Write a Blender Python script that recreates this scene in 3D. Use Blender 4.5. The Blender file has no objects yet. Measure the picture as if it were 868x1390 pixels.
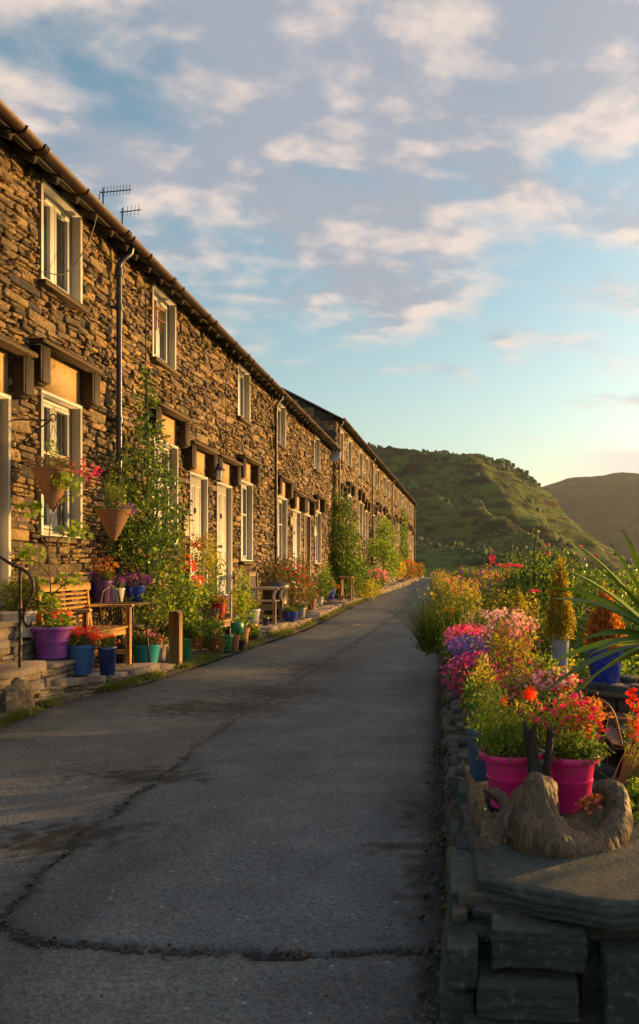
import bpy, math, random
import numpy as np
from mathutils import Vector, Matrix, noise as mnoise
random.seed(7); RNG = np.random.default_rng(11)
R = math.radians
sc = bpy.context.scene
COL = sc.collection
F = 1085.0          # focal length in photo pixels; the eye is at x=0, y=0, z=1.3
EYE = 1.3
# ---------------------------------------------------------------- camera
cd = bpy.data.cameras.new("camera"); cam = bpy.data.objects.new("camera", cd); COL.objects.link(cam)
cam.location = (0, 0, EYE); cam.rotation_euler = (R(90), 0, 0)
cd.sensor_fit = 'HORIZONTAL'; cd.sensor_width = 36.0; cd.lens = F/868*36.0
cd.shift_x = (434-620)/868; cd.shift_y = (770-695)/868
cd.clip_start = 0.05; cd.clip_end = 9000
sc.camera = cam
# ---------------------------------------------------------------- sky, sun, exposure
SUN_AZ, SUN_EL = 57.0, 8.0     # azimuth to the right of the road's direction (+Y)
w = bpy.data.worlds.new("World"); sc.world = w; w.use_nodes = True
nt = w.node_tree; nt.nodes.clear()
def N(t, **k):
    n = nt.nodes.new(t)
    for a, b in k.items(): setattr(n, a, b)
    return n
def L(a, b): nt.links.new(a, b)
def math_(op, a, b=None, c=None, clamp=False):
    n = N('ShaderNodeMath', operation=op, use_clamp=clamp)
    for i, v in enumerate((a, b, c)):
        if v is None: continue
        if hasattr(v, 'node'): L(v, n.inputs[i])
        else: n.inputs[i].default_value = v
    return n.outputs[0]
sky = N('ShaderNodeTexSky', sky_type='NISHITA', sun_disc=False)
sky.sun_elevation = R(SUN_EL); sky.sun_rotation = R(SUN_AZ); sky.air_density = 1.0; sky.dust_density = 2.2; sky.ozone_density = 1.8
tc = N('ShaderNodeTexCoord'); sep = N('ShaderNodeSeparateXYZ'); L(tc.outputs['Generated'], sep.inputs[0])
zz = math_('ADD', math_('MAXIMUM', sep.outputs[2], 0.0), 0.16)
px_ = math_('DIVIDE', sep.outputs[0], zz); py_ = math_('DIVIDE', sep.outputs[1], zz)
comb = N('ShaderNodeCombineXYZ'); L(px_, comb.inputs[0]); L(py_, comb.inputs[1])
def cloud_noise(scale, detail, off, rough=0.55, dist=0.0, stretch=(1,1,1)):
    mp = N('ShaderNodeMapping'); mp.inputs['Location'].default_value = off; mp.inputs['Scale'].default_value = stretch
    mp.inputs['Rotation'].default_value = (0, 0, R(-20))
    L(comb.outputs[0], mp.inputs[0])
    n = N('ShaderNodeTexNoise'); n.inputs['Scale'].default_value = scale; n.inputs['Detail'].default_value = detail
    n.inputs['Roughness'].default_value = rough; n.inputs['Distortion'].default_value = dist
    L(mp.outputs[0], n.inputs[0]); return n.outputs['Fac']
def smooth(x, a, b):
    n = N('ShaderNodeMapRange', interpolation_type='SMOOTHSTEP')
    L(x, n.inputs[0]); n.inputs[1].default_value = a; n.inputs[2].default_value = b
    return n.outputs[0]
SX, SY = math.sin(R(SUN_AZ)), math.cos(R(SUN_AZ))
def layer(scale, det, off, rough, stretch, sh):
    a = cloud_noise(scale, det, off, rough, 0.12, stretch)
    b = cloud_noise(scale, det, (off[0]+SX*sh, off[1]+SY*sh, off[2]), rough, 0.12, stretch)
    return a, math_('SUBTRACT', a, b)
cover = cloud_noise(0.62, 3, (3.35, 1.1, 0), 0.5)
puff, dpuff = layer(3.0, 8, (0.9, 5.6, 0), 0.52, (1.0, 1.15, 1), 0.07)
veil, dveil = layer(1.2, 7, (2.4, 0.2, 0), 0.55, (0.8, 1.9, 1), 0.10)
dens = math_('ADD', math_('ADD', math_('MULTIPLY', cover, 0.62), math_('MULTIPLY', puff, 0.62)), math_('MULTIPLY', veil, 0.30))
band = smooth(sep.outputs[2], 0.10, 0.30)
rightward = smooth(sep.outputs[0], -0.25, 0.25)
dens2 = math_('ADD', math_('ADD', dens, math_('MULTIPLY', math_('SUBTRACT', band, 1.0), 0.24)), math_('MULTIPLY', rightward, 0.10))
mask = math_('MULTIPLY', smooth(dens2, 0.735, 0.90), 0.88)
# low bank of cloud along the far horizon
mpb = N('ShaderNodeMapping'); mpb.inputs['Scale'].default_value = (3.2, 3.2, 9.0); mpb.inputs['Location'].default_value = (1.3, 0.2, 0.4)
L(tc.outputs['Generated'], mpb.inputs[0])
nb = N('ShaderNodeTexNoise'); nb.inputs['Scale'].default_value = 2.2; nb.inputs['Detail'].default_value = 7; L(mpb.outputs[0], nb.inputs[0])
hgt = math_('ADD', math_('MULTIPLY', sep.outputs[2], -9.0), math_('MULTIPLY', nb.outputs['Fac'], 1.6))
side = smooth(sep.outputs[0], 0.07, 0.24)
bank = math_('MULTIPLY', math_('MULTIPLY', smooth(hgt, -0.62, -0.30), side), 0.75)
bg1 = N('ShaderNodeBackground'); bg1.inputs[1].default_value = 0.15
tint = N('ShaderNodeMix', data_type='RGBA', blend_type='MULTIPLY'); tint.inputs[0].default_value = 1; L(sky.outputs[0], tint.inputs[6]); tint.inputs[7].default_value = (1.03, 1.06, 0.93, 1)
hs = N('ShaderNodeHueSaturation'); hs.inputs['Saturation'].default_value = 1.16; L(tint.outputs[2], hs.inputs['Color']); L(hs.outputs[0], bg1.inputs[0])
# cloud colour: lit pinkish tops against mauve-grey bodies, brighter towards the sun
dot = N('ShaderNodeVectorMath', operation='DOT_PRODUCT')
L(tc.outputs['Generated'], dot.inputs[0]); dot.inputs[1].default_value = (math.sin(R(SUN_AZ)), math.cos(R(SUN_AZ)), 0.14)
sunny = smooth(dot.outputs['Value'], 0.55, 1.0)
lit = smooth(math_('ADD', math_('MULTIPLY', dpuff, 2.2), math_('SUBTRACT', 0.81, dens2)), -0.14, 0.16)
mixc = N('ShaderNodeMix', data_type='RGBA'); L(lit, mixc.inputs[0])
mixc.inputs[6].default_value = (0.20, 0.22, 0.26, 1); mixc.inputs[7].default_value = (0.47, 0.385, 0.34, 1)
mixs = N('ShaderNodeMix', data_type='RGBA', blend_type='ADD'); L(math_('MULTIPLY', sunny, 0.22), mixs.inputs[0])
L(mixc.outputs[2], mixs.inputs[6]); mixs.inputs[7].default_value = (0.9, 0.62, 0.45, 1)
bg2 = N('ShaderNodeBackground'); L(mixs.outputs[2], bg2.inputs[0]); bg2.inputs[1].default_value = 1.0
bg3 = N('ShaderNodeBackground'); bg3.inputs[0].default_value = (0.42, 0.36, 0.37, 1); bg3.inputs[1].default_value = 1.0
ms = N('ShaderNodeMixShader'); L(mask, ms.inputs[0]); L(bg1.outputs[0], ms.inputs[1]); L(bg2.outputs[0], ms.inputs[2])
ms2 = N('ShaderNodeMixShader'); L(bank, ms2.inputs[0]); L(ms.outputs[0], ms2.inputs[1]); L(bg3.outputs[0], ms2.inputs[2])
wo = N('ShaderNodeOutputWorld'); L(ms2.outputs[0], wo.inputs[0])
sd = bpy.data.lights.new("sun", 'SUN'); sd.energy = 5.0; sd.angle = R(0.55); sd.color = (1.0, 0.52, 0.135)
so = bpy.data.objects.new("sun", sd); COL.objects.link(so)
sv = Vector((math.sin(R(SUN_AZ))*math.cos(R(SUN_EL)), math.cos(R(SUN_AZ))*math.cos(R(SUN_EL)), math.sin(R(SUN_EL))))
so.rotation_euler = sv.to_track_quat('Z', 'Y').to_euler()
so.location = (20, 20, 30)
sc.view_settings.view_transform = 'Standard'; sc.view_settings.look = 'None'
sc.view_settings.gamma = 1.0; sc.view_settings.exposure = 0.96
try:
    sc.cycles.max_bounces = 6; sc.cycles.diffuse_bounces = 3; sc.cycles.transparent_max_bounces = 8
except Exception: pass

# ---------------------------------------------------------------- point helpers
def W(px, py, y):                      # the point that lies y metres along the road at this bearing
    return ((px-620)/F*y, y, EYE-(py-770)/F*y)
def G(px, py, h):                      # the point at height h at this bearing
    y = (EYE-h)*F/(py-770); return ((px-620)/F*y, y, h)

# ---------------------------------------------------------------- materials
def newmat(name):
    m = bpy.data.materials.new(name); m.use_nodes = True
    t = m.node_tree; t.nodes.clear(); return m, t
class NT:
    def __init__(s, name):
        s.m, s.t = newmat(name)
    def n(s, ty, **k):
        x = s.t.nodes.new(ty)
        for a, b in k.items(): setattr(x, a, b)
        return x
    def l(s, a, b): s.t.links.new(a, b)
def ramp(g, fac, cols, interp='LINEAR'):
    r = g.n('ShaderNodeValToRGB'); g.l(fac, r.inputs[0]); cr = r.color_ramp; cr.interpolation = interp
    while len(cr.elements) > 1: cr.elements.remove(cr.elements[-1])
    cr.elements[0].position = cols[0][0]; cr.elements[0].color = (*cols[0][1], 1)
    for p, c in cols[1:]:
        e = cr.elements.new(p); e.color = (*c, 1)
    return r.outputs[0]
def mk(name, cols, scale=8.0, rough=0.7, bump=0.15, bscale=30.0, metal=0.0, island=0.0, detail=6, coat=0.0, stretch=(1,1,1), bdist=0.01, rr=0.15, dirt=0.0):
    """procedural surface: noise-driven ramp, optionally mixed with a random value per loose piece"""
    g = NT(name)
    tc = g.n('ShaderNodeTexCoord'); mp = g.n('ShaderNodeMapping'); mp.inputs['Scale'].default_value = stretch; g.l(tc.outputs['Object'], mp.inputs[0])
    nz = g.n('ShaderNodeTexNoise'); nz.inputs['Scale'].default_value = scale; nz.inputs['Detail'].default_value = detail; g.l(mp.outputs[0], nz.inputs[0])
    fac = nz.outputs['Fac']
    if island > 0:
        geo = g.n('ShaderNodeNewGeometry')
        mx = g.n('ShaderNodeMath', operation='MULTIPLY_ADD'); g.l(geo.outputs['Random Per Island'], mx.inputs[0]); mx.inputs[1].default_value = island
        m2 = g.n('ShaderNodeMath', operation='MULTIPLY'); g.l(fac, m2.inputs[0]); m2.inputs[1].default_value = 1-island
        g.l(m2.outputs[0], mx.inputs[2]); fac = mx.outputs[0]
    else:
        mr = g.n('ShaderNodeMapRange'); mr.inputs[1].default_value = 0.28; mr.inputs[2].default_value = 0.72; g.l(fac, mr.inputs[0]); fac = mr.outputs[0]
    k = len(cols); c = ramp(g, fac, [(i/(max(1, k-1)), cc) for i, cc in enumerate(cols)])
    if dirt > 0:
        nd = g.n('ShaderNodeTexNoise'); nd.inputs['Scale'].default_value = 11; nd.inputs['Detail'].default_value = 9; nd.inputs['Roughness'].default_value = .7; g.l(tc.outputs['Object'], nd.inputs[0])
        md_ = g.n('ShaderNodeMapRange'); md_.inputs[1].default_value = .50; md_.inputs[2].default_value = .70; md_.inputs[4].default_value = dirt; g.l(nd.outputs['Fac'], md_.inputs[0])
        mxd = g.n('ShaderNodeMix', data_type='RGBA'); g.l(md_.outputs[0], mxd.inputs[0]); g.l(c, mxd.inputs[6]); mxd.inputs[7].default_value = (.11, .085, .06, 1); c = mxd.outputs[2]
    b = g.n('ShaderNodeBsdfPrincipled'); g.l(c, b.inputs['Base Color']); b.inputs['Metallic'].default_value = metal
    n2 = g.n('ShaderNodeTexNoise'); n2.inputs['Scale'].default_value = bscale; n2.inputs['Detail'].default_value = 8; g.l(mp.outputs[0], n2.inputs[0])
    rm = g.n('ShaderNodeMapRange'); rm.inputs[1].default_value = 0.3; rm.inputs[2].default_value = 0.7; rm.inputs[3].default_value = max(0.03, rough-rr); rm.inputs[4].default_value = min(1, rough+rr)
    g.l(n2.outputs['Fac'], rm.inputs[0]); g.l(rm.outputs[0], b.inputs['Roughness'])
    if bump > 0:
        bp = g.n('ShaderNodeBump'); bp.inputs['Strength'].default_value = bump; bp.inputs['Distance'].default_value = bdist
        g.l(n2.outputs['Fac'], bp.inputs['Height']); g.l(bp.outputs[0], b.inputs['Normal'])
    b.inputs['Coat Weight'].default_value = coat
    o = g.n('ShaderNodeOutputMaterial'); g.l(b.outputs[0], o.inputs[0]); return g.m
def leafmat(name, cols, trans=0.45, rough=0.5):
    g = NT(name); geo = g.n('ShaderNodeNewGeometry')
    k = len(cols); c = ramp(g, geo.outputs['Random Per Island'], [(i/(max(1, k-1)), cc) for i, cc in enumerate(cols)])
    b = g.n('ShaderNodeBsdfPrincipled'); g.l(c, b.inputs['Base Color']); b.inputs['Roughness'].default_value = rough
    b.inputs['Specular IOR Level'].default_value = 0.35
    t = g.n('ShaderNodeBsdfTranslucent')
    mu = g.n('ShaderNodeMix', data_type='RGBA', blend_type='MULTIPLY'); mu.inputs[0].default_value = 1; g.l(c, mu.inputs[6]); mu.inputs[7].default_value = (2.0, 2.0, 0.9, 1)
    g.l(mu.outputs[2], t.inputs[0])
    m = g.n('ShaderNodeMixShader'); m.inputs[0].default_value = trans; g.l(b.outputs[0], m.inputs[1]); g.l(t.outputs[0], m.inputs[2])
    o = g.n('ShaderNodeOutputMaterial'); g.l(m.outputs[0], o.inputs[0]); return g.m

M = {}
M['stone'] = None
def stonemat(name, cols, lichen=0.35, lcol=(0.055, 0.045, 0.03, 1)):
    g = NT(name); tc = g.n('ShaderNodeTexCoord'); geo = g.n('ShaderNodeNewGeometry')
    nz = g.n('ShaderNodeTexNoise'); nz.inputs['Scale'].default_value = 16; nz.inputs['Detail'].default_value = 9; nz.inputs['Roughness'].default_value = .7; g.l(tc.outputs['Object'], nz.inputs[0])
    a = g.n('ShaderNodeMath', operation='MULTIPLY_ADD'); g.l(geo.outputs['Random Per Island'], a.inputs[0]); a.inputs[1].default_value = 1.0
    s = g.n('ShaderNodeMath', operation='MULTIPLY_ADD'); g.l(nz.outputs['Fac'], s.inputs[0]); s.inputs[1].default_value = 0.8; s.inputs[2].default_value = -0.40
    g.l(s.outputs[0], a.inputs[2])
    k = len(cols); c = ramp(g, a.outputs[0], [(i/(k-1), cc) for i, cc in enumerate(cols)])
    n2 = g.n('ShaderNodeTexNoise'); n2.inputs['Scale'].default_value = 28; n2.inputs['Detail'].default_value = 8; n2.inputs['Roughness'].default_value = .7; g.l(tc.outputs['Object'], n2.inputs[0])
    l1 = g.n('ShaderNodeMapRange'); l1.inputs[1].default_value = .56; l1.inputs[2].default_value = .66; l1.inputs[4].default_value = lichen*1.6; g.l(n2.outputs['Fac'], l1.inputs[0])
    mx = g.n('ShaderNodeMix', data_type='RGBA'); g.l(l1.outputs[0], mx.inputs[0]); g.l(c, mx.inputs[6]); mx.inputs[7].default_value = lcol
    oi = g.n('ShaderNodeObjectInfo'); vr = g.n('ShaderNodeMapRange'); g.l(oi.outputs['Random'], vr.inputs[0]); vr.inputs[3].default_value = .76; vr.inputs[4].default_value = 1.02
    nb_ = g.n('ShaderNodeTexNoise'); nb_.inputs['Scale'].default_value = .9; nb_.inputs['Detail'].default_value = 4; g.l(tc.outputs['Object'], nb_.inputs[0])
    vb = g.n('ShaderNodeMapRange'); g.l(nb_.outputs['Fac'], vb.inputs[0]); vb.inputs[1].default_value = .35; vb.inputs[2].default_value = .65; vb.inputs[3].default_value = .80; vb.inputs[4].default_value = 1.18
    vm = g.n('ShaderNodeMath', operation='MULTIPLY'); g.l(vr.outputs[0], vm.inputs[0]); g.l(vb.outputs[0], vm.inputs[1])
    hv = g.n('ShaderNodeHueSaturation'); g.l(mx.outputs[2], hv.inputs['Color']); g.l(vm.outputs[0], hv.inputs['Value'])
    b = g.n('ShaderNodeBsdfPrincipled'); g.l(hv.outputs[0], b.inputs['Base Color']); b.inputs['Roughness'].default_value = .82
    mp = g.n('ShaderNodeMapping'); mp.inputs['Scale'].default_value = (1, 1, 4.5); g.l(tc.outputs['Object'], mp.inputs[0])
    n3 = g.n('ShaderNodeTexNoise'); n3.inputs['Scale'].default_value = 14; n3.inputs['Detail'].default_value = 10; n3.inputs['Roughness'].default_value = .72; g.l(mp.outputs[0], n3.inputs[0])
    bp = g.n('ShaderNodeBump'); bp.inputs['Strength'].default_value = .9; bp.inputs['Distance'].default_value = .03; g.l(n3.outputs['Fac'], bp.inputs['Height']); g.l(bp.outputs[0], b.inputs['Normal'])
    o = g.n('ShaderNodeOutputMaterial'); g.l(b.outputs[0], o.inputs[0]); return g.m
M['stone'] = stonemat('slate_rubble_stone', [(.035,.028,.023), (.09,.068,.042), (.18,.122,.06), (.31,.20,.08), (.10,.082,.064), (.39,.265,.11), (.04,.034,.030), (.26,.16,.06), (.48,.32,.13), (.07,.058,.045)])
M['mortar'] = mk('dark_mortar', [(.035,.028,.02), (.08,.06,.04)], 12, .95, .5, 30)
M['drystone'] = stonemat('dry_stone_slate', [(.03,.036,.036), (.06,.075,.072), (.11,.10,.075), (.045,.055,.056), (.18,.13,.08), (.07,.088,.09), (.12,.09,.055), (.09,.10,.095)], .3)
M['terrace'] = stonemat('terrace_stone', [(.14,.11,.08), (.22,.17,.12), (.30,.22,.14), (.18,.16,.14), (.34,.26,.17)], .35)
M['flag'] = stonemat('flagstone', [(.15,.13,.11), (.23,.19,.15), (.28,.22,.16), (.2,.18,.16)], .35)
M['render'] = mk('ochre_render', [(.20,.125,.05), (.46,.31,.14), (.38,.26,.12), (.50,.36,.18)], 7, .9, .5, 30)
M['slate_trim'] = stonemat('dark_slate_trim', [(.03,.026,.023), (.06,.05,.04), (.09,.07,.05), (.05,.043,.036)], .5)
M['lintel'] = stonemat('brown_slate_shelf', [(.07,.05,.033), (.14,.095,.055), (.20,.14,.08), (.10,.075,.05)], .5)
M['white'] = mk('white_painted_wood', [(.70,.69,.66), (.80,.79,.77), (.84,.83,.81)], 6, .45, .08, 60)
M['upvc'] = mk('white_window_frame', [(.72,.72,.70), (.78,.78,.77)], 4, .3, .03, 50)
M['door_white'] = mk('white_painted_door', [(.74,.75,.75), (.82,.82,.82)], 5, .38, .06, 40)
M['door_brown'] = mk('brown_wooden_door', [(.12,.065,.03), (.20,.11,.055)], 4, .5, .2, 30, stretch=(1,1,.15))
M['gutter'] = mk('rusty_brown_gutter', [(.03,.016,.010), (.065,.032,.018), (.022,.014,.010)], 5, .5, .25, 40)
M['pipe_black'] = mk('black_painted_iron', [(.015,.018,.022), (.035,.04,.045)], 9, .35, .1, 50)
M['iron'] = mk('wrought_iron', [(.02,.016,.013), (.06,.04,.028)], 20, .45, .3, 80, metal=.3)
M['rooftile'] = mk('slate_roof', [(.04,.045,.05), (.07,.075,.08), (.10,.09,.08)], 3, .6, .3, 20)
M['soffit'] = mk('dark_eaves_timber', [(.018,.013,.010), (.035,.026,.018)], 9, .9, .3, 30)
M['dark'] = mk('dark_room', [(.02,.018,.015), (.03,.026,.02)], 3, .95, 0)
M['curtain'] = mk('pale_curtain', [(.55,.52,.46), (.66,.63,.56)], 4, .9, .3, 12, stretch=(8,8,.3), bdist=.02)
M['oak'] = mk('golden_teak', [(.34,.17,.05), (.52,.30,.10), (.62,.40,.16)], 9, .55, .25, 30, stretch=(6,1,6))
M['greywood'] = mk('weathered_grey_wood', [(.20,.16,.11), (.33,.26,.18), (.26,.20,.14)], 7, .8, .5, 25, stretch=(4,4,.6))
M['post'] = mk('pale_timber', [(.30,.18,.09), (.44,.28,.15), (.36,.23,.12)], 6, .75, .5, 22, stretch=(5,5,.4))
M['redwood'] = mk('weathered_red_board', [(.10,.035,.02), (.18,.065,.035), (.13,.07,.045)], 6, .75, .4, 25, stretch=(1,1,.3))
M['soil'] = mk('potting_soil', [(.02,.014,.009), (.05,.035,.022)], 30, 1, .8, 60)
M['galv'] = mk('dull_zinc', [(.33,.34,.35), (.45,.45,.45)], 6, .45, .15, 30, metal=.5)
def pot(name, c, rough=.35, var=.75, coat=.0): M[name] = mk(name, [tuple(v*var for v in c), c], 3.5, rough, .06, 60, coat=coat, dirt=.45)
pot('purple_glaze', (.24,.06,.34), .35); pot('blue_glaze', (.045,.14,.36), .3, coat=.2); pot('navy_glaze', (.012,.02,.11), .2, coat=.5)
pot('teal_glaze', (.02,.30,.34), .35); pot('cream_pot', (.55,.47,.36), .6); pot('dark_purple_glaze', (.09,.03,.16), .35)
pot('white_pot', (.62,.60,.58), .5); pot('bright_blue_glaze', (.02,.05,.42), .2, coat=.5); pot('terracotta', (.42,.17,.08), .85, .7)
pot('green_plastic', (.01,.20,.07), .35); pot('pink_plastic', (.80,.02,.19), .38, .86); pot('black_plastic', (.02,.02,.022), .45)
pot('grey_tub', (.42,.37,.31), .7); pot('red_glaze', (.5,.03,.02), .35); pot('brown_barrel', (.17,.11,.06), .8, .6); pot('slate_blue', (.05,.09,.16), .35)
pot('pale_metal', (.36,.38,.40), .45)
M['wicker'] = mk('brown_wicker', [(.12,.05,.02), (.38,.19,.08), (.22,.10,.04)], 22, .75, 1.0, 60, stretch=(1,1,5), bdist=.02)
M['drift'] = mk('driftwood', [(.022,.012,.006), (.085,.044,.018), (.11,.062,.028), (.05,.028,.012), (.15,.095,.05), (.13,.062,.022), (.06,.036,.016)], 20, .62, .8, 60, detail=12, bdist=.008, stretch=(1.6,1.6,.35))
M['stake'] = mk('rotten_stake', [(.012,.009,.007), (.04,.026,.018), (.07,.05,.035)], 9, .9, 1.0, 24, stretch=(4,4,.5), bdist=.03)
# foliage
M['leaf_mid'] = leafmat('mid_green_leaf', [(.04,.08,.015), (.07,.13,.02), (.12,.18,.03), (.05,.10,.02)])
M['leaf_dark'] = leafmat('dark_green_leaf', [(.03,.06,.014), (.05,.10,.02), (.08,.13,.028)], .35, .4)
M['leaf_holly'] = leafmat('glossy_leaf', [(.03,.07,.014), (.065,.12,.022), (.11,.17,.035)], .3, .32)
M['leaf_lime'] = leafmat('lime_leaf', [(.13,.20,.02), (.22,.29,.035), (.10,.17,.02)], .5)
M['leaf_yellow'] = leafmat('yellow_green_leaf', [(.25,.22,.03), (.36,.29,.04), (.15,.18,.025)], .5)
M['leaf_gold'] = leafmat('golden_conifer', [(.24,.19,.02), (.38,.28,.03), (.15,.14,.02)], .45, .6)
M['leaf_rust'] = leafmat('rusty_conifer', [(.34,.11,.02), (.46,.18,.03), (.22,.09,.02)], .45, .6)
M['leaf_olive'] = leafmat('olive_leaf', [(.07,.08,.025), (.12,.12,.04), (.16,.13,.05)], .35)
M['leaf_red'] = leafmat('reddish_leaf', [(.14,.03,.015), (.22,.07,.02), (.09,.08,.02), (.12,.10,.03)], .35)
M['leaf_yucca'] = leafmat('yucca_leaf', [(.14,.22,.03), (.24,.32,.045)], .4, .4)
M['grass'] = leafmat('grass_blade', [(.07,.11,.02), (.12,.16,.03), (.18,.18,.05)], .35)
M['dry'] = leafmat('dry_stalk', [(.22,.14,.07), (.32,.20,.10), (.16,.10,.05)], .25)
def fl(name, *cols): M[name] = leafmat(name, list(cols), .35, .6)
fl('f_red', (.70,.015,.02), (.80,.05,.03), (.60,.01,.04)); fl('f_orange', (.85,.17,.01), (.90,.26,.02)); fl('f_magenta', (.55,.015,.20), (.68,.03,.28), (.42,.01,.22))
fl('f_pink', (.80,.10,.35), (.85,.20,.45)); fl('f_palepink', (.70,.38,.52), (.78,.50,.60), (.60,.25,.45)); fl('f_purple', (.22,.04,.42), (.34,.08,.55)); fl('f_blue', (.07,.06,.45), (.14,.10,.60))
fl('f_yellow', (.80,.50,.03), (.85,.60,.08)); fl('f_salmon', (.80,.20,.12), (.80,.30,.22)); fl('f_scarlet', (.85,.05,.02), (.88,.10,.03)); fl('f_rust', (.45,.17,.04), (.55,.26,.06), (.40,.12,.05)); fl('f_crimson', (.60,.01,.16), (.75,.03,.24), (.70,.03,.10))
M['bark'] = mk('bark', [(.06,.04,.025), (.13,.09,.055)], 14, .9, .8, 40, stretch=(2,2,.5))

# ---------------------------------------------------------------- mesh builder
class MB:
    def __init__(s): s.v = []; s.f = []; s.m = []; s.n = 0
    def add(s, verts, faces, mi=0):
        verts = np.asarray(verts, dtype=float).reshape(-1, 3)
        s.v.append(verts); b = s.n
        for f in faces: s.f.append([i+b for i in f]); s.m.append(mi)
        s.n += len(verts); return s
    def box(s, c, d, rot=None, mi=0, bev=0.0):
        x, y, z = [k/2 for k in d]
        if bev > 0:
            b = min(bev, x*.9, y*.9, z*.9)
            V = []; 
            for sx in (-1, 1):
                for sy in (-1, 1):
                    for sz in (-1, 1):
                        V += [(sx*(x-b), sy*(y-b), sz*z), (sx*(x-b), sy*y, sz*(z-b)), (sx*x, sy*(y-b), sz*(z-b))]
            idx = lambda sx, sy, sz, k: ((sx > 0)*4+(sy > 0)*2+(sz > 0))*3+k
            Fc = []
            for sz in (-1, 1): Fc.append([idx(-1,-1,sz,0), idx(1,-1,sz,0), idx(1,1,sz,0), idx(-1,1,sz,0)][::sz])
            for sy in (-1, 1): Fc.append([idx(-1,sy,-1,1), idx(1,sy,-1,1), idx(1,sy,1,1), idx(-1,sy,1,1)][::-sy])
            for sx in (-1, 1): Fc.append([idx(sx,-1,-1,2), idx(sx,1,-1,2), idx(sx,1,1,2), idx(sx,-1,1,2)][::sx])
            for a in (-1, 1):
                for c2 in (-1, 1):
                    Fc.append([idx(-1,a,c2,0), idx(1,a,c2,0), idx(1,a,c2,1), idx(-1,a,c2,1)])
                    Fc.append([idx(a,-1,c2,0), idx(a,1,c2,0), idx(a,1,c2,2), idx(a,-1,c2,2)])
                    Fc.append([idx(a,c2,-1,1), idx(a,c2,1,1), idx(a,c2,1,2), idx(a,c2,-1,2)])
                    for sz in (-1, 1): pass
            for sx in (-1, 1):
                for sy in (-1, 1):
                    for sz in (-1, 1): Fc.append([idx(sx,sy,sz,0), idx(sx,sy,sz,1), idx(sx,sy,sz,2)])
        else:
            V = [(-x,-y,-z), (x,-y,-z), (x,y,-z), (-x,y,-z), (-x,-y,z), (x,-y,z), (x,y,z), (-x,y,z)]
            Fc = [[0,3,2,1], [4,5,6,7], [0,1,5,4], [1,2,6,5], [2,3,7,6], [3,0,4,7]]
        V = np.array(V)
        if rot is not None: V = V @ np.array(rot.to_3x3() if hasattr(rot, 'to_3x3') else rot).T
        return s.add(V+np.array(c), Fc, mi)
    def bar(s, a, b, wd, ht, mi=0, up=(0,0,1), bev=.004):
        a = Vector(a); b = Vector(b); d = (b-a); ln = d.length; d.normalize()
        u = Vector(up); sd_ = d.cross(u); 
        if sd_.length < 1e-4: sd_ = d.cross(Vector((1,0,0)))
        sd_.normalize(); u = sd_.cross(d)
        m = Matrix((sd_, d, u)).transposed()
        return s.box((a+b)/2, (wd, ln, ht), m, mi, bev)
    def tube(s, pts, r, n=8, mi=0, cap=True, closed=False):
        pts = [Vector(p) for p in pts]; k = len(pts)
        rs = r if hasattr(r, '__len__') else [r]*k
        V = []; prev = None
        for i, p in enumerate(pts):
            d = (pts[(i+1) % k]-pts[i-1]) if closed else (pts[min(i+1, k-1)]-pts[max(i-1, 0)])
            d.normalize()
            if prev is None:
                x = d.orthogonal().normalized()
            else:
                x = (prev - d*prev.dot(d)); x = x.normalized() if x.length > 1e-6 else d.orthogonal().normalized()
            prev = x; y = d.cross(x)
            for j in range(n):
                a = 2*math.pi*j/n; V.append(p+(x*math.cos(a)+y*math.sin(a))*rs[i])
        Fc = []
        for i in range(k if closed else k-1):
            for j in range(n):
                a, b = i*n+j, i*n+(j+1) % n; i2 = (i+1) % k
                Fc.append([a, b, i2*n+(j+1) % n, i2*n+j])
        if cap and not closed: Fc += [list(range(n))[::-1], [(k-1)*n+j for j in range(n)]]
        return s.add([tuple(v) for v in V], Fc, mi)
    def lathe(s, prof, n=28, c=(0,0,0), mi=0, sx=1, sy=1):
        V = []; Fc = []; k = len(prof)
        for r, z in prof:
            for j in range(n):
                a = 2*math.pi*j/n; V.append((c[0]+r*math.cos(a)*sx, c[1]+r*math.sin(a)*sy, c[2]+z))
        for i in range(k-1):
            for j in range(n): Fc.append([i*n+j, i*n+(j+1) % n, (i+1)*n+(j+1) % n, (i+1)*n+j])
        if prof[0][0] > 1e-4: Fc.append([j for j in range(n)][::-1])
        if prof[-1][0] > 1e-4: Fc.append([(k-1)*n+j for j in range(n)])
        return s.add(V, Fc, mi)
    def quad(s, *p, mi=0): return s.add(p, [list(range(len(p)))], mi)
    def build(s, name, mats, parent=None, smooth=None, loc=None):
        if not isinstance(mats, (list, tuple)): mats = [mats]
        V = np.concatenate(s.v) if s.v else np.zeros((0, 3))
        me = bpy.data.meshes.new(name)
        cnt = np.array([len(f) for f in s.f], dtype=np.int32); flat = np.concatenate([np.array(f, dtype=np.int32) for f in s.f])
        me.vertices.add(len(V)); me.vertices.foreach_set('co', V.astype(np.float32).ravel())
        me.loops.add(len(flat)); me.loops.foreach_set('vertex_index', flat)
        me.polygons.add(len(cnt)); me.polygons.foreach_set('loop_start', np.concatenate([[0], np.cumsum(cnt)[:-1]]).astype(np.int32)); me.polygons.foreach_set('loop_total', cnt)
        if len(mats) > 1: me.polygons.foreach_set('material_index', np.array(s.m, dtype=np.int32))
        for m in mats: me.materials.append(m)
        me.update(calc_edges=True); me.validate()
        if smooth is not None:
            me.polygons.foreach_set('use_smooth', np.ones(len(me.polygons), dtype=bool))
            if smooth < 179:
                me.set_sharp_from_angle(angle=R(smooth))
        o = bpy.data.objects.new(name, me); COL.objects.link(o)
        if parent is not None: o.parent = parent
        if loc is not None: o.location = loc
        return o
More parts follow.
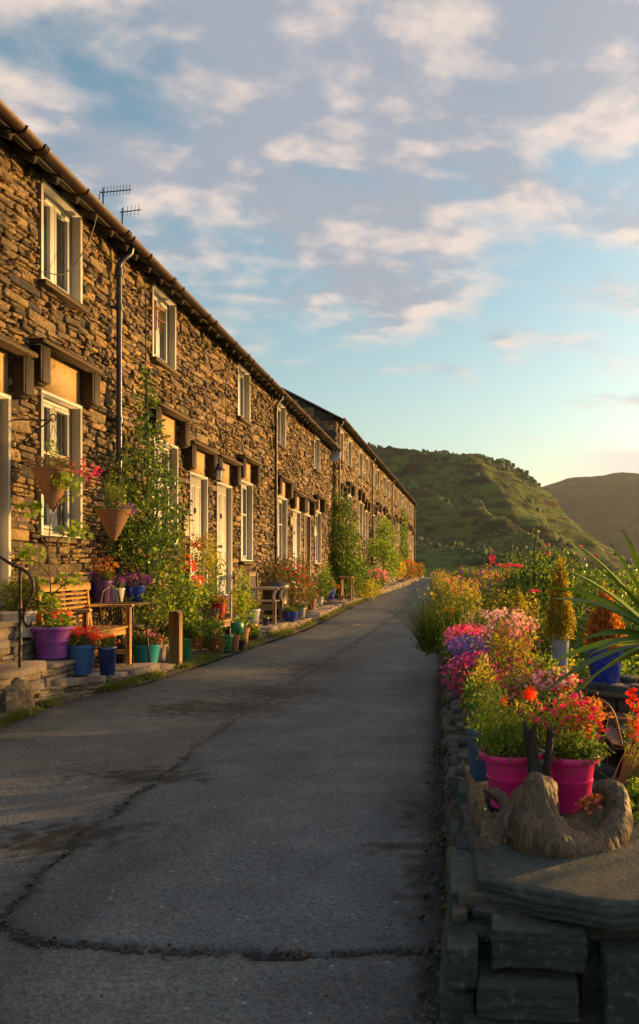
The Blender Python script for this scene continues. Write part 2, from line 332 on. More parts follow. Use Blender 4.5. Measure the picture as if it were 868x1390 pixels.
def fast_mesh(name, V, idx, k, mat, parent=None, smooth=False):
    """V (n,3), idx (m,k) all faces with k corners"""
    me = bpy.data.meshes.new(name); V = np.asarray(V, np.float32); idx = np.asarray(idx, np.int32)
    me.vertices.add(len(V)); me.vertices.foreach_set('co', V.ravel()); me.loops.add(idx.size); me.loops.foreach_set('vertex_index', idx.ravel())
    me.polygons.add(len(idx)); me.polygons.foreach_set('loop_start', np.arange(0, idx.size, k, dtype=np.int32)); me.polygons.foreach_set('loop_total', np.full(len(idx), k, np.int32))
    for m in (mat if isinstance(mat, (list, tuple)) else [mat]): me.materials.append(m)
    me.update(calc_edges=True)
    if smooth: me.polygons.foreach_set('use_smooth', np.ones(len(idx), dtype=bool))
    o = bpy.data.objects.new(name, me); COL.objects.link(o)
    if parent is not None: o.parent = parent
    return o
def tag(o, label, cat, group=None, kind=None):
    o['label'] = label
    if cat: o['category'] = cat
    if group: o['group'] = group
    if kind: o['kind'] = kind
    return o
def thing(name, label, cat, loc=(0,0,0), rz=0.0, group=None):
    o = bpy.data.objects.new(name, None); COL.objects.link(o); o.location = loc; o.rotation_euler = (0, 0, rz); o.empty_display_size = .1
    return tag(o, label, cat, group)
def struct(o, label=None, kind='structure'):
    o['kind'] = kind
    if label: o['label'] = label
    return o

# ---------------------------------------------------------------- foliage
def rand_dirs(n, up=0.0):
    d = RNG.normal(size=(n, 3)); d[:, 2] += up; return d/np.linalg.norm(d, axis=1)[:, None]
def blob_points(blobs, n, surf=0.55, gap=0.0, gs=3.0):
    """points in ellipsoid blobs (cx,cy,cz,rx,ry,rz), biased outward, thinned where a noise field is low so that gaps open"""
    vol = np.array([b[3]*b[4]*b[5] for b in blobs])**.8; vol /= vol.sum(); out = []
    k = RNG.choice(len(blobs), size=int(n*(1+gap*2.2)), p=vol); B = np.array([b[:6] for b in blobs], float)[k]
    d = rand_dirs(len(k)); r = RNG.random(len(k))**(1/3.0); r = surf*(.62+.38*r)+(1-surf)*r
    r *= 1+.16*np.sin(5*d[:, 0]+3*k)*np.cos(4*d[:, 1]+k)+.10*RNG.normal(size=len(k))
    P = B[:, :3]+d*r[:, None]*B[:, 3:6]
    if gap > 0:
        q = P*gs
        f = np.sin(q[:, 0]*2.1+q[:, 1]*1.3+1)+np.sin(q[:, 1]*2.7-q[:, 2]*1.9+2)+np.sin(q[:, 2]*3.1+q[:, 0]*1.7)+.8*np.sin(q[:, 0]*5.3+q[:, 2]*4.1)
        P = P[f > -1.6+2.2*gap+.3*RNG.normal(size=len(P))]
    return P[:n]
def leaves(P, size, asp=.45, up=.25, droop=0.0, fold=.25):
    n = len(P); ax = rand_dirs(n, up); ax[:, 2] -= droop
    ax /= np.linalg.norm(ax, axis=1)[:, None]
    nr = np.cross(ax, rand_dirs(n)); nr /= np.linalg.norm(nr, axis=1)[:, None]; sd_ = np.cross(ax, nr)
    s = size*(.6+.8*RNG.random(n))[:, None]
    V = np.stack([P, P+ax*s*.45+sd_*s*asp*.5+nr*s*fold*.3, P+ax*s, P+ax*s*.45-sd_*s*asp*.5+nr*s*fold*.3], 1).reshape(-1, 3)
    b = np.arange(n)[:, None]*4
    idx = np.concatenate([b+[0, 1, 2], b+[0, 2, 3]], 1).reshape(-1, 3)
    return V, idx
def foliage(name, P, size, mat, parent, **k):
    V, idx = leaves(P, size, **k); return fast_mesh(name, V, idx, 3, mat, parent)
def blades(name, bases, h, wd, mat, parent, lean=.35, curve=.5, seg=4, hvar=.5, outc=None):
    """strap or grass blades that arch outward"""
    n = len(bases); b = np.asarray(bases, float); a = RNG.random(n)*2*math.pi
    d = np.stack([np.cos(a), np.sin(a), 0*a], 1)
    if outc is not None:
        e = b-np.array(outc); e[:, 2] = 0; e += RNG.normal(size=e.shape)*[.02, .02, 0]; e /= np.linalg.norm(e, axis=1)[:, None]+1e-6; d = e
    H = h*(1-hvar+hvar*RNG.random(n)); ln = lean*(.3+RNG.random(n)); V = []
    sdv = np.stack([-d[:, 1], d[:, 0], 0*a], 1)
    for i in range(seg+1):
        t = i/seg; c = b+d*(H*(ln*t+curve*ln*t*t))[:, None]; c[:, 2] += H*(t-.25*curve*ln*2*t*t)
        ww = wd*(1-t**1.5)*.5+wd*.03
        V += [c-sdv*ww, c+sdv*ww]
    V = np.stack(V, 1).reshape(-1, 3); K = 2*(seg+1); base = np.arange(n)[:, None]*K
    idx = np.concatenate([base+[2*i, 2*i+1, 2*i+3, 2*i+2] for i in range(seg)], 1).reshape(-1, 4)
    return fast_mesh(name, V, idx, 4, mat, parent)
def blooms(name, P, r, mat, parent, petals=5, up=.7, layers=1, cup=.25):
    """small open flowers: petals round a shared centre"""
    n = len(P); nr = rand_dirs(n, up); x = np.cross(nr, rand_dirs(n)); x /= np.linalg.norm(x, axis=1)[:, None]; y = np.cross(nr, x)
    rr = r*(.65+.6*RNG.random(n)); Vs = []; Is = []; off = 0
    for ly in range(layers):
        sc_ = 1-.3*ly; lift = .18*ly; K = 1+3*petals; V = [P+nr*(rr*lift)[:, None]]
        for j in range(petals):
            for da, q, z in ((-.42, .75, .1), (0, 1.0, cup), (.42, .75, .1)):
                a = 2*math.pi*(j+.5*ly)/petals+da*2*math.pi/petals
                V.append(P+(x*math.cos(a)+y*math.sin(a))*(rr*q*sc_)[:, None]+nr*(rr*(z+lift*2))[:, None])
        Vs.append(np.stack(V, 1).reshape(-1, 3)); b = off+np.arange(n)[:, None]*K
        Is.append(np.concatenate([b+[0, 1+3*j, 2+3*j, 3+3*j] for j in range(petals)], 1).reshape(-1, 4)); off += n*K
    return fast_mesh(name, np.concatenate(Vs), np.concatenate(Is), 4, mat, parent)
def stems(name, segs, mat, parent, r=.004, n=5):
    mb = MB()
    for p in segs:
        k = len(p); mb.tube(p, [r*(1-.6*i/(k-1)) for i in range(k)], n)
    return mb.build(name, mat, parent, smooth=180)

# ---------------------------------------------------------------- stone packing
def pack(u0, u1, v0, v1, holes=(), hmin=.045, hmax=.17, wmax=.55, row=(.2, .36)):
    out = []
    def split(a, b, c, d, dep=0):
        wd, ht = b-a, d-c
        tgt = random.uniform(hmin, hmax)
        if ht > tgt*1.5 and dep < 5:
            m = c+ht*random.uniform(.3, .7); split(a, b, c, m, dep+1); split(a, b, m, d, dep+1); return
        if wd > max(ht*random.uniform(2.6, 6.5), .12) and dep < 8:
            m = a+wd*random.uniform(.35, .65); split(a, m, c, d, dep+1); split(m, b, c, d, dep+1); return
        out.append((a, b, c, d))
    v = v0
    while v < v1-.03:
        rh = min(random.uniform(*row), v1-v)
        if v1-v-rh < .06: rh = v1-v
        u = u0
        while u < u1-.02:
            bw = min(random.uniform(wmax*.4, wmax*1.6), u1-u)
            if u1-u-bw < .1: bw = u1-u
            split(u, u+bw, v, v+rh); u += bw
        v += rh
    res = []
    for r in out:
        L_ = [r]
        for h in holes:
            nl = []
            for (a, b, c, d) in L_:
                if b <= h[0] or a >= h[1] or d <= h[2] or c >= h[3]: nl.append((a, b, c, d)); continue
                if a < h[0]: nl.append((a, h[0], c, d))
                if b > h[1]: nl.append((h[1], b, c, d))
                lo, hi = max(a, h[0]), min(b, h[1])
                if c < h[2]: nl.append((lo, hi, c, h[2]))
                if d > h[3]: nl.append((lo, hi, h[3], d))
            L_ = nl
        res += [q for q in L_ if q[1]-q[0] > .025 and q[3]-q[2] > .02]
    return res
def stones(mb, rects, fmap, prot=(.0, .045), gap=.010, mi=0, jit=.10, back=-.06, warp=.012, detail=True):
    for (a, b, c, d) in rects:
        wd, ht = b-a-gap, d-c-gap
        if wd < .02 or ht < .012: continue
        cu, cv = (a+b)/2, (c+d)/2
        if detail:
            k = min(.22, .3*ht/wd+.02)
            base = [(-.5+random.uniform(0, k), -.5), (.5-random.uniform(0, k), -.5), (.5-random.uniform(0,.04), -.5+random.uniform(0, .3)), (.5, .5-random.uniform(0, .3)),
                    (.5-random.uniform(0, k), .5), (-.5+random.uniform(0, k), .5), (-.5+random.uniform(0,.04), .5-random.uniform(0, .3)), (-.5, -.5+random.uniform(0, .3))]
        else:
            base = [(-.5, -.5), (.5, -.5), (.5, .5), (-.5, .5)]
        n = len(base); p = random.uniform(*prot); tu = random.uniform(-.035, .035); tv = random.uniform(-.12, .12)
        ins = min(.006, ht*.09, wd*.09); rt_ = random.gauss(-.02, .035) if detail else 0
        sk = random.uniform(-.04, .04)*min(1, wd/.3)
        V = []
        pts = []
        for (x, y) in base:
            u = cu+x*wd*(1+random.uniform(-jit, 0)*.3); v = cv+y*ht*(1-random.uniform(0, jit))+sk*x*ht/.1*.35+rt_*min(x*wd, .15)*min(1, ht/.08)
            pts.append((u, v))
        def wp(u, v):
            return u+warp*math.sin(v*3.1+u*.7), v+warp*math.sin(u*2.3+v*1.1)+warp*.6*math.sin(u*5.7+1.3)
        for (u, v) in pts:
            uu, vv = wp(u, v); V.append(fmap(uu, vv, back))
        for (u, v) in pts:
            uu, vv = wp(u, v); V.append(fmap(uu, vv, max(-.01, p-ins*.8+tu*(u-cu)/max(wd, .1)*.5)))
        for (u, v) in pts:
            ui, vi = cu+(u-cu)*(1-2*ins/wd), cv+(v-cv)*(1-2*ins/ht); uu, vv = wp(ui, vi)
            V.append(fmap(uu, vv, p+tu*(u-cu)/max(wd, .1)+tv*(v-cv)+random.uniform(-.003, .003)))
        Fc = []
        for lv in (0, n):
            for j in range(n): Fc.append([lv+j, lv+(j+1) % n, lv+n+(j+1) % n, lv+n+j])
        if detail:
            uu, vv = wp(cu+random.uniform(-.2, .2)*wd, cv+random.uniform(-.2, .2)*ht); V.append(fmap(uu, vv, p+random.uniform(-.004, .012)))
            for j in range(n): Fc.append([2*n+j, 2*n+(j+1) % n, 3*n])
        else: Fc.append([2*n+j for j in range(n)])
        mb.add(V, Fc, mi)
# ================================================================ terrain
def interp(x, pts):
    return np.interp(x, [p[0] for p in pts], [p[1] for p in pts])
def road_h(y): return interp(y, [(-20, 0), (12, 0), (25, .03), (45, .12), (65, .28), (80, .30), (95, -.1), (130, -3), (260, -12)])
def left_edge(y): return interp(y, [(-20, -3.6), (4, -3.55), (7, -3.45), (9, -3.25), (12, -3.15), (16, -2.98), (25, -3.2), (40, -3.45), (65, -3.0), (80, -3.2), (120, -4)])
def right_edge(y): return interp(y, [(-20, .0), (2, -.02), (2.6, -.04), (7, -.12), (13, -.17), (20, -.3), (35, -.8), (50, -1.3), (65, -1.7), (80, -1.9), (120, -2.6)])
def noise2(x, y, s, o=0.0):
    x = np.atleast_1d(x); y = np.atleast_1d(y); out = np.empty(np.broadcast(x, y).shape); X, Y = np.broadcast_arrays(x, y)
    fl_ = out.ravel(); a = X.ravel(); b = Y.ravel()
    for i in range(fl_.size): fl_[i] = mnoise.noise((a[i]*s+o, b[i]*s+o*.7, o))
    return out
def ground_h(x, y):
    """soil surface: verge on the left, garden falling away on the right, valley floor beyond"""
    h = road_h(y)-.03
    xr = np.maximum(0, x-.45); h = h+np.where(x > 0, .0, 0)
    h = h-np.minimum(9, np.where(xr > 0, .10*xr+.004*xr**2, 0))
    far = np.clip((np.abs(y)-90)/400, 0, 1); h = h-6*far
    lft = np.clip((-x-9)/20, 0, 1); h = h+6*lft
    return h
xs = np.concatenate([-np.geomspace(4000, 8, 26), np.arange(-7, 8.01, .5), np.geomspace(9, 4000, 30)]); ys = np.concatenate([-np.geomspace(600, 12, 10), np.arange(-10, 100, 2.0), np.geomspace(104, 6500, 34)])
X, Y = np.meshgrid(xs, ys); H = ground_h(X, Y)
V = np.stack([X, Y, H], -1).reshape(-1, 3); nx, ny = len(xs), len(ys)
ii = (np.arange(ny-1)[:, None]*nx+np.arange(nx-1)[None]).ravel(); idx = np.stack([ii, ii+1, ii+nx+1, ii+nx], 1)
M['ground'] = mk('meadow_ground', [(.05,.035,.02), (.06,.08,.02), (.08,.11,.03), (.10,.09,.04)], .8, .95, .5, 6, bdist=.05)
g_ = fast_mesh('ground', V, idx, 4, M['ground'], smooth=True); struct(g_, 'earth and meadow falling away to the valley')

# ---------------- road
crack_paths = [  # long joint and cross crack, read off as ground points
    [G(0,1255,0), G(45,1205,0), G(90,1160,0), G(105,1140,0), G(150,1105,0), G(210,1062,0), G(262,1022,0), G(300,990,0), G(345,960,0), G(400,925,0), G(450,893,0), G(500,860,.02), G(540,832,.05), G(570,805,.12)],
    [G(-60,1235,0), G(0,1256,0), G(50,1278,0), G(120,1284,0), G(200,1291,0), G(330,1293,0), G(450,1296,0), G(560,1292,0), G(610,1280,0)],
    [G(0,1075,0), G(60,1060,0), G(120,1040,0), G(180,1030,0), G(240,1020,0)],
    [G(105,1140,0), G(85,1125,0), G(40,1135,0), G(0,1150,0)],
]
blot = [(G(190,1050,0), .28, .16), (G(215,1058,0), .3, .1), (G(95,1135,0), .34, .18), (G(60,1150,0), .25, .1), (G(270,965,0), .5, .35), (G(320,960,0), .45, .4), (G(370,940,0), .5, .5), (G(420,905,0), .5, .7), (G(545,1150,0), .14, .08), (G(575,1100,0), .12, .3), (G(590,1180,0), .12, .5)]
def seg_dist(Px, Py, path):
    d = np.full(Px.shape, 9.0)
    for a, b in zip(path[:-1], path[1:]):
        ax, ay, bx, by = a[0], a[1], b[0], b[1]; L2 = (bx-ax)**2+(by-ay)**2
        t = np.clip(((Px-ax)*(bx-ax)+(Py-ay)*(by-ay))/L2, 0, 1); d = np.minimum(d, np.hypot(Px-ax-t*(bx-ax), Py-ay-t*(by-ay)))
    return d
def road_mesh():
    ys = np.concatenate([np.arange(-6, 1.8, .4), np.arange(1.8, 6.5, .022), np.arange(6.5, 12, .045), np.arange(12, 30, .2), np.arange(30, 100, 1.0), np.arange(100, 160, 4)])
    nu = 150; us = np.linspace(0, 1, nu); Y, U = np.meshgrid(ys, us, indexing='ij'); X = left_edge(Y)*(1-U)+right_edge(Y)*U
    nz = noise2(X, Y, 3.0, 5.0); nf = noise2(X, Y, 14.0, 9.0); nl = noise2(X, Y, .6, 3.0)
    camber = .10*np.clip((-X-2.2)/1.3, 0, 1)**1.5
    H = road_h(Y)+.0+camber+.008*nz+.02*nl
    Xw = X+.05*nz+.02*nf; Yw = Y+.05*noise2(X, Y, 3.0, 21.0)+.02*nf
    dirt = np.zeros_like(X); depth = np.zeros_like(X)
    for i, p in enumerate(crack_paths):
        d = seg_dist(Xw, Yw, p); wdt = (.010, .014, .004, .009)[i]
        core = np.clip(1.5-d/wdt+.9*nf, 0, 1); depth += core*(.012, .02, .003, .008)[i]
        halo = np.clip(1-d/(wdt*(9 if i == 0 else 5)), 0, 1)*(.3+1.6*np.clip(nf+.25, 0, 1)); dirt = np.maximum(dirt, np.maximum(core*(1, 1, .6, 1)[i], halo*(.75, .6, .25, .6)[i]))
    for (c, rx, ry) in blot:
        d = np.hypot((Xw-c[0])/rx, (Yw-c[1])/ry); dirt = np.maximum(dirt, np.clip(1.35-d+1.3*nf+.5*nz, 0, 1)*.95)
    e = np.minimum(X-left_edge(Y), right_edge(Y)-X); dirt = np.maximum(dirt, np.clip(1.0-(e+.06*nz)/.16+.5*nf, 0, 1)*np.where(e < right_edge(Y)-X-.001, .45, .9))
    H -= depth; er = right_edge(Y)-X; H -= .025*np.clip(1-er/.10, 0, 1)
    uu = (X-left_edge(Y))/(right_edge(Y)-left_edge(Y)); tone = .5+.35*noise2(X, Y*.4, 1.6, 40.0)+.25*noise2(X, Y, 5.0, 60.0)+.12*nz+.16*np.cos((uu-.30)*4*math.pi)
    patch = np.clip((seg_dist(X, Y, crack_paths[0][:]) > 0)*1.0, 0, 1)
    # left of the joint the surfacing is older and greyer
    jx = np.interp(Y, [p[1] for p in crack_paths[0]], [p[0] for p in crack_paths[0]]); old = np.clip((jx+.04*nz-X)/.05, 0, 1)*(Y > crack_paths[0][0][1]-.02)
    front = (Y < np.interp(X, [p[0] for p in crack_paths[1]], [p[1] for p in crack_paths[1]])+.02*nz)*1.0
    V = np.stack([X, Y, H], -1).reshape(-1, 3); n1 = len(ys); ii = (np.arange(n1-1)[:, None]*nu+np.arange(nu-1)[None]).ravel()
    idx = np.stack([ii, ii+1, ii+nu+1, ii+nu], 1)
    g = NT('old_asphalt'); tcn = g.n('ShaderNodeTexCoord')
    at = g.n('ShaderNodeAttribute', attribute_name='wear'); sp = g.n('ShaderNodeSeparateColor'); g.l(at.outputs['Color'], sp.inputs[0])
    vor = g.n('ShaderNodeTexVoronoi'); vor.inputs['Scale'].default_value = 95; g.l(tcn.outputs['Object'], vor.inputs[0])
    v2 = g.n('ShaderNodeTexVoronoi'); v2.inputs['Scale'].default_value = 38; g.l(tcn.outputs['Object'], v2.inputs[0])
    n1_ = g.n('ShaderNodeTexNoise'); n1_.inputs['Scale'].default_value = 1.3; n1_.inputs['Detail'].default_value = 10; n1_.inputs['Roughness'].default_value = .7; g.l(tcn.outputs['Object'], n1_.inputs[0])
    c = ramp(g, n1_.outputs['Fac'], [(.3, (.062,.068,.070)), (.5, (.088,.095,.096)), (.7, (.125,.128,.125))])
    c2 = g.n('ShaderNodeMix', data_type='RGBA'); g.l(sp.outputs[1], c2.inputs[0]); g.l(c, c2.inputs[6]); c2.inputs[7].default_value = (.115,.108,.095,1)
    hsv = g.n('ShaderNodeSeparateColor'); g.l(vor.outputs['Color'], hsv.inputs[0])
    ag = g.n('ShaderNodeMapRange'); g.l(hsv.outputs[0], ag.inputs[0]); ag.inputs[3].default_value = .62; ag.inputs[4].default_value = 1.4
    tn = g.n('ShaderNodeMapRange'); g.l(sp.outputs[2], tn.inputs[0]); tn.inputs[1].default_value = .2; tn.inputs[2].default_value = .8; tn.inputs[3].default_value = .72; tn.inputs[4].default_value = 1.22
    hv = g.n('ShaderNodeHueSaturation'); g.l(c2.outputs[2], hv.inputs['Color']); g.l(tn.outputs[0], hv.inputs['Value'])
    mu = g.n('ShaderNodeMix', data_type='RGBA', blend_type='MULTIPLY'); mu.inputs[0].default_value = 1; g.l(hv.outputs[0], mu.inputs[6])
    cc = g.n('ShaderNodeCombineColor'); [g.l(ag.outputs[0], cc.inputs[i]) for i in range(3)]; g.l(cc.outputs[0], mu.inputs[7])
    # occasional pale chippings
    hs2 = g.n('ShaderNodeSeparateColor'); g.l(v2.outputs['Color'], hs2.inputs[0])
    gt = g.n('ShaderNodeMath', operation='GREATER_THAN'); g.l(hs2.outputs[1], gt.inputs[0]); gt.inputs[1].default_value = .97
    lt = g.n('ShaderNodeMath', operation='LESS_THAN'); g.l(v2.outputs['Distance'], lt.inputs[0]); lt.inputs[1].default_value = .25
    an = g.n('ShaderNodeMath', operation='MULTIPLY'); g.l(gt.outputs[0], an.inputs[0]); g.l(lt.outputs[0], an.inputs[1])
    m3 = g.n('ShaderNodeMix', data_type='RGBA'); g.l(an.outputs[0], m3.inputs[0]); g.l(mu.outputs[2], m3.inputs[6]); m3.inputs[7].default_value = (.30,.28,.25,1)
    m4 = g.n('ShaderNodeMix', data_type='RGBA'); g.l(sp.outputs[0], m4.inputs[0]); g.l(m3.outputs[2], m4.inputs[6]); m4.inputs[7].default_value = (.016,.015,.011,1)
    b = g.n('ShaderNodeBsdfPrincipled'); g.l(m4.outputs[2], b.inputs['Base Color'])
    rm = g.n('ShaderNodeMapRange'); g.l(hsv.outputs[1], rm.inputs[0]); rm.inputs[3].default_value = .62; rm.inputs[4].default_value = .88; g.l(rm.outputs[0], b.inputs['Roughness'])
    b.inputs['Specular IOR Level'].default_value = .4
    bp = g.n('ShaderNodeBump'); bp.inputs['Strength'].default_value = .45; bp.inputs['Distance'].default_value = .004; g.l(vor.outputs['Distance'], bp.inputs['Height'])
    n4 = g.n('ShaderNodeTexNoise'); n4.inputs['Scale'].default_value = 30; n4.inputs['Detail'].default_value = 8; g.l(tcn.outputs['Object'], n4.inputs[0])
    bp2 = g.n('ShaderNodeBump'); bp2.inputs['Strength'].default_value = .25; bp2.inputs['Distance'].default_value = .006; g.l(n4.outputs['Fac'], bp2.inputs['Height']); g.l(bp.outputs[0], bp2.inputs['Normal'])
    g.l(bp2.outputs[0], b.inputs['Normal']); o_ = g.n('ShaderNodeOutputMaterial'); g.l(b.outputs[0], o_.inputs[0])
    o = fast_mesh('road', V, idx, 4, g.m, smooth=True)
    ca = o.data.color_attributes.new('wear', 'FLOAT_COLOR', 'POINT')
    arr = np.stack([dirt, np.clip(.30*old+.35*front+.25*np.clip(tone-.5, 0, 1), 0, 1), tone, np.ones_like(dirt)], -1).reshape(-1, 4).astype(np.float32)
    ca.data.foreach_set('color', arr.ravel())
    struct(o, 'narrow patched asphalt lane with mossy cracks')
road_mesh()

# ---------------- hills
def hill(name, label, sil, R0, R1, Rb, base, mat, amp, seed, nc=420, nr=150, px0=-900, px1=2600, back=.5):
    pxs = np.linspace(px0, px1, nc); t = np.concatenate([np.linspace(0, 1, nr), 1+np.linspace(.04, 1, 14)])
    V = []
    P, T = np.meshgrid(pxs, t); ysil = interp(P, sil); Yd = np.where(T <= 1, R0+(R1-R0)*T, R1+(Rb-R1)*(T-1))
    Xw = (P-620)/F*Yd; top = EYE+(770-ysil)/F*R1
    s = np.where(T <= 1, T, 1-(T-1)*back); prof = s*s*(3-2*s)*.55+.45*s
    Hh = base+(top-base)*prof
    n1 = np.zeros_like(Hh); fr = 1.0; am = 1.0
    for o_ in range(6):
        nn = noise2((Xw*.8+Yd*.6), (Xw*.6-Yd*.8)*(.40 if o_ < 3 else .8), .0075*fr*700/R1, seed+o_*3.3); n1 += am*(1-2.6*np.abs(nn)); fr *= 2.05; am *= .52
    env = np.clip(np.sin(np.clip(T, 0, 1)**1.2*math.pi*.985+.02), .09, 1)
    Hh = Hh+amp*(n1-1.45)*env
    V = np.stack([Xw, Yd, Hh], -1).reshape(-1, 3); a = len(pxs); n1_ = len(t); ii = (np.arange(n1_-1)[:, None]*a+np.arange(a-1)[None]).ravel()
    o = fast_mesh(name, V, np.stack([ii, ii+1, ii+a+1, ii+a], 1), 4, mat, smooth=True); struct(o, label); return V.reshape(n1_, a, 3)
def hillmat(name, c_low, c_mid, c_rock, sc_):
    g = NT(name); tcn = g.n('ShaderNodeTexCoord')
    n = g.n('ShaderNodeTexNoise'); n.inputs['Scale'].default_value = .012*sc_; n.inputs['Detail'].default_value = 12; n.inputs['Roughness'].default_value = .62; g.l(tcn.outputs['Object'], n.inputs[0])
    mp = g.n('ShaderNodeMapping'); mp.inputs['Rotation'].default_value = (0, R(38), R(20)); mp.inputs['Scale'].default_value = (.35, 1, 3.2); g.l(tcn.outputs['Object'], mp.inputs[0])
    n2 = g.n('ShaderNodeTexNoise'); n2.inputs['Scale'].default_value = .03*sc_; n2.inputs['Detail'].default_value = 9; g.l(mp.outputs[0], n2.inputs[0])
    a = g.n('ShaderNodeMath', operation='ADD'); g.l(n.outputs['Fac'], a.inputs[0]); g.l(n2.outputs['Fac'], a.inputs[1])
    a2 = g.n('ShaderNodeMath', operation='MULTIPLY_ADD'); g.l(a.outputs[0], a2.inputs[0]); a2.inputs[1].default_value = 1.6; a2.inputs[2].default_value = -1.1
    c = ramp(g, a2.outputs[0], [(0, c_low[0]), (.28, c_low[1]), (.45, c_mid[0]), (.6, c_mid[1]), (.78, c_rock[0]), (1, c_rock[1])])
    b = g.n('ShaderNodeBsdfPrincipled'); g.l(c, b.inputs['Base Color']); b.inputs['Roughness'].default_value = .95; b.inputs['Specular IOR Level'].default_value = .1
    n3 = g.n('ShaderNodeTexNoise'); n3.inputs['Scale'].default_value = .12*sc_; n3.inputs['Detail'].default_value = 10; n3.inputs['Roughness'].default_value = .7; g.l(tcn.outputs['Object'], n3.inputs[0])
    bp = g.n('ShaderNodeBump'); bp.inputs['Strength'].default_value = 1; bp.inputs['Distance'].default_value = 14/sc_; g.l(n3.outputs['Fac'], bp.inputs['Height']); g.l(bp.outputs[0], b.inputs['Normal'])
    o = g.n('ShaderNodeOutputMaterial'); g.l(b.outputs[0], o.inputs[0]); return g.m
M['hill1'] = hillmat('fell_grass', [(.018,.026,.012), (.04,.055,.02)], [(.085,.13,.028), (.17,.24,.045)], [(.095,.075,.035), (.13,.085,.045)], 1.6)
M['hill2'] = hillmat('far_fell', [(.02,.03,.012), (.04,.055,.018)], [(.04,.075,.015), (.07,.10,.022)], [(.04,.035,.018), (.065,.055,.028)], .9)
HV = hill('near_hill', 'green bracken fell with a rocky ridge behind the cottages', [(-900,640), (300,600), (450,596), (500,604), (515,612), (545,614), (572,613), (590,616), (603,620), (622,623), (640,618), (655,617), (668,624), (690,632), (705,643), (722,655), (740,672), (765,695), (800,727), (868,772), (960,800), (1300,830), (2600,840)], 150, 820, 1500, -16, M['hill1'], 30, 3.0)
hill('far_hill', 'distant brown fell beyond the valley', [(-900,690), (500,700), (640,700), (700,672), (728,661), (745,655), (762,651), (780,647), (800,646), (822,645), (838,642), (868,642), (930,640), (1100,655), (1300,672), (1700,690), (2600,690)], 1250, 2100, 3300, -30, M['hill2'], 90, 17.0)
# woods on the near slope: one mass of small crowns
def far_woods():
    rows, cols = HV.shape[:2]; Vs = []; Is = []; off = 0
    ico = []
    th = np.linspace(0, math.pi, 5); n = 6
    base = [(0,0,1)]+[(math.sin(t)*math.cos(2*math.pi*j/n), math.sin(t)*math.sin(2*math.pi*j/n), math.cos(t)) for t in th[1:-1] for j in range(n)]+[(0,0,-1)]
    fs = [[0, 1+j, 1+(j+1) % n] for j in range(n)]
    for k in range(2):
        for j in range(n):
            a, b, c, d = 1+k*n+j, 1+k*n+(j+1) % n, 1+(k+1)*n+(j+1) % n, 1+(k+1)*n+j; fs += [[a, d, c], [a, c, b]]
    fs += [[len(base)-1, 1+2*n+(j+1) % n, 1+2*n+j] for j in range(n)]; base = np.array(base); fs = np.array(fs)
    cnt = 0
    for _ in range(60000):
        if cnt > 12000: break
        r = int(RNG.random()**1.15*140); c = RNG.integers(140, 290); fa, fb = RNG.random(), RNG.random(); p = (HV[r, c]*(1-fa)+HV[r, c+1]*fa)*(1-fb)+(HV[r+1, c]*(1-fa)+HV[r+1, c+1]*fa)*fb
        d = mnoise.noise((p[0]*.016, p[1]*.012, 4.0))+.6*mnoise.noise((p[0]*.05, p[1]*.04, 9.0)); low = 1-r/140
        if 1.0*d+.42*low+.02 < RNG.random()*.42: continue
        s = (.35+.0023*p[1])*(.4+.9*RNG.random()**1.5); q = p+np.array([0, 0, s*.5])
        Vs.append(base*(1+.28*RNG.normal(size=(len(base), 1)))*[s*1.15, s*1.15, s*(.8+.5*RNG.random())]+q); Is.append(fs+off); off += len(base); cnt += 1
    o = fast_mesh('distant_woodland', np.concatenate(Vs), np.concatenate(Is), 3, M['wood'], smooth=False); struct(o, 'scrub and woodland scattered over the green fell', 'stuff'); o['category'] = 'woodland'
M['wood'] = mk('far_tree_crowns', [(.03,.055,.015), (.05,.085,.02), (.08,.12,.03)], .05, .95, .6, .8, island=.8, bdist=.5)
far_woods()

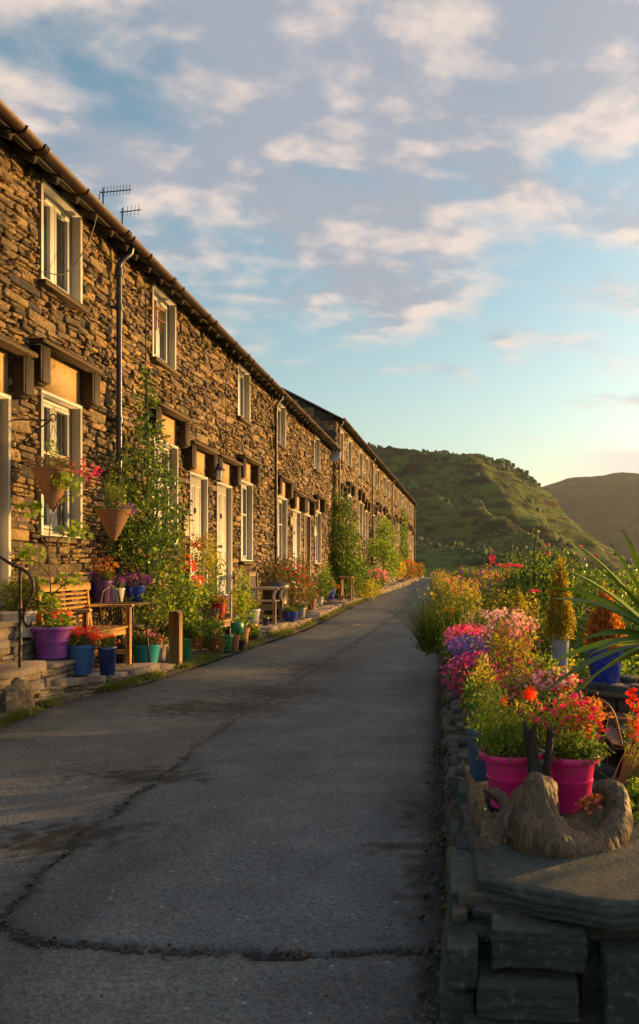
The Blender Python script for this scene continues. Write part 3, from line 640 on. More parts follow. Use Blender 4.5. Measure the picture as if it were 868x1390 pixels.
# ================================================================ terrace in front of the cottages
def terr_edge(y): return interp(y, [(3.5, -3.70), (6.7, -3.66), (7.44, -3.50), (9, -3.38), (9.75, -3.42), (12.4, -3.40), (13.4, -3.33), (16, -3.12), (17.5, -3.12), (25, -3.38), (27.5, -3.35), (45, -3.05), (65, -2.65)])
def terr_top(y): return interp(y, [(3.5, .34), (6.7, .32), (7.44, .27), (9, .19), (9.9, .12), (10.0, .10), (12.35, .10), (12.45, .25), (17.5, .25), (27, .24), (45, .45), (65, .75)])
def terrace():
    mb = MB()
    # solid core
    ys = np.arange(3.5, 66.1, .25)
    for y0, y1 in zip(ys[:-1], ys[1:]):
        e0, e1, t0, t1 = terr_edge(y0)-.03, terr_edge(y1)-.03, terr_top(y0)-.03, terr_top(y1)-.03
        mb.quad((-4.6, y0, t0), (e0, y0, t0), (e1, y1, t1), (-4.6, y1, t1), mi=1); mb.quad((e0, y0, -.2), (e1, y1, -.2), (e1, y1, t1), (e0, y0, t0), mi=1)
    # face
    rects = pack(3.5, 27, -.02, 1, (), .05, .12, .5, (.12, .3))
    def fm(u, v, n):
        t = terr_top(u)-.05; return (terr_edge(u)+n-.01, u, v*t)
    stones(mb, rects, fm, (0, .03), back=-.05, warp=.0)
    stones(mb, pack(27, 65, -.02, 1, (), .2, .4, .8, (.3, .5)), fm, (0, .03), back=-.05, warp=.0, detail=False)
    # flags on top with a projecting nosing
    fl_ = []
    y = 3.5
    while y < 65:
        d = random.uniform(.35, .85); x0 = 0.0; e = terr_edge(y+d/2); wdt = (4.3+e) if y < 27 else 1.0; x = -.02
        while x < wdt:
            wd = random.uniform(.3, .7); fl_.append((x, min(x+wd, wdt+.02), y, y+d)); x += wd
        y += d
    def fm2(u, v, n): return (terr_edge(v)+.03-u, v, terr_top(v)-.03+n)
    stones(mb, fl_, fm2, (.022, .034), gap=.012, back=-.03, warp=.004, mi=2)
    o = mb.build('stone_terrace', [M['terrace'], M['mortar'], M['flag']]); struct(o, 'raised stone terrace along the cottage fronts')
terrace()
def step_block(x0, x1, y0, y1, z0, z1, name, lab):
    mb = MB(); mb.box(((x0+x1)/2-.02, (y0+y1)/2, (z0+z1)/2-.04), (x1-x0-.05, y1-y0-.05, z1-z0-.07), mi=1)
    stones(mb, pack(y0, y1, z0, z1-.05, (), .05, .10, .45, (.1, .18)), lambda u, v, n: (x1-.02+n, u, v), (0, .025), back=-.05, warp=0)
    stones(mb, pack(x0, x1-.02, z0, z1-.05, (), .05, .10, .4, (.1, .18)), lambda u, v, n: (u, y0+.02-n, v), (0, .02), back=-.05, warp=0)
    stones(mb, pack(x0, x1-.02, z0, z1-.05, (), .05, .10, .4, (.1, .18)), lambda u, v, n: (u, y1-.02+n, v), (0, .02), back=-.05, warp=0)
    yy = y0-.02; rr = []
    while yy < y1:
        d = random.uniform(.4, .8); d = min(d, y1+.02-yy); rr.append((x0, x1+.03, yy, yy+d)); yy += d+.001
    stones(mb, rr, lambda u, v, n: (u, v, z1-.05+n), (.04, .05), gap=.012, back=0, warp=.003, mi=2)
    o = mb.build(name, [M['terrace'], M['mortar'], M['flag']]); struct(o, lab); return o
step_block(-4.25, -3.60, 5.6, 7.72, .2, .45, 'lower_door_step', 'lowest broad stone step below the nearest door')
step_block(-4.25, -3.93, 5.9, 7.62, .4, .65, 'middle_door_step', 'middle stone step below the nearest door')
step_block(-4.25, -3.98, 6.3, 7.52, .6, .82, 'upper_door_step', 'top stone step at the nearest door sill')
for yy0, yy1 in ((12.3, 13.5), (13.75, 14.9), (20.2, 21.5), (21.7, 22.9)):
    step_block(-4.25, -3.8, yy0, yy1, .2, .48, 'door_step', 'stone step below a cottage door'); step_block(-4.25, -3.98, yy0+.08, yy1-.08, .43, .74, 'door_step', 'stone step below a cottage door')
# slope of rubble in front of the second terrace of houses
def bank():
    mb = MB(); 
    for y0 in np.arange(27.2, 65, 1.0):
        x0 = -4.9+(y0-27)*.0184+.3; 
        mb.box((x0+.2, y0+.5, .9), (.8, .995, .9+.0), mi=0)
    rects = pack(27.2, 65.2, .3, 1.35, (), .12, .25, .8, (.3, .5))
    stones(mb, rects, lambda u, v, n: (-4.9+(u-27)*.0184+.9+n, u, v), (0, .04), back=-.05, detail=False)
    o = mb.build('raised_forecourt', [M['terrace']]); struct(o, 'raised stone forecourt of the upper cottages')
bank()

# ================================================================ cottages
def rect_frame(mb, y0, y1, z0, z1, x, d, wd, mi=0):
    """four bars round an opening, each wd wide and d deep"""
    mb.box((x, (y0+y1)/2, z1-wd/2), (d, y1-y0, wd), mi=mi, bev=.004); mb.box((x, (y0+y1)/2, z0+wd/2), (d, y1-y0, wd), mi=mi, bev=.004)
    mb.box((x, y0+wd/2, (z0+z1)/2), (d-.002, wd, z1-z0-2*wd), mi=mi, bev=.004); mb.box((x, y1-wd/2, (z0+z1)/2), (d-.002, wd, z1-z0-2*wd), mi=mi, bev=.004)
def glassmat():
    g = NT('window_glass'); gl = g.n('ShaderNodeBsdfGlossy'); gl.inputs['Roughness'].default_value = .03; gl.inputs[0].default_value = (.9,.95,1,1)
    tr = g.n('ShaderNodeBsdfTransparent'); tr.inputs[0].default_value = (.82,.88,.86,1)
    fr = g.n('ShaderNodeFresnel'); fr.inputs[0].default_value = 1.9
    ad = g.n('ShaderNodeMath', operation='MULTIPLY_ADD'); g.l(fr.outputs[0], ad.inputs[0]); ad.inputs[1].default_value = 1.1; ad.inputs[2].default_value = .10; ad.use_clamp = True
    tcn = g.n('ShaderNodeTexCoord'); nz = g.n('ShaderNodeTexNoise'); nz.inputs['Scale'].default_value = 3; g.l(tcn.outputs['Object'], nz.inputs[0])
    bp = g.n('ShaderNodeBump'); bp.inputs['Strength'].default_value = .08; bp.inputs['Distance'].default_value = .02; g.l(nz.outputs['Fac'], bp.inputs['Height']); g.l(bp.outputs[0], gl.inputs['Normal'])
    m = g.n('ShaderNodeMixShader'); g.l(ad.outputs[0], m.inputs[0]); g.l(tr.outputs[0], m.inputs[1]); g.l(gl.outputs[0], m.inputs[2]); o = g.n('ShaderNodeOutputMaterial'); g.l(m.outputs[0], o.inputs[0]); return g.m
M['glass'] = glassmat()
RDEPTH = .09
def opening_liner(mb, y0, y1, z0, z1, depth=RDEPTH, sill=True, wd=.035, pr=.05):
    """white boxed reveal round an opening, standing slightly proud of the stones"""
    x0, x1 = -depth-.06, pr; xc = (x0+x1)/2; dx = x1-x0
    mb.box((xc, (y0+y1)/2, z1-wd/2), (dx, y1-y0, wd), bev=.004)
    for yy in (y0+wd/2, y1-wd/2): mb.box((xc-.001, yy, (z0+z1)/2-wd/2), (dx-.002, wd, z1-z0-wd), bev=.004)
    if sill: mb.box((x0+.10, (y0+y1)/2, z0+.015), (.2, y1-y0-2*wd, .03), bev=.003)
def make_window(root, y0, y1, z0, z1, curtain=0.5, upper=False, blind=False):
    mb = MB(); opening_liner(mb, y0, y1, z0, z1)
    win = mb.build('window', M['white'], root)
    f = MB(); a, b, c, d = y0+.037, y1-.037, z0+.032, z1-.037
    xf = -RDEPTH
    rect_frame(f, a, b, c, d, xf, .06, .045)
    f.box((xf+.001, (a+b)/2, (c+d)/2), (.058, .05, d-c-.092), bev=.004)
    m_ = (a+b)/2
    if not upper and False: pass
    rect_frame(f, a+.05, m_-.028, c+.05, d-.05, xf+.012, .05, .035); rect_frame(f, m_+.028, b-.05, c+.05, d-.05, xf+.012, .05, .035)
    if not upper:
        f.box((xf+.01, (a+b)/2-.0, c+(d-c)*.60), (.044, b-a-.11, .03), bev=.003)
    f.build('frame', M['upvc'], win)
    g = MB(); g.quad((xf, a+.04, c+.04), (xf, b-.04, c+.04), (xf, b-.04, d-.04), (xf, a+.04, d-.04)); g.build('pane', M['glass'], win)
    if curtain > 0:
        cmb = MB(); n = 24
        for (p, q) in ((a, a+(b-a)*curtain*.5), (b-(b-a)*curtain*.5, b)):
            V = []; 
            for i in range(n+1):
                yy = p+(q-p)*i/n; xx = xf-.10+.02*math.sin(i*1.7); V += [(xx, yy, c), (xx*1.0+.005, yy, d)]
            cmb.add(V, [[2*i, 2*i+2, 2*i+3, 2*i+1] for i in range(n)])
        if blind: cmb.quad((xf-.07, a, c+(d-c)*.45), (xf-.07, b, c+(d-c)*.45), (xf-.07, b, d), (xf-.07, a, d))
        cmb.build('curtain', M['curtain'], win)
    s = MB(); s.box((-.04, (y0+y1)/2, z0-.035), (.30, y1-y0+.06, .055), bev=.008); s.build('sill', M['lintel'], win)
    return win
def make_door(root, y0, y1, z0, z1, mat, style=0, far=False):
    mb = MB(); opening_liner(mb, y0, y1, z0, z1, sill=False, depth=.08)
    mb.box((-.1, (y0+y1)/2, z0+.015), (.28, y1-y0-.08, .03))
    dr = mb.build('doorway', M['white'], root)
    d = MB(); a, b, c, e = y0+.04, y1-.04, z0+.035, z1-.04; xf = -.065
    d.box((xf, (a+b)/2, (c+e)/2), (.045, b-a, e-c), bev=.004)
    for (p, q, r, t) in ((.12, .46, .08, .40), (.54, .88, .08, .40), (.12, .46, .46, .93), (.54, .88, .46, .93)):
        rect_frame(d, a+(b-a)*p, a+(b-a)*q, c+(e-c)*r, c+(e-c)*t, xf+.026, .018, .025)
    do = d.build('door_leaf', mat, dr)
    h = MB(); h.tube([(xf+.03, a+.07, c+1.0), (xf+.075, a+.07, c+1.0), (xf+.075, a+.18, c+1.0)], .009, 8)
    h.box((xf+.028, a+.07, c+1.0), (.01, .035, .16), bev=.003); h.build('handle', M['iron'], dr)
    k = MB(); k.box((xf+.03, (a+b)/2, c+(e-c)*.44), (.012, .22, .05), bev=.003); k.build('letter_plate', M['iron'], dr); k = MB(); k.box((xf+.032, (a+b)/2, c+(e-c)*.72), (.015, .10, .09), bev=.003); k.tube([(xf+.045, (a+b)/2+.035*math.cos(q), c+(e-c)*.72+.035*math.sin(q)) for q in np.linspace(0, 2*math.pi, 12)], .006, 6); k.build('door_knocker', M['iron'], dr)
    return dr
def canopy(root, y0, y1, z, h=.40, far=False):
    """slate shelf on two stone corbels over an opening, ochre render between"""
    s = MB(); 
    V = []; n = 9
    s.box((.07, (y0+y1)/2, z+h+.03), (.24, y1-y0+.44, .05), bev=.010); s.build('canopy_shelf', M['lintel'], root)
    for yy in (y0-.12, y1+.12):
        c = MB(); c.box((.06, yy, z+h*.5+.01), (.20, .17, h-.03), bev=.015); c.box((.04, yy, z+.02), (.16, .14, .035), bev=.01); c.build('corbel', M['slate_trim'], root)
    p = MB(); p.box((-.02, (y0+y1)/2, z+h/2+.003), (.05, y1-y0+.05, h-.004)); p.build('lintel_panel', M['render'], root)
def pipe(root, y, ztop, zbot, mat, x=.13, off=.0):
    p = MB(); p.tube([(.24, y+off+.12, ztop-.05), (.235, y+off+.10, ztop-.13), (.17, y+.03, ztop-.22), (x, y, ztop-.30), (x, y, ztop-.42), (x, y, (ztop+zbot)/2), (x, y, zbot)], .034, 12)
    p.tube([(x, y, ztop-.44), (x, y, ztop-.34)], .046, 12)
    for zz in np.arange(zbot+.3, ztop-.6, 1.35): p.tube([(x, y, zz), (x, y, zz+.07)], .045, 12); p.box((x/2, y, zz+.035), (x, .04, .03))
    return p.build('downpipe', mat, root, smooth=40)
def cottage(label, loc, rz, length, openings, zbase, wtop, lod=0, pipes=(), pmat='pipe_black', gable=False, gend=False, chim=True):
    """openings: (kind, y0, y1, z0, z1, opts) in local metres"""
    root = thing('stone_cottage', label, 'house', loc, rz, 'terraced stone cottages along the lane')
    holes = [(o[1], o[2], o[3], o[4]) for o in openings]
    vis = [h for h in holes]
    for o in openings:
        if o[0] in ('door', 'gwin'): vis.append((o[1]-.02, o[2]+.02, o[4]-.02, o[4]+.40)); 
    mb = MB()
    # backing wall with holes
    yb = sorted(set([0, length]+[h[0] for h in holes]+[h[1] for h in holes])); zb = sorted(set([zbase, wtop]+[h[2] for h in holes]+[h[3] for h in holes]))
    for a, b in zip(yb[:-1], yb[1:]):
        for c, d in zip(zb[:-1], zb[1:]):
            m = ((a+b)/2, (c+d)/2)
            if any(h[0] < m[0] < h[1] and h[2] < m[1] < h[3] for h in holes): continue
            mb.quad((-.015, a, c), (-.015, b, c), (-.015, b, d), (-.015, a, d), mi=1)
    for yy in (0.0, length): 
        mb.quad((-.02, yy, zbase), (-6.5, yy, zbase), (-6.5, yy, wtop), (-.02, yy, wtop), mi=1)
    mb.quad((-6.5, 0, zbase), (-6.5, length, zbase), (-6.5, length, wtop), (-6.5, 0, wtop), mi=1)
    if lod == 0: r = pack(0, length, zbase, wtop, vis, .024, .115, .45, (.12, .26)); stones(mb, r, lambda u, v, n: (n, u, v), (-.008, .05), gap=.011, back=-.03, jit=.22)
    else: r = pack(0, length, zbase, wtop, vis, .05, .13, .45, (.18, .32)); stones(mb, r, lambda u, v, n: (n, u, v), (.0, .055), back=-.03, detail=False)
    rp = math.tan(R(27)); zr = wtop+.12
    if gable or gend:
        yy = 0 if gable else length; sgn = -1 if gable else 1
        ridge = zr+3.25*rp
        mb.add([(-.02, yy, wtop), (-6.5, yy, wtop), (-3.26, yy, ridge-.05)], [[0, 1, 2]], mi=1)
        rr = pack(-6.45, -.02, zbase, ridge-.1, (), .08, .2, .6, (.25, .42)); rr = [q for q in rr if q[3] < wtop+(.0+3.2-abs((q[0]+q[1])/2+3.25))*rp]
        stones(mb, rr, lambda u, v, n: (u, yy+sgn*n, v), (.0, .05), back=-.03, detail=False)
    mb.build('wall', [M['stone'], M['mortar']], root)
    # dark inside behind the glass
    for h in holes:
        pass
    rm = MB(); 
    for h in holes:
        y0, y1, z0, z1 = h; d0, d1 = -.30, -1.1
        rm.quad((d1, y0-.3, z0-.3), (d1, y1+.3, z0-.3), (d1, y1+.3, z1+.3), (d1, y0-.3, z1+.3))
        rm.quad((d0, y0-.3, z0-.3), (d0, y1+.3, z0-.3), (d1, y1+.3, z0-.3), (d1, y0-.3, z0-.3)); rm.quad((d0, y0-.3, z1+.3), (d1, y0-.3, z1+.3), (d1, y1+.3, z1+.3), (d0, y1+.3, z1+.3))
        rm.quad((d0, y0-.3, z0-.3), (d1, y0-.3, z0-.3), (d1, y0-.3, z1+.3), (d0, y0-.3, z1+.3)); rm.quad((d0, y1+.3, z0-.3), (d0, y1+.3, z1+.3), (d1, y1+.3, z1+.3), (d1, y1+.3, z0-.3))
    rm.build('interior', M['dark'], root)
    for o in openings:
        k, y0, y1, z0, z1, op = o
        if k == 'door': make_door(root, y0, y1, z0, z1, M[op.get('mat', 'door_white')]); canopy(root, y0, y1, z1)
        else:
            make_window(root, y0, y1, z0, z1, op.get('curtain', .6), k == 'uwin', op.get('blind', False))
            if k == 'gwin': canopy(root, y0, y1, z1)
    # roof: front and rear slopes of slates, thick edges
    e0, e1 = (-.18 if gable else 0), (length+.18 if gend else length)
    rf = MB(); ridge = (-3.25, zr+3.25*rp); ev = (.24, zr-.24*rp)
    P_ = [(ev[0], ev[1]), (ridge[0], ridge[1]), (-6.74, zr-.24*rp), (-6.74, zr-.24*rp-.06), (ridge[0], ridge[1]-.07), (ev[0], ev[1]-.05)]
    V = [(x, yy, z) for yy in (e0, e1) for x, z in P_]; rf.add(V, [[0, 1, 7, 6], [1, 2, 8, 7], [2, 3, 9, 8], [3, 4, 10, 9], [4, 5, 11, 10], [5, 0, 6, 11], [0, 5, 4, 3, 2, 1], [6, 7, 8, 9, 10, 11]])
    # slate butts showing at the eaves
    y = e0+.01
    while y < e1-.02:
        d = min(random.uniform(.22, .34), e1-y); rf.box((ev[0]-.02, y+d/2, ev[1]+.0+random.uniform(-.004, .006)), (.14, d-.012, .018), Matrix.Rotation(R(27), 3, 'Y')); y += d
    rf.tube([(ridge[0], e0, ridge[1]+.02), (ridge[0], e1, ridge[1]+.02)], .08, 8)
    roof = rf.build('roof', M['rooftile'], root)
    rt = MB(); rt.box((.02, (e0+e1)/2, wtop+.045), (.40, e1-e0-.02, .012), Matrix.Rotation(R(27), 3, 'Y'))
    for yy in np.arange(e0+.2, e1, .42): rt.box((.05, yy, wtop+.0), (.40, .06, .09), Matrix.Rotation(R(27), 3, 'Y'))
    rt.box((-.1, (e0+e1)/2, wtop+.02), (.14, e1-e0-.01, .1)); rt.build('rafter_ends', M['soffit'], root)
    # chimney on the party wall
    ch = MB(); cx = -3.25; cy = length-.02 if not gend else length-.5; ch.box((cx, cy-.25, ridge[1]+.35), (.9, .5, 1.3)); ch.box((cx, cy-.25, ridge[1]+1.02), (1.0, .6, .07), bev=.01)
    for dx in (-.22, .22): ch.lathe([(.13, 0), (.11, .30), (.14, .33), (.14, .38), (.09, .38)], 14, (cx+dx, cy-.25, ridge[1]+1.05))
    if chim: ch.build('chimney', M['lintel'], root)
    # half-round gutter with brackets and joints
    gt = MB(); gx, gz, gr = .29, ev[1]+.005, .062; n = 9; V = []
    prof = [(gx+gr*math.cos(a), gz+gr*math.sin(a)) for a in np.linspace(math.pi, 2*math.pi, n)]; prof2 = [(gx+(gr-.008)*math.cos(a), gz+(gr-.008)*math.sin(a)) for a in np.linspace(2*math.pi, math.pi, n)]
    pf = prof+prof2; k = len(pf)
    seg = [e0, e1]; V = [(x, yy, z) for yy in seg for x, z in pf]; Fc = [[j, (j+1) % k, k+(j+1) % k, k+j] for j in range(k)]+[list(range(k))[::-1], [k+j for j in range(k)]]
    gt.add(V, Fc)
    gut = gt.build('gutter', M['gutter'], root, smooth=40)
    gb = None
    for yy in np.arange(e0+.35, e1, 1.2):
        gb = MB(); gb.tube([(gx+(gr+.008)*math.cos(a), yy, gz+(gr+.008)*math.sin(a)) for a in np.linspace(math.pi, 2*math.pi, 9)], .011, 6); gb.build('gutter_bracket', M['gutter'], gut, smooth=180)
    for yy in np.arange(e0+1.2, e1, 1.9):
        gb = MB()
        for dd in (-.03, .0, .03): gb.tube([(gx+(gr+.010)*math.cos(a), yy+dd, gz+(gr+.010)*math.sin(a)) for a in np.linspace(math.pi, 2*math.pi, 9)], .012, 6)
        gb.build('gutter_joint', M['gutter'], gut, smooth=180)
    for (py, xo) in pipes: pipe(root, py, ev[1], zbase+.05, M[pmat], off=xo)
    return root
UH, US = 5.23, 4.19; GH, GS = 3.05, 1.60; DT, DB = 2.80, .78
W0 = 5.25
LOC = lambda y: (-4.2, y, 0)
c1 = cottage('nearest stone cottage, with the black cable looped over its upstairs window', LOC(4.4), 0, 5.33, [('door', 2.2, 3.05, .85, 2.9, {}), ('gwin', 3.6, 4.47, 1.62, 3.09, {'curtain': .7, 'blind': False}), ('uwin', 3.6, 4.47, US, UH-.02, {'curtain': .5})], 0, W0, pipes=((5.24, -.02),))
c2 = cottage('stone cottage behind the tall glossy shrub, its upstairs window with a hanging wind chime', LOC(9.73), 0, 3.92, [('gwin', 1.27, 2.2, GS, 3.1, {'curtain': .5}), ('door', 2.74, 3.62, DB, DT, {}), ('uwin', 1.2, 2.11, US, UH-.02, {'curtain': .5})], 0, W0)
c3 = cottage('stone cottage with the lantern by its door and a tall narrow ground window', LOC(13.65), 0, 4.1, [('door', .22, 1.15, DB, DT, {}), ('gwin', 1.77, 2.65, 1.42, 3.0, {'curtain': .4}), ('uwin', 1.55, 2.45, US, UH-.02, {'curtain': .5})], 0, W0)
c4 = cottage('stone cottage with the brown downpipe and a round plaque beside its door', LOC(17.75), 0, 3.85, [('gwin', .85, 1.85, 1.4, 2.98, {'curtain': .9}), ('door', 2.55, 3.6, .76, 2.78, {}), ('uwin', .65, 1.72, US, UH-.02, {'curtain': .9})], 0, W0, pipes=((.27, .0),), pmat='gutter', chim=False)
c5 = cottage('last cottage of the lower row, brown door and satellite dish beyond it', LOC(21.6), 0, 5.3, [('door', .25, 1.2, .76, 2.78, {'mat': 'door_brown'}), ('gwin', 1.95, 2.95, 1.4, 2.98, {'curtain': .5}), ('uwin', 1.75, 2.75, US, UH-.02, {'curtain': .5})], 0, W0, gend=True, chim=False)
rz2 = -math.atan(-.0184)*-1
nrow = 8; cl = 37.6/nrow
row2lab = ['first cottage of the taller upper row, gable end to the lower row', 'second cottage of the upper row, behind the big climbing shrub', 'upper row cottage with the near one of the two mid-row downpipes', 'upper row cottage behind the loose green bush by the road', 'fifth cottage of the upper row, with dark corbels over its door', 'sixth cottage of the upper row, the far mid-row downpipe beside it', 'upper row cottage covered by the tall ivy column', 'farthest cottage at the crest of the lane with a downpipe on its end']
for i in range(nrow):
    y = 27.6+i*cl; x = -4.2+(y-27.6)*.0184; m = i % 2 == 0; zb = .3; o1 = 1.02
    def mir(a, b): return (a, b) if m else (cl-b, cl-a)
    w1, w2 = mir(2.7, 3.65); d1, d2 = mir(.9, 1.75); u1, u2 = mir(2.65, 3.6)
    ops = [('gwin', w1, w2, GS+o1, 3.05+o1, {'curtain': .5}), ('door', d1, d2, .78+o1, 2.8+o1, {'mat': 'door_white' if i % 3 else 'door_brown'}), ('uwin', u1, u2, 5.15, 6.22, {'curtain': .5})]
    a, b = mir(.85, 1.6); ops.append(('uwin', a, b, 5.15, 6.22, {'curtain': .5}))
    cottage(row2lab[i], (x, y, 0), rz2, cl+.002, ops, zb, 6.45, lod=1, pipes=[(.1, 0)] if i in (2, 4) else ([(cl-.12, -.15)] if i == 7 else ([(.15, 0)] if i == 0 else [])), pmat='gutter', gable=(i == 0), gend=(i == nrow-1), chim=False)
# ================================================================ left side: things on the terrace
LT = {}
def pot_profile(r, h, kind='plain'):
    """outer and inner outline of a planter, rim radius r, height h"""
    if kind == 'banded': return [(r*.66, 0), (r*.70, h*.02), (r*.80, h*.5), (r*.83, h*.52), (r*.84, h*.56), (r*.80, h*.57), (r*.90, h*.83), (r*.91, h*.86), (r*1.06, h*.88), (r*1.10, h*.92), (r*1.10, h*.97), (r*1.06, h), (r*.92, h*.99), (r*.88, h*.9)]
    if kind == 'bowl': return [(r*.45, 0), (r*.5, h*.05), (r*.85, h*.45), (r*.98, h*.8), (r*1.0, h*.9), (r*1.05, h*.94), (r*1.05, h), (r*.95, h), (r*.9, h*.9)]
    if kind == 'terra': return [(r*.64, 0), (r*.66, h*.02), (r*.86, h*.74), (r*.86, h*.76), (r*.98, h*.77), (r*1.0, h*.99), (r*.97, h), (r*.88, h), (r*.84, h*.88)]
    if kind == 'urn': return [(r*.62, 0), (r*.68, h*.03), (r*.86, h*.35), (r*.95, h*.65), (r*.93, h*.88), (r*.95, h*.9), (r*1.0, h*.93), (r*1.0, h*.98), (r*.96, h), (r*.87, h), (r*.84, h*.9)]
    if kind == 'barrel': return [(r*.86, 0), (r*.95, h*.3), (r*.955, h*.31), (r*.96, h*.36), (r*.95, h*.37), (r*1.0, h*.6), (r*.985, h*.7), (r*.99, h*.71), (r*.985, h*.77), (r*.975, h*.78), (r*.94, h*.98), (r*.9, h), (r*.84, h), (r*.84, h*.88)]
    if kind == 'tub': return [(r*.92, 0), (r*.95, h*.02), (r*.97, h*.86), (r*1.02, h*.88), (r*1.03, h*.96), (r*1.0, h), (r*.93, h), (r*.92, h*.9)]
    return [(r*.72, 0), (r*.75, h*.02), (r*.93, h*.86), (r*.94, h*.88), (r*1.0, h*.89), (r*1.01, h*.98), (r*.98, h), (r*.9, h), (r*.87, h*.9)]
def planter(label, loc, r, h, mat, kind='plain', fol=(), flo=(), group='flower pots on the terrace', stem=None, name='potted_plant', cat='potted plant', soil=True):
    """fol: (material, blobs, count, size, kwargs) with blob coordinates relative to the soil; flo: (material, blobs, count, radius, kwargs)"""
    t = thing(name, label, cat, loc, random.uniform(0, .6), group)
    prof = pot_profile(r, h, kind); MB().lathe(prof, 36).build('pot', M[mat], t, smooth=35)
    if soil: MB().lathe([(0, h*.90), (r*.5, h*.915), (r*.9, h*.885)], 20).build('soil', M['soil'], t, smooth=180)
    dress(t, h*.9, fol, flo, stem); return t
def dress(t, z, fol, flo, stem=None):
    for (m, bl, n, s, k) in fol:
        bl = [(b[0], b[1], b[2]+z, *b[3:]) for b in bl]
        if k.get('blade'):
            c = bl[0]; a = RNG.random(n)*2*math.pi; q = np.sqrt(RNG.random(n)); B = np.stack([c[0]+c[3]*q*np.cos(a), c[1]+c[4]*q*np.sin(a), np.full(n, c[2])], 1)
            blades('foliage', B, c[5], s, M[m], t, lean=k.get('lean', .35), curve=k.get('curve', .5), outc=(c[0], c[1], 0) if k.get('out') else None, hvar=k.get('hvar', .5))
        else:
            kk = {a: b for a, b in k.items() if a in ('asp', 'up', 'droop', 'fold')}
            foliage('foliage', blob_points(bl, n, k.get('surf', .5), k.get('gap', 0), k.get('gs', 5)), s, M[m], t, **kk)
    for (m, bl, n, r, k) in flo:
        bl = [(b[0], b[1], b[2]+z, *b[3:]) for b in bl]
        blooms('blossoms', blob_points(bl, n, k.get('surf', .8)), r, M[m], t, petals=k.get('p', 5), layers=k.get('layers', 1), up=k.get('up', .5), cup=k.get('cup', .25))
    if stem: stems('stems', stem, M['bark'], t)
GP = 'flower pots on the terrace'
# purple pot on the lower door step, with red flowers and a tall sapling rising from it
p = G(71, 891, .45); 
t = planter('wide purple glazed pot of red flowers on the door step, tall thin sapling rising behind', (-3.78, 7.46, .45), .178, .30, 'purple_glaze', 'banded',
    [('leaf_mid', [(0, 0, .08, .17, .17, .09), (-.08, .02, .16, .13, .12, .10), (-.12, 0, .07, .12, .12, .09)], 900, .035, {'gap': .1}), ('leaf_lime', [(.05, -.05, .06, .14, .12, .07)], 300, .03, {})],
    [('f_scarlet', [(.02, -.06, .13, .13, .1, .04)], 14, .022, {}), ('f_orange', [(.08, -.04, .15, .1, .08, .03)], 8, .02, {})])
# sapling: its own thing, a thin stem with open tiers of palmate leaves
sap = thing('sapling', 'thin sapling with tiers of lime green leaves in front of the bench and window', 'sapling', (-3.82, 7.50, .72))
st_ = [[(0, 0, 0), (.01, 0, .4), (-.02, .01, .75), (.02, 0, 1.15), (.05, 0, 1.42)], [(-.02, 0, .72), (-.10, -.02, .95), (-.16, -.03, 1.1)], [(.0, 0, .5), (-.10, .0, .62), (-.2, 0, .66)], [(.0, .0, .3), (.13, .02, .42), (.22, .03, .44)], [(.02, 0, .78), (.13, 0, .88), (.26, 0, .9)], [(.03, 0, 1.1), (.1, 0, 1.22), (.2, 0, 1.26)], [(-.01, 0, .15), (-.1, .0, .26), (-.16, 0, .28)]]
stems('trunk', st_, M['bark'], sap, .008, 6)
foliage('leaves', blob_points([(-.17, 0, 1.12, .10, .08, .09), (.14, 0, 1.38, .13, .1, .09), (-.2, 0, .70, .13, .1, .07), (.24, 0, .92, .15, .12, .07), (.22, 0, .47, .13, .1, .08), (.0, 0, .27, .14, .1, .06), (-.12, 0, .45, .12, .1, .06), (.22, 0, 1.28, .08, .07, .06)], 330, .3, 0, 5), .062, M['leaf_lime'], sap, asp=.75, up=.2)
# blue pot, navy pot, teal pot
x, y, z = W(110, 917, 7.62); y0 = 7.70
def at(px, py, y, h): return ((px-620)/F*y, y, h)
def near(px, py, h, r):            # where the base of a pot seen at this bearing stands on a surface of height h
    a = G(px, py, h); return (a[0]*(a[1]+r*.8)/a[1], a[1]+r*.8, h)
planter('bright mid-blue glazed pot of red begonias at the terrace edge', near(110, 917, .275, .1), .135, .285, 'blue_glaze', 'plain',
    [('leaf_mid', [(0, 0, .06, .13, .13, .07)], 500, .03, {}), ('leaf_olive', [(0.02, 0, .05, .12, .12, .06)], 200, .03, {})],
    [('f_red', [(.05, 0, .14, .12, .10, .07), (.12, 0, .08, .06, .06, .09), (-.06, 0, .15, .07, .07, .04)], 85, .022, {}), ('f_scarlet', [(.0, -.02, .10, .13, .1, .05)], 22, .02, {})], name='potted_plant')
planter('narrow dark navy glazed pot of orange marigolds at the terrace edge', near(146, 917, .268, .07), .088, .27, 'navy_glaze', 'plain',
    [('leaf_mid', [(0, 0, .04, .085, .085, .06), (.0, 0, .09, .06, .06, .05)], 380, .024, {})],
    [('f_orange', [(.0, 0, .12, .08, .07, .04), (.09, 0, .04, .03, .03, .04)], 15, .024, {'p': 8, 'layers': 2})])
planter('wide teal pot with feathery grass and small pink flowers beside the timber post', near(199, 901, .18, .12), .165, .215, 'teal_glaze', 'plain',
    [('grass', [(-.04, 0, 0, .10, .10, .20)], 500, .006, {'blade': 1, 'lean': .35}), ('leaf_olive', [(.04, 0, .06, .14, .12, .07)], 450, .028, {}), ('leaf_red', [(.10, 0, .08, .08, .08, .07)], 160, .026, {})],
    [('f_pink', [(.04, -.02, .13, .13, .1, .05)], 26, .014, {}), ('f_salmon', [(.15, 0, .03, .04, .06, .05)], 18, .016, {}), ('f_palepink', [(.0, 0, .15, .12, .1, .04)], 14, .012, {})])
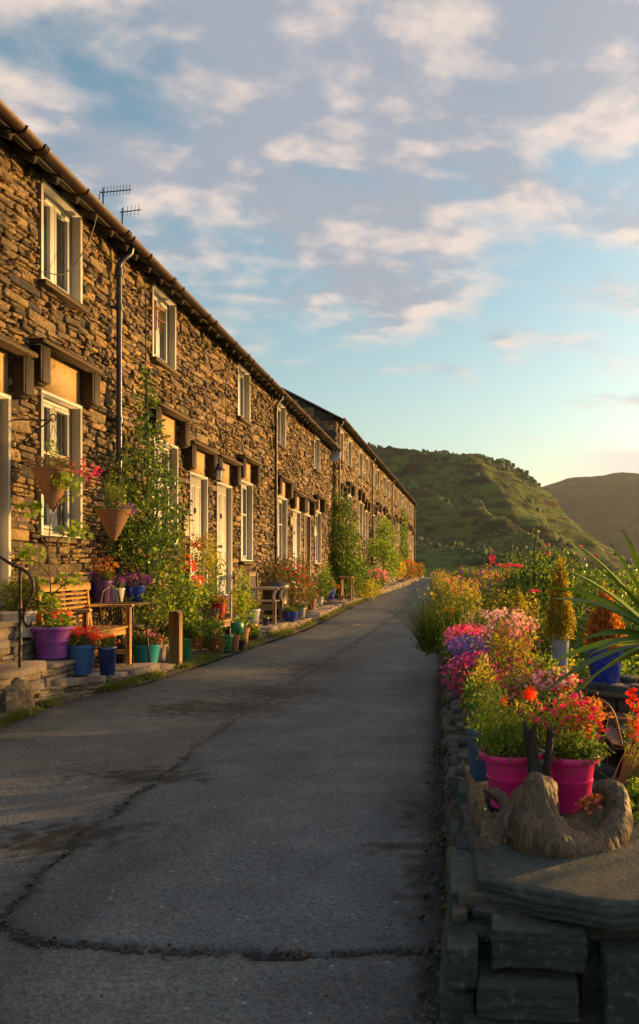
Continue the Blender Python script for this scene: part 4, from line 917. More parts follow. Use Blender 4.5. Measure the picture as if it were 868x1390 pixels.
planter('small cream pot tucked behind the teal one', near(217, 898, .16, .08), .085, .2, 'cream_pot', 'plain',
    [('leaf_olive', [(0, 0, .06, .09, .09, .07)], 200, .03, {})], [('f_palepink', [(0, 0, .1, .08, .08, .04)], 10, .012, {})])
# pale tub beside the door
planter('big pale grey tub of wild grasses beside the nearest door', (-4.04, 7.36, .66), .155, .24, 'grey_tub', 'tub',
    [('leaf_olive', [(-.02, 0, .14, .17, .13, .16), (.08, 0, .2, .1, .1, .16)], 650, .04, {'gap': .25}), ('grass', [(0, 0, 0, .1, .1, .38)], 160, .008, {'blade': 1, 'lean': .3}), ('leaf_lime', [(-.05, -.03, .2, .12, .1, .1)], 160, .035, {})],
    [('f_yellow', [(0, 0, .26, .14, .12, .06)], 14, .012, {})])
# ---------------- bench
def bench():
    t = thing('garden_bench', 'golden slatted wooden bench with its back to the cottage wall', 'bench', (-4.10, 7.70, .235))
    t.scale = (.95, .97, 1)
    L_ = 1.08
    def part(n, f, mat='oak'): mb = MB(); f(mb); return mb.build(n, M[mat], t)
    seat = MB()
    for i in range(6): seat.box((.13+i*.078, L_/2, .42), (.066, L_, .022), bev=.005)
    seat.build('seat', M['oak'], t)
    sf = MB(); sf.box((.52, L_/2, .375), (.026, L_-.1, .07), bev=.004); sf.box((.10, L_/2, .375), (.026, L_-.1, .07), bev=.004); sf.build('seat_frame', M['oak'], t)
    b = MB(); tilt = .14
    b.bar((.085, .0, .86), (.085-.0, L_, .86), .03, .075)
    for i in range(7): zz = .50+i*.048; b.bar((.10-(zz-.4)*.1, .02, zz), (.10-(zz-.4)*.1, L_-.02, zz), .016, .026)
    b.bar((.075, L_/2, .46), (.045, L_/2, .84), .03, .04, up=(1, 0, 0)); b.build('backrest', M['oak'], t)
    for yy in (0.02, L_-.02):
        l = MB(); l.bar((.09, yy, 0), (.10, yy, .42), .05, .05, up=(0, 1, 0)); l.bar((.10, yy, .40), (.04, yy, .90), .05, .045, up=(0, 1, 0)); l.build('leg', M['oak'], t)
        l = MB(); l.bar((.545, yy, 0), (.545, yy, .63), .05, .05, up=(0, 1, 0)); l.build('leg', M['oak'], t)
        a = MB(); a.bar((.06, yy, .645), (.60, yy, .645), .065, .03); a.build('armrest', M['oak'], t)
        s = MB(); s.bar((.12, yy, .14), (.53, yy, .14), .03, .045); s.build('stretcher', M['oak'], t)
    return t
bench()
# ---------------- hand rail
def rail():
    t = thing('hand_rail', 'twisted black wrought iron hand rail with a scrolled end by the steps', 'handrail', (-3.66, 6.7, .32))
    mb = MB(); n = 60; V = []; 
    for i in range(n+1):
        z = i/n*.98; a = (z-.1)*16 if .1 < z < .72 else (0 if z <= .1 else (.62)*16); s = .0125
        for k in range(4): V.append((s*1.3*math.cos(a+math.pi/4+k*math.pi/2), s*1.3*math.sin(a+math.pi/4+k*math.pi/2), z))
    mb.add(V, [[4*i+k, 4*i+(k+1) % 4, 4*i+4+(k+1) % 4, 4*i+4+k] for i in range(n) for k in range(4)]); mb.build('post', M['iron'], t)
    r = MB(); pts = [(-.62, .0, 1.37), (-.3, .0, 1.15), (-.05, 0, .99), (.02, 0, .965), (.07, 0, .93), (.105, 0, .87), (.11, 0, .80), (.09, 0, .74), (.05, 0, .66), (.03, 0, .58), (.035, 0, .52), (.06, 0, .48), (.09, 0, .49), (.10, 0, .52)]
    r.tube(pts, .014, 8); r.build('rail', M['iron'], t, smooth=180)
    p2 = MB(); p2.tube([(-.56, 0, .5), (-.56, 0, 1.33)], .013, 6); p2.build('post', M['iron'], t)
rail()
# ---------------- table with pots behind the bench
tx, ty, th = -3.90, 9.42, .18
t = thing('garden_table', 'small slate topped iron table behind the bench, three flower pots on it', 'table', (tx, ty, th))
mb = MB(); mb.box((0, 0, .70), (.5, .66, .035), bev=.008); mb.build('table_top', M['lintel'], t)
for a, b in ((-.2, -.28), (.2, -.28), (-.2, .28), (.2, .28)):
    mb = MB(); mb.tube([(a, b, 0), (a*.8, b*.8, .3), (a*.9, b*.9, .5), (a, b, .68)], .011, 6); mb.build('leg', M['iron'], t, smooth=180)
TT = th+.718
def on_table(px, y): return ((px-620)/F*y, y, TT)
planter('dark purple pot of bronze and violet flowers on the small table', on_table(138, 9.22), .12, .25, 'dark_purple_glaze', 'plain',
    [('leaf_olive', [(0, 0, .08, .14, .14, .08)], 450, .035, {'gap': .1}), ('leaf_mid', [(0, 0, .06, .12, .12, .08)], 200, .03, {})],
    [('f_rust', [(0.02, 0, .20, .17, .14, .10)], 170, .016, {}), ('f_purple', [(-.07, -.02, .07, .10, .1, .06)], 60, .015, {})], group='flower pots on the small table')
planter('small white pot of violet flowers on the small table', on_table(158.5, 9.35), .092, .16, 'white_pot', 'plain',
    [('leaf_mid', [(0, 0, .05, .1, .1, .06)], 250, .026, {})], [('f_purple', [(0, 0, .10, .11, .1, .06)], 110, .014, {})], group='flower pots on the small table')
planter('cobalt blue pot of bright purple lobelia at the end of the small table', on_table(184, 9.60), .115, .18, 'bright_blue_glaze', 'bowl',
    [('leaf_dark', [(0, 0, .05, .13, .12, .06)], 250, .026, {})], [('f_purple', [(0.02, 0, .10, .17, .13, .08), (.14, 0, .08, .07, .07, .06)], 260, .014, {})], group='flower pots on the small table')
# ---------------- hanging baskets and their brackets
def bracket(label, wallp, out, dy=0.0, h=.30):
    t = thing('wall_bracket', label, 'bracket', wallp)
    mb = MB(); mb.bar((.012, 0, -h), (.012, 0, .10), .022, .012, up=(1, 0, 0)); 
    mb.tube([(.012, 0, 0), (out, dy, -.01)], .008, 6); mb.tube([(.02, 0, -h+.03), (out*.45, dy*.45, -.14), (out*.92, dy*.9, -.02)], .007, 6)
    sp = [(out+.0+.035*math.cos(a)*(1-a/9), dy, .0+.035*math.sin(a)*(1-a/9)+.02) for a in np.linspace(-1.6, 5.5, 16)]; mb.tube(sp, .006, 5)
    sp = [(out*.5+.03*math.cos(a), dy*.5, -.05+.03*math.sin(a)) for a in np.linspace(0, 6.28, 12)]; mb.tube(sp, .005, 5)
    sp = [(.03+.03*math.cos(a)*(1-a/9), 0, -h-.04+.03*math.sin(a)*(1-a/9)) for a in np.linspace(1.6, 7.5, 14)]; mb.tube(sp, .005, 5)
    mb.build('bracket_arm', M['iron'], t, smooth=60); return t
bracket('scrolled black iron bracket on the wall beside the nearest window', (-4.2, 7.57, 2.70), .37)
def basket(label, loc, r, h, hang, fol, flo):
    t = thing('hanging_basket', label, 'hanging basket', loc, 0, 'cone baskets hanging along the wall')
    mb = MB(); n = 8; prof = []
    for i in range(n*2+1):
        q = i/(n*2); rr = r*(.10+.9*q**.9); prof.append((rr+(.008 if i % 2 else -.006), -h+h*q))
    prof += [(r*1.05, .005), (r*1.05, .02), (r*.95, .015), (r*.9, -.02)]; mb.lathe(prof, 30); mb.build('wicker_cone', M['wicker'], t, smooth=180)
    for k in range(3):
        a = k*2.1+.5; w_ = MB(); w_.tube([(r*math.cos(a), r*math.sin(a), .01), (0, 0, hang)], .0025, 4); w_.build('chain', M['iron'], t)
    dress(t, 0, fol, flo)
basket('brown wicker cone basket trailing pink fuchsia, hung before the nearest window', (-3.84, 7.60, 1.3+(770-640)/F*7.6), .175, .37, .44,
    [('dry', [(0, 0, .06, .2, .18, .08)], 420, .035, {'gap': .1}), ('leaf_olive', [(0, 0, .05, .22, .2, .08), (.2, .1, .02, .12, .1, .06)], 350, .03, {}), ('leaf_lime', [(.0, 0, .2, .06, .06, .13)], 90, .035, {}), ('grass', [(0, 0, 0, .13, .13, .2)], 70, .005, {'blade': 1, 'lean': .5})],
    [('f_crimson', [(.26, .12, .03, .13, .12, .10), (.33, .15, -.04, .06, .05, .07)], 50, .018, {})])
basket('woven cone basket with upright grasses and mauve edging, hung in front of the glossy shrub', (-3.80, 8.85, 1.3+(770-694)/F*8.85), .18, .33, .55,
    [('leaf_mid', [(0, 0, .03, .2, .18, .06)], 420, .028, {}), ('grass', [(0, 0, 0, .08, .08, .42)], 130, .007, {'blade': 1, 'lean': .25}), ('leaf_lime', [(-.02, 0, .2, .05, .05, .16), (.1, 0, .16, .05, .05, .1)], 110, .03, {})],
    [('f_palepink', [(-.02, 0, .07, .19, .17, .03)], 80, .011, {}), ('f_purple', [(.16, .05, .02, .08, .08, .07)], 50, .013, {})])
# ---------------- tall glossy shrub
def shrub(name, label, cat, loc, stemsegs, fols, flos=(), group=None, r=.02):
    t = thing(name, label, cat, loc, 0, group)
    if stemsegs: stems('trunk', stemsegs, M['bark'], t, r, 7)
    dress(t, 0, fols, flos); return t
gl_blobs = [(b[0], b[1], b[2]*1.14, b[3], b[4], b[5]*1.1) for b in [(.0, 0, 2.55, .16, .16, .30), (.02, 0, 2.10, .26, .42, .32), (-.05, -.05, 1.75, .38, .62, .32), (.05, .0, 1.35, .42, .78, .34), (.05, -.1, 1.1, .38, .7, .25), (-.02, -.1, .98, .42, .55, .30), (.1, .15, .65, .42, .5, .3), (.0, -.1, .35, .38, .45, .25), (0, 0, 2.85, .07, .07, .16), (-.1, -.35, 1.45, .2, .25, .22), (.05, .45, 1.7, .2, .25, .25), (.0, .5, 1.15, .25, .25, .3), (.05, -.3, 2.0, .14, .16, .16)]]
shrub('tall_shrub', 'tall glossy green shrub climbing past the black downpipe to the eaves window', 'shrub', (-3.86, 9.95, .42),
    [[(0, 0, -.4), (.02, .02, .6), (-.01, 0, 1.4), (.02, .01, 2.2), (0, 0, 3.3)], [(0, 0, .4), (.1, .3, .9), (.05, .5, 1.5)], [(0, 0, .5), (-.05, -.3, 1.0), (-.1, -.38, 1.5)], [(0, 0, 1.1), (.05, .25, 1.6), (.05, .42, 1.85)], [(.02, 0, 1.5), (.05, -.25, 1.9), (.05, -.3, 2.1)]],
    [('leaf_holly', gl_blobs, 5400, .060, {'gap': .36, 'gs': 5, 'surf': .35, 'asp': .5, 'up': .3}), ('leaf_lime', gl_blobs, 1500, .055, {'gap': .3, 'surf': .8}), ('leaf_lime', [(.15, -.1, .45, .35, .4, .25), (.1, .3, .8, .3, .3, .2), (0, .4, 1.3, .2, .25, .2)], 700, .05, {'gap': .2})], r=.022)
# ---------------- lower bushes along C2 - C3 and their flowers
shrub('geranium', 'leggy geranium with big scarlet heads between the glossy shrub and the white door', 'plant', (-3.72, 10.9, .12), [[(0, 0, 0), (.02, .1, .4), (0, .15, .8)], [(0, 0, .2), (.1, -.1, .6), (.1, -.1, .9)], [(0, 0, 0), (.05, -.15, .5), (.0, -.2, .75)]],
    [('leaf_lime', [(.0, .0, .55, .25, .35, .22), (.05, -.15, .85, .2, .25, .2), (.1, .25, .8, .2, .25, .2)], 620, .065, {'gap': .15, 'asp': .8}), ('leaf_mid', [(0, 0, .4, .3, .35, .3)], 420, .05, {'asp': .8})],
    [('f_scarlet', [(.08, .0, 1.18, .12, .12, .08), (.12, .2, .98, .10, .12, .09), (.05, .02, 1.30, .06, .07, .05)], 75, .026, {}), ('f_salmon', [(.1, .3, .9, .06, .07, .07)], 14, .024, {})], r=.01)
shrub('bush', 'rounded yellow green bush in front of the white door beside the lantern', 'bush', (-3.84, 12.15, .12), [[(0, 0, 0), (0, .05, .7), (0, .1, 1.2)], [(0, 0, 0), (.05, -.1, .7), (.1, -.2, 1.1)]],
    [('leaf_yellow', [(.0, -.05, 1.38, .26, .42, .30), (.02, .25, 1.15, .24, .25, .3)], 1300, .045, {'gap': .1}), ('leaf_mid', [(0, 0, 1.0, .3, .4, .4), (0, -.1, .5, .3, .4, .35)], 1100, .05, {'gap': .12}), ('leaf_red', [(0, -.25, 1.55, .15, .16, .12)], 160, .04, {})],
    [('f_scarlet', [(.0, -.3, 1.5, .07, .07, .05)], 8, .025, {})], r=.012)
# timber post, planter boards
def timber(label, loc, w_, d_, h_):
    t = MB().box((0, 0, h_/2), (w_, d_, h_), bev=.01).box((w_*.52, -d_*.1, h_/2-.01), (w_*.25, d_*.8, h_-.03), bev=.006).build('timber_post', M['post'], None, loc=loc); tag(t, label, 'post'); return t
a = G(236, 903, .12); timber('thick pale timber gatepost standing between the teal pot and the green pot', (a[0], a[1]+.05, .10), .12, .12, .68)
planter('dark green plastic pot of leafy geranium beside the timber post', near(251, 897, .12, .09), .105, .29, 'green_plastic', 'plain',
    [('leaf_mid', [(0, 0, .10, .16, .15, .12), (.1, 0, .1, .12, .12, .1)], 480, .045, {'asp': .8}), ('leaf_red', [(.14, 0, .0, .09, .09, .1)], 140, .04, {'asp': .8})],
    [('f_salmon', [(.10, 0, .0, .10, .08, .12)], 30, .018, {})])
shrub('trailing_plant', 'trailing plant with drooping dark red tassels beside the green pot', 'plant', (-3.27, 10.75, .10), None,
    [('leaf_mid', [(0, 0, .32, .14, .2, .12), (-.05, .1, .42, .12, .2, .1)], 380, .045, {'asp': .7}), ('leaf_red', [(.04, 0, .15, .07, .16, .14)], 260, .035, {'droop': 1.2, 'up': -.5}), ('leaf_olive', [(0, .2, .15, .12, .2, .12)], 250, .04, {})],
    [('f_salmon', [(.02, -.05, .30, .13, .18, .06)], 22, .018, {}), ('f_red', [(.06, 0, .12, .05, .14, .1)], 26, .012, {})])
# half barrel, chair arch, red pot, plank bench
planter('dark half barrel on the terrace under the white door', near(259, 843, .50, .1), .14, .20, 'brown_barrel', 'barrel', [('leaf_olive', [(0, 0, .05, .14, .14, .07)], 260, .035, {})], [('f_palepink', [(0, 0, .1, .12, .1, .03)], 16, .014, {})])
t = thing('plank_bench', 'low pale plank bench with a red pot standing on it', 'bench', (-3.62, 12.0, .12))
MB().box((0, 0, .38), (.32, .85, .05), bev=.008).build('seat', M['post'], t)
MB().box((.145, 0, .32), (.03, .83, .075), bev=.005).build('apron', M['post'], t)
for yy in (-.36, .36): MB().box((0, yy, .178), (.26, .05, .355), bev=.006).build('leg', M['greywood'], t)
MB().bar((.13, .36, .36), (.13, .36, .75), .03, .03, up=(0, 1, 0)).build('upright', M['white'], t)
planter('glossy red pot standing on the plank bench', (-3.60, 12.1, .525), .105, .23, 'red_glaze', 'urn', [('leaf_rust', [(0, 0, .06, .12, .12, .06)], 160, .04, {}), ('leaf_olive', [(0, 0, .05, .12, .12, .07)], 160, .04, {})], [('f_rust', [(0, 0, .1, .1, .1, .04)], 18, .016, {})])
planter('purple flowering small pot at the near end of the plank bench', (-3.56, 11.75, .525), .07, .09, 'terracotta', 'terra', [('leaf_mid', [(0, 0, .03, .08, .08, .04)], 110, .03, {})], [('f_purple', [(0, 0, .05, .08, .08, .03)], 30, .014, {})])
def chair_iron(label, loc, rz=0.0):
    t = thing('iron_chair', label, 'chair', loc, rz)
    s = MB(); s.lathe([(0, .43), (.19, .43), (.195, .44), (.19, .45), (0, .45)], 20); s.build('seat', M['iron'], t)
    b = MB(); b.tube([(-.18, -.19, .43), (-.20, -.19, .68), (-.2, -.14, .83), (-.2, 0, .90), (-.2, .14, .83), (-.2, .19, .68), (-.18, .19, .43)], .011, 6)
    for q in (-.1, 0, .1): b.tube([(-.18, q, .44), (-.2, q, .84)], .006, 5)
    b.build('backrest', M['iron'], t, smooth=180)
    for a, c in ((-.15, -.15), (.15, -.15), (-.15, .15), (.15, .15)): MB().tube([(a, c, .43), (a*1.2, c*1.2, 0)], .011, 6).build('leg', M['iron'], t, smooth=180)
chair_iron('dark arched iron garden chair among the pots under the white doors', (-3.86, 11.45, .12), .3)
chair_iron('black iron chair half hidden behind the golden bench', (-3.72, 9.0, .2), -.2)
# watering can
def can(label, loc, rz):
    t = thing('watering_can', label, 'watering can', loc, rz); t.scale = (.8, .8, .8)
    MB().lathe([(.095, 0), (.105, .01), (.10, .17), (.085, .20), (.05, .205), (.045, .20), (.09, .17)], 20, sx=1, sy=1.25).build('body', M['green_plastic'], t, smooth=50)
    MB().tube([(0, -.10, .06), (0, -.2, .12), (0, -.30, .24)], [.024, .016, .011], 10).build('spout', M['green_plastic'], t, smooth=180)
    MB().lathe([(.012, 0), (.035, .03), (.035, .04), (0, .045)], 14, (0, -.31, .23)).build('rose', M['green_plastic'], t, smooth=50)
    MB().tube([(0, -.05, .20), (0, .0, .29), (0, .10, .28), (0, .17, .18), (0, .13, .06)], .014, 8).build('handle', M['green_plastic'], t, smooth=180)
can('bright green plastic watering can resting on the terracotta pots', (-3.22, 11.75, .33), 2.6)
planter('green bucket with a blue rim below the watering can', (-3.27, 11.35, .10), .095, .24, 'green_plastic', 'plain', [('leaf_mid', [(0, 0, -.02, .05, .05, .03)], 40, .03, {})])
planter('leaning small terracotta pot next to the green bucket', (-3.18, 11.45, .10), .075, .22, 'terracotta', 'terra', [('leaf_mid', [(0, 0, .02, .06, .06, .04)], 60, .03, {})], group='terracotta pots below the watering can')
planter('taller terracotta pot of lime spikes between watering can and stone step', (-3.22, 12.0, .12), .115, .27, 'terracotta', 'terra', [('leaf_lime', [(0, 0, .2, .08, .08, .22), (0, 0, .45, .06, .06, .15)], 380, .045, {'up': .8})], group='terracotta pots below the watering can')
shrub('lime_spire', 'tall pale lime leafed plant rising in front of the second white door', 'plant', (-3.45, 12.9, .14), [[(0, 0, 0), (.02, 0, .5), (0, .02, 1.0)]],
    [('leaf_lime', [(0, 0, .7, .17, .2, .22), (0, .1, .35, .18, .25, .25), (0, -.05, 1.0, .1, .14, .16)], 620, .055, {'gap': .2, 'asp': .5}), ('leaf_yellow', [(0, -.25, .6, .2, .22, .2)], 260, .05, {})], r=.009)
shrub('dark_conifer', 'low dark feathery bush below the white doors', 'bush', (-3.80, 12.55, .3), None, [('leaf_dark', [(0, 0, .38, .25, .5, .25), (0, -.2, .5, .2, .3, .2)], 1500, .035, {'up': .5})])
# wide cream planter
x = near(339, 857, .25, .13); planter('large off-white planter with grasses at the corner of the raised stone step', (x[0], x[1], .25), .175, .36, 'white_pot', 'plain',
    [('grass', [(0, 0, 0, .13, .13, .26)], 380, .008, {'blade': 1, 'lean': .4}), ('leaf_yellow', [(-.05, 0, .05, .14, .14, .08)], 260, .035, {})], [('f_yellow', [(0, 0, .14, .13, .12, .05)], 16, .012, {})])
planter('small dark blue pot on the step beside the large off-white planter', near(361, 850, .25, .06), .06, .15, 'navy_glaze', 'plain', [('leaf_mid', [(0, 0, .03, .07, .07, .04)], 80, .03, {})])
planter('dark grey pot on the ground below the large off-white planter', near(327, 882, .10, .08), .09, .14, 'black_plastic', 'plain', [('leaf_lime', [(0, 0, .03, .09, .09, .05)], 120, .03, {})])
# weathered armchair
def armchair(label, loc, rz=0.0, mat='greywood'):
    t = thing('garden_chair', label, 'chair', loc, rz); wd = .62
    MB_ = MB()
    for i in range(5): MB_.box((.14+i*.085, wd/2, .42), (.072, wd-.06, .022), bev=.005)
    MB_.build('seat', M[mat], t)
    b = MB(); b.bar((.05, .02, .92), (.05, wd-.02, .92), .03, .08)
    for i in range(5): b.bar((.08, .1+i*.105, .45), (.05, .1+i*.105, .90), .05, .016, up=(1, 0, 0))
    b.build('backrest', M[mat], t)
    for yy in (.02, wd-.02):
        MB().bar((.09, yy, 0), (.06, yy, .95), .05, .05, up=(0, 1, 0)).build('leg', M[mat], t)
        l = MB(); l.bar((.54, yy, 0), (.54, yy, .42), .055, .055, up=(0, 1, 0)); l.tube([(.54, yy, .42), (.52, yy, .50), (.54, yy, .58), (.57, yy, .63)], .026, 8); l.build('leg', M[mat], t)
        MB().tube([(.04, yy, .655), (.25, yy, .66), (.5, yy, .65), (.58, yy, .655), (.62, yy, .635)], [.026, .028, .030, .032, .022], 8).build('armrest', M[mat], t, smooth=180)
        MB().bar((.12, yy, .30), (.52, yy, .30), .025, .08).build('side_rail', M[mat], t)
        MB().bar((.12, yy, .12), (.52, yy, .12), .025, .04).build('stretcher', M[mat], t)
a = G(352, 848, .25); armchair('weathered grey wooden armchair facing the lane beside the black bin', (-3.86, 14.55, .255))
# dustbin
t = thing('dustbin', 'round black plastic dustbin with a ribbed lid behind the wooden armchair', 'dustbin', (-3.62, 15.95, .25))
MB().lathe([(.20, 0), (.215, .02), (.235, .3), (.24, .31), (.24, .34), (.238, .35), (.255, .62), (.27, .64), (.27, .66)], 32).build('body', M['black_plastic'], t, smooth=40)
l = MB().lathe([(.28, .63), (.285, .66), (.28, .70), (.26, .72), (.24, .725), (.22, .745), (.18, .75), (.15, .765), (.0, .775)], 32).build('lid', M['black_plastic'], t, smooth=40)
MB().tube([(-.06, 0, .77), (-.05, 0, .80), (.05, 0, .80), (.06, 0, .77)], .012, 8).build('handle', M['black_plastic'], t, smooth=180)
planter('round cobalt blue bowl of green shoots beside the wooden armchair', near(394, 845, .25, .13), .165, .20, 'bright_blue_glaze', 'bowl', [('grass', [(0, 0, 0, .12, .12, .16)], 240, .008, {'blade': 1, 'lean': .5}), ('leaf_mid', [(0, 0, .03, .15, .15, .06)], 280, .035, {})])
# big reddish shrub before the cottages
rb = [(0, 0, .75, .45, .8, .35), (.1, .6, .7, .4, .6, .4), (-.1, -.5, .95, .3, .5, .35), (.1, .3, 1.05, .35, .5, .3), (.15, .9, .45, .35, .45, .35), (0, 0, .35, .4, .9, .3)]
shrub('fuchsia_bush', 'spreading red tinged fuchsia bush behind the black dustbin', 'bush', (-3.80, 18.0, .2), [[(0, 0, 0), (.1, .2, .7), (.1, .3, 1.2)], [(0, 0, 0), (0, -.3, .6), (-.1, -.5, 1.1)]],
    [('leaf_red', rb, 1700, .07, {'gap': .25}), ('leaf_olive', rb, 1500, .07, {'gap': .25}), ('leaf_mid', rb, 700, .06, {'gap': .2})], [('f_red', [(.3, .6, .75, .2, .5, .2), (.2, 0, 1.0, .25, .5, .2)], 70, .03, {})])
planter('terracotta pot with pale flowers on the kerb beyond the blue bowl', near(423, 828, .25, .1), .13, .28, 'terracotta', 'terra', [('leaf_mid', [(0, 0, .1, .18, .18, .1)], 260, .05, {})], [('f_red', [(0, 0, .15, .16, .16, .06)], 20, .02, {}), ('f_palepink', [(.1, .1, .1, .1, .1, .06)], 12, .02, {})])
shrub('bush', 'small fresh green bush between the fuchsia bush and the cobalt urn', 'bush', (-3.66, 22.0, .25), None, [('leaf_mid', [(0, 0, .55, .3, .45, .35)], 700, .08, {}), ('leaf_lime', [(0, .5, .75, .15, .2, .4)], 200, .08, {})])
planter('cobalt blue urn on the kerb by the small open wooden stand', near(446, 815, .25, .15), .24, .38, 'bright_blue_glaze', 'urn', [('leaf_mid', [(0, 0, .1, .2, .2, .12)], 180, .07, {}), ('leaf_rust', [(.2, .1, .08, .16, .16, .1)], 90, .07, {})], [('f_orange', [(.1, 0, .18, .15, .15, .05)], 12, .03, {})])
t = thing('wooden_stand', 'small open wooden plant stand beyond the cobalt urn', 'plant stand', (-3.42, 24.9, .25))
for a, b in ((-.15, -.2), (.15, -.2), (-.15, .2), (.15, .2)): MB().box((a, b, .38), (.05, .05, .76), bev=.006).build('leg', M['post'], t)
MB().box((0, 0, .74), (.38, .48, .04), bev=.006).build('top', M['post'], t); MB().box((0, 0, .12), (.30, .40, .04), bev=.006).build('shelf', M['redwood'], t); MB().box((-.13, 0, .45), (.02, .38, .5), bev=.004).build('back_panel', M['redwood'], t)
# climbing shrub between the rows
cb = [(0, 0, .9, .8, 1.3, .8), (.0, .1, 1.7, .75, 1.2, .8), (-.05, .2, 2.5, .65, 1.0, .7), (-.1, .2, 3.1, .5, .8, .45), (.2, -.4, .6, .7, .8, .6), (.3, .9, .8, .7, 1.0, .7), (0, -.6, 1.6, .4, .5, .5)]
shrub('climbing_shrub', 'big climbing shrub covering the join between the lower and upper cottage rows', 'shrub', (-4.0, 27.2, .3), [[(0, 0, 0), (-.1, .1, 2), (-.2, .2, 3.8)]],
    [('leaf_mid', cb, 6500, .11, {'gap': .14, 'gs': 2}), ('leaf_dark', cb, 3600, .10, {'gap': .1, 'gs': 2}), ('leaf_red', cb[1:4], 500, .10, {'gap': .3}), ('leaf_lime', [(.3, 0, .9, .6, 1.0, .7), (.3, .4, 2.0, .3, .6, .8)], 900, .10, {'gap': .2})], r=.05)
shrub('bush', 'low yellow green bush at the road edge under the big climbing shrub', 'bush', (-3.15, 28.2, .2), None, [('leaf_yellow', [(0, 0, .35, .4, .9, .32), (0, 1.2, .35, .4, .7, .3)], 1100, .09, {'gap': .1}), ('leaf_lime', [(0, .5, .3, .4, .9, .3)], 600, .09, {})])
shrub('hydrangea', 'rounded dusty pink hydrangea beyond the big climbing shrub', 'bush', (-3.35, 32.6, .3), None, [('leaf_mid', [(0, 0, .5, .5, .8, .35)], 1100, .1, {})], [('f_pink', [(0.1, 0, .65, .55, .8, .3)], 190, .04, {}), ('f_palepink', [(.1, 0, .7, .5, .7, .25)], 90, .04, {})])
ub = [(0, 0, 1.3, .8, 1.6, .9), (.1, .8, 2.2, .6, 1.2, .8), (0, -1, 1.8, .6, .9, .7), (0, .2, 2.9, .35, .6, .5)]
shrub('bush', 'loose bright green bush halfway along the upper row', 'bush', (-3.4, 37.0, .3), [[(0, 0, 0), (0, .2, 2.5)]], [('leaf_lime', ub, 1900, .14, {'gap': .3, 'gs': 1.5}), ('leaf_mid', ub, 1300, .13, {'gap': .2, 'gs': 1.5})], r=.04)
shrub('bush', 'bush with big yellow blooms beyond the loose green bush', 'bush', (-3.2, 43.5, .5), None, [('leaf_yellow', [(0, 0, .7, .5, 1.3, .5)], 700, .13, {})], [('f_yellow', [(.1, -.6, .9, .35, .6, .25), (.1, .5, .7, .3, .6, .25)], 45, .06, {})])
shrub('bush', 'rust coloured bush below the ivy column', 'bush', (-3.0, 49.5, .55), None, [('leaf_rust', [(0, 0, .6, .55, 1.6, .55)], 300, .14, {}), ('leaf_olive', [(0, 0, .6, .6, 1.8, .6)], 700, .14, {})], [('f_red', [(.1, 0, .8, .5, 1.4, .4)], 50, .06, {})])
shrub('bush', 'last low bush with dots of pink flowers at the crest', 'bush', (-2.8, 58.0, .6), None, [('leaf_mid', [(0, 0, .5, .6, 2.2, .5)], 900, .16, {}), ('leaf_rust', [(0, -1, .5, .5, 1.2, .4)], 300, .14, {})], [('f_magenta', [(.1, 1, .7, .4, 1.4, .35)], 60, .06, {})])
ib = [(0, 0, 2.2, .35, 1.4, 1.3), (.0, .2, 3.9, .3, 1.0, 1.0), (0, 0, 1.0, .5, 1.6, .8)]
shrub('ivy_column', 'tall column of ivy growing up the end of the upper row', 'climber', (-3.62, 53.5, .4), [[(0, 0, 0), (-.1, .1, 4.5)]], [('leaf_mid', ib, 2100, .17, {'gap': .12, 'gs': 1}), ('leaf_lime', ib, 700, .16, {'gap': .2, 'gs': 1})], r=.05)
for (px, py, h, lab, mt, kind, r, hh, fm, lm) in ((300, 872, .12, 'small terracotta pot of red flowers under the lime spires', 'terracotta', 'terra', .085, .17, 'f_red', 'leaf_mid'), (342, 872, .10, 'low tray of yellow flowers at the foot of the stone step', 'black_plastic', 'bowl', .12, .10, 'f_yellow', 'leaf_lime'),
        (409, 838, .25, 'small grey pot of trailing green between the blue bowl and the terracotta pot', 'galv', 'plain', .10, .2, 'f_palepink', 'leaf_mid'), (433, 822, .25, 'white pot of pink flowers before the cobalt urn', 'white_pot', 'urn', .13, .24, 'f_pink', 'leaf_mid'), (482, 806, .28, 'terracotta pot of orange flowers beyond the wooden stand', 'terracotta', 'terra', .17, .3, 'f_orange', 'leaf_mid')):
    planter(lab, near(px, py, h, r), r, hh, mt, kind, [(lm, [(0, 0, r*.6, r*1.3, r*1.3, r*.8)], 320, r*.36, {}), ('leaf_olive', [(0, 0, r*.9, r, r, r*.8)], 120, r*.36, {})], [(fm, [(0, 0, r*1.2, r*1.1, r*1.1, r*.5)], 34, r*.17, {})])
# ---------------- things on the walls
t = thing('wall_lantern', 'black lantern with pale glass on the wall between the two adjoining white doors', 'lantern', (-4.2, 13.55, 2.92))
MB().tube([(.0, 0, .10), (.08, 0, .16), (.17, -.03, .12), (.19, -.05, .05)], .012, 8).box((.01, 0, .08), (.02, .09, .14), bev=.004).build('arm', M['iron'], t, smooth=50)
MB().lathe([(.035, -.16), (.045, -.15), (.078, .02)], 6, (.19, -.05, 0)).build('glass', M['curtain'], t)
MB().lathe([(.105, .015), (.10, .03), (.045, .085), (.02, .10), (.015, .125), (0, .13)], 6, (.19, -.05, 0)).build('cap', M['iron'], t)
fr = MB()
for k in range(6):
    a = k*math.pi/3; fr.tube([(.19+.037*math.cos(a), -.05+.037*math.sin(a), -.16), (.19+.08*math.cos(a), -.05+.08*math.sin(a), .02)], .005, 5)
fr.lathe([(.0, -.185), (.04, -.17), (.047, -.15)], 6, (.19, -.05, 0)); fr.build('cage', M['iron'], t)
t = thing('satellite_dish', 'round grey satellite dish at the corner between the two rows', 'satellite dish', W(449, 614, 26.6), -.35)
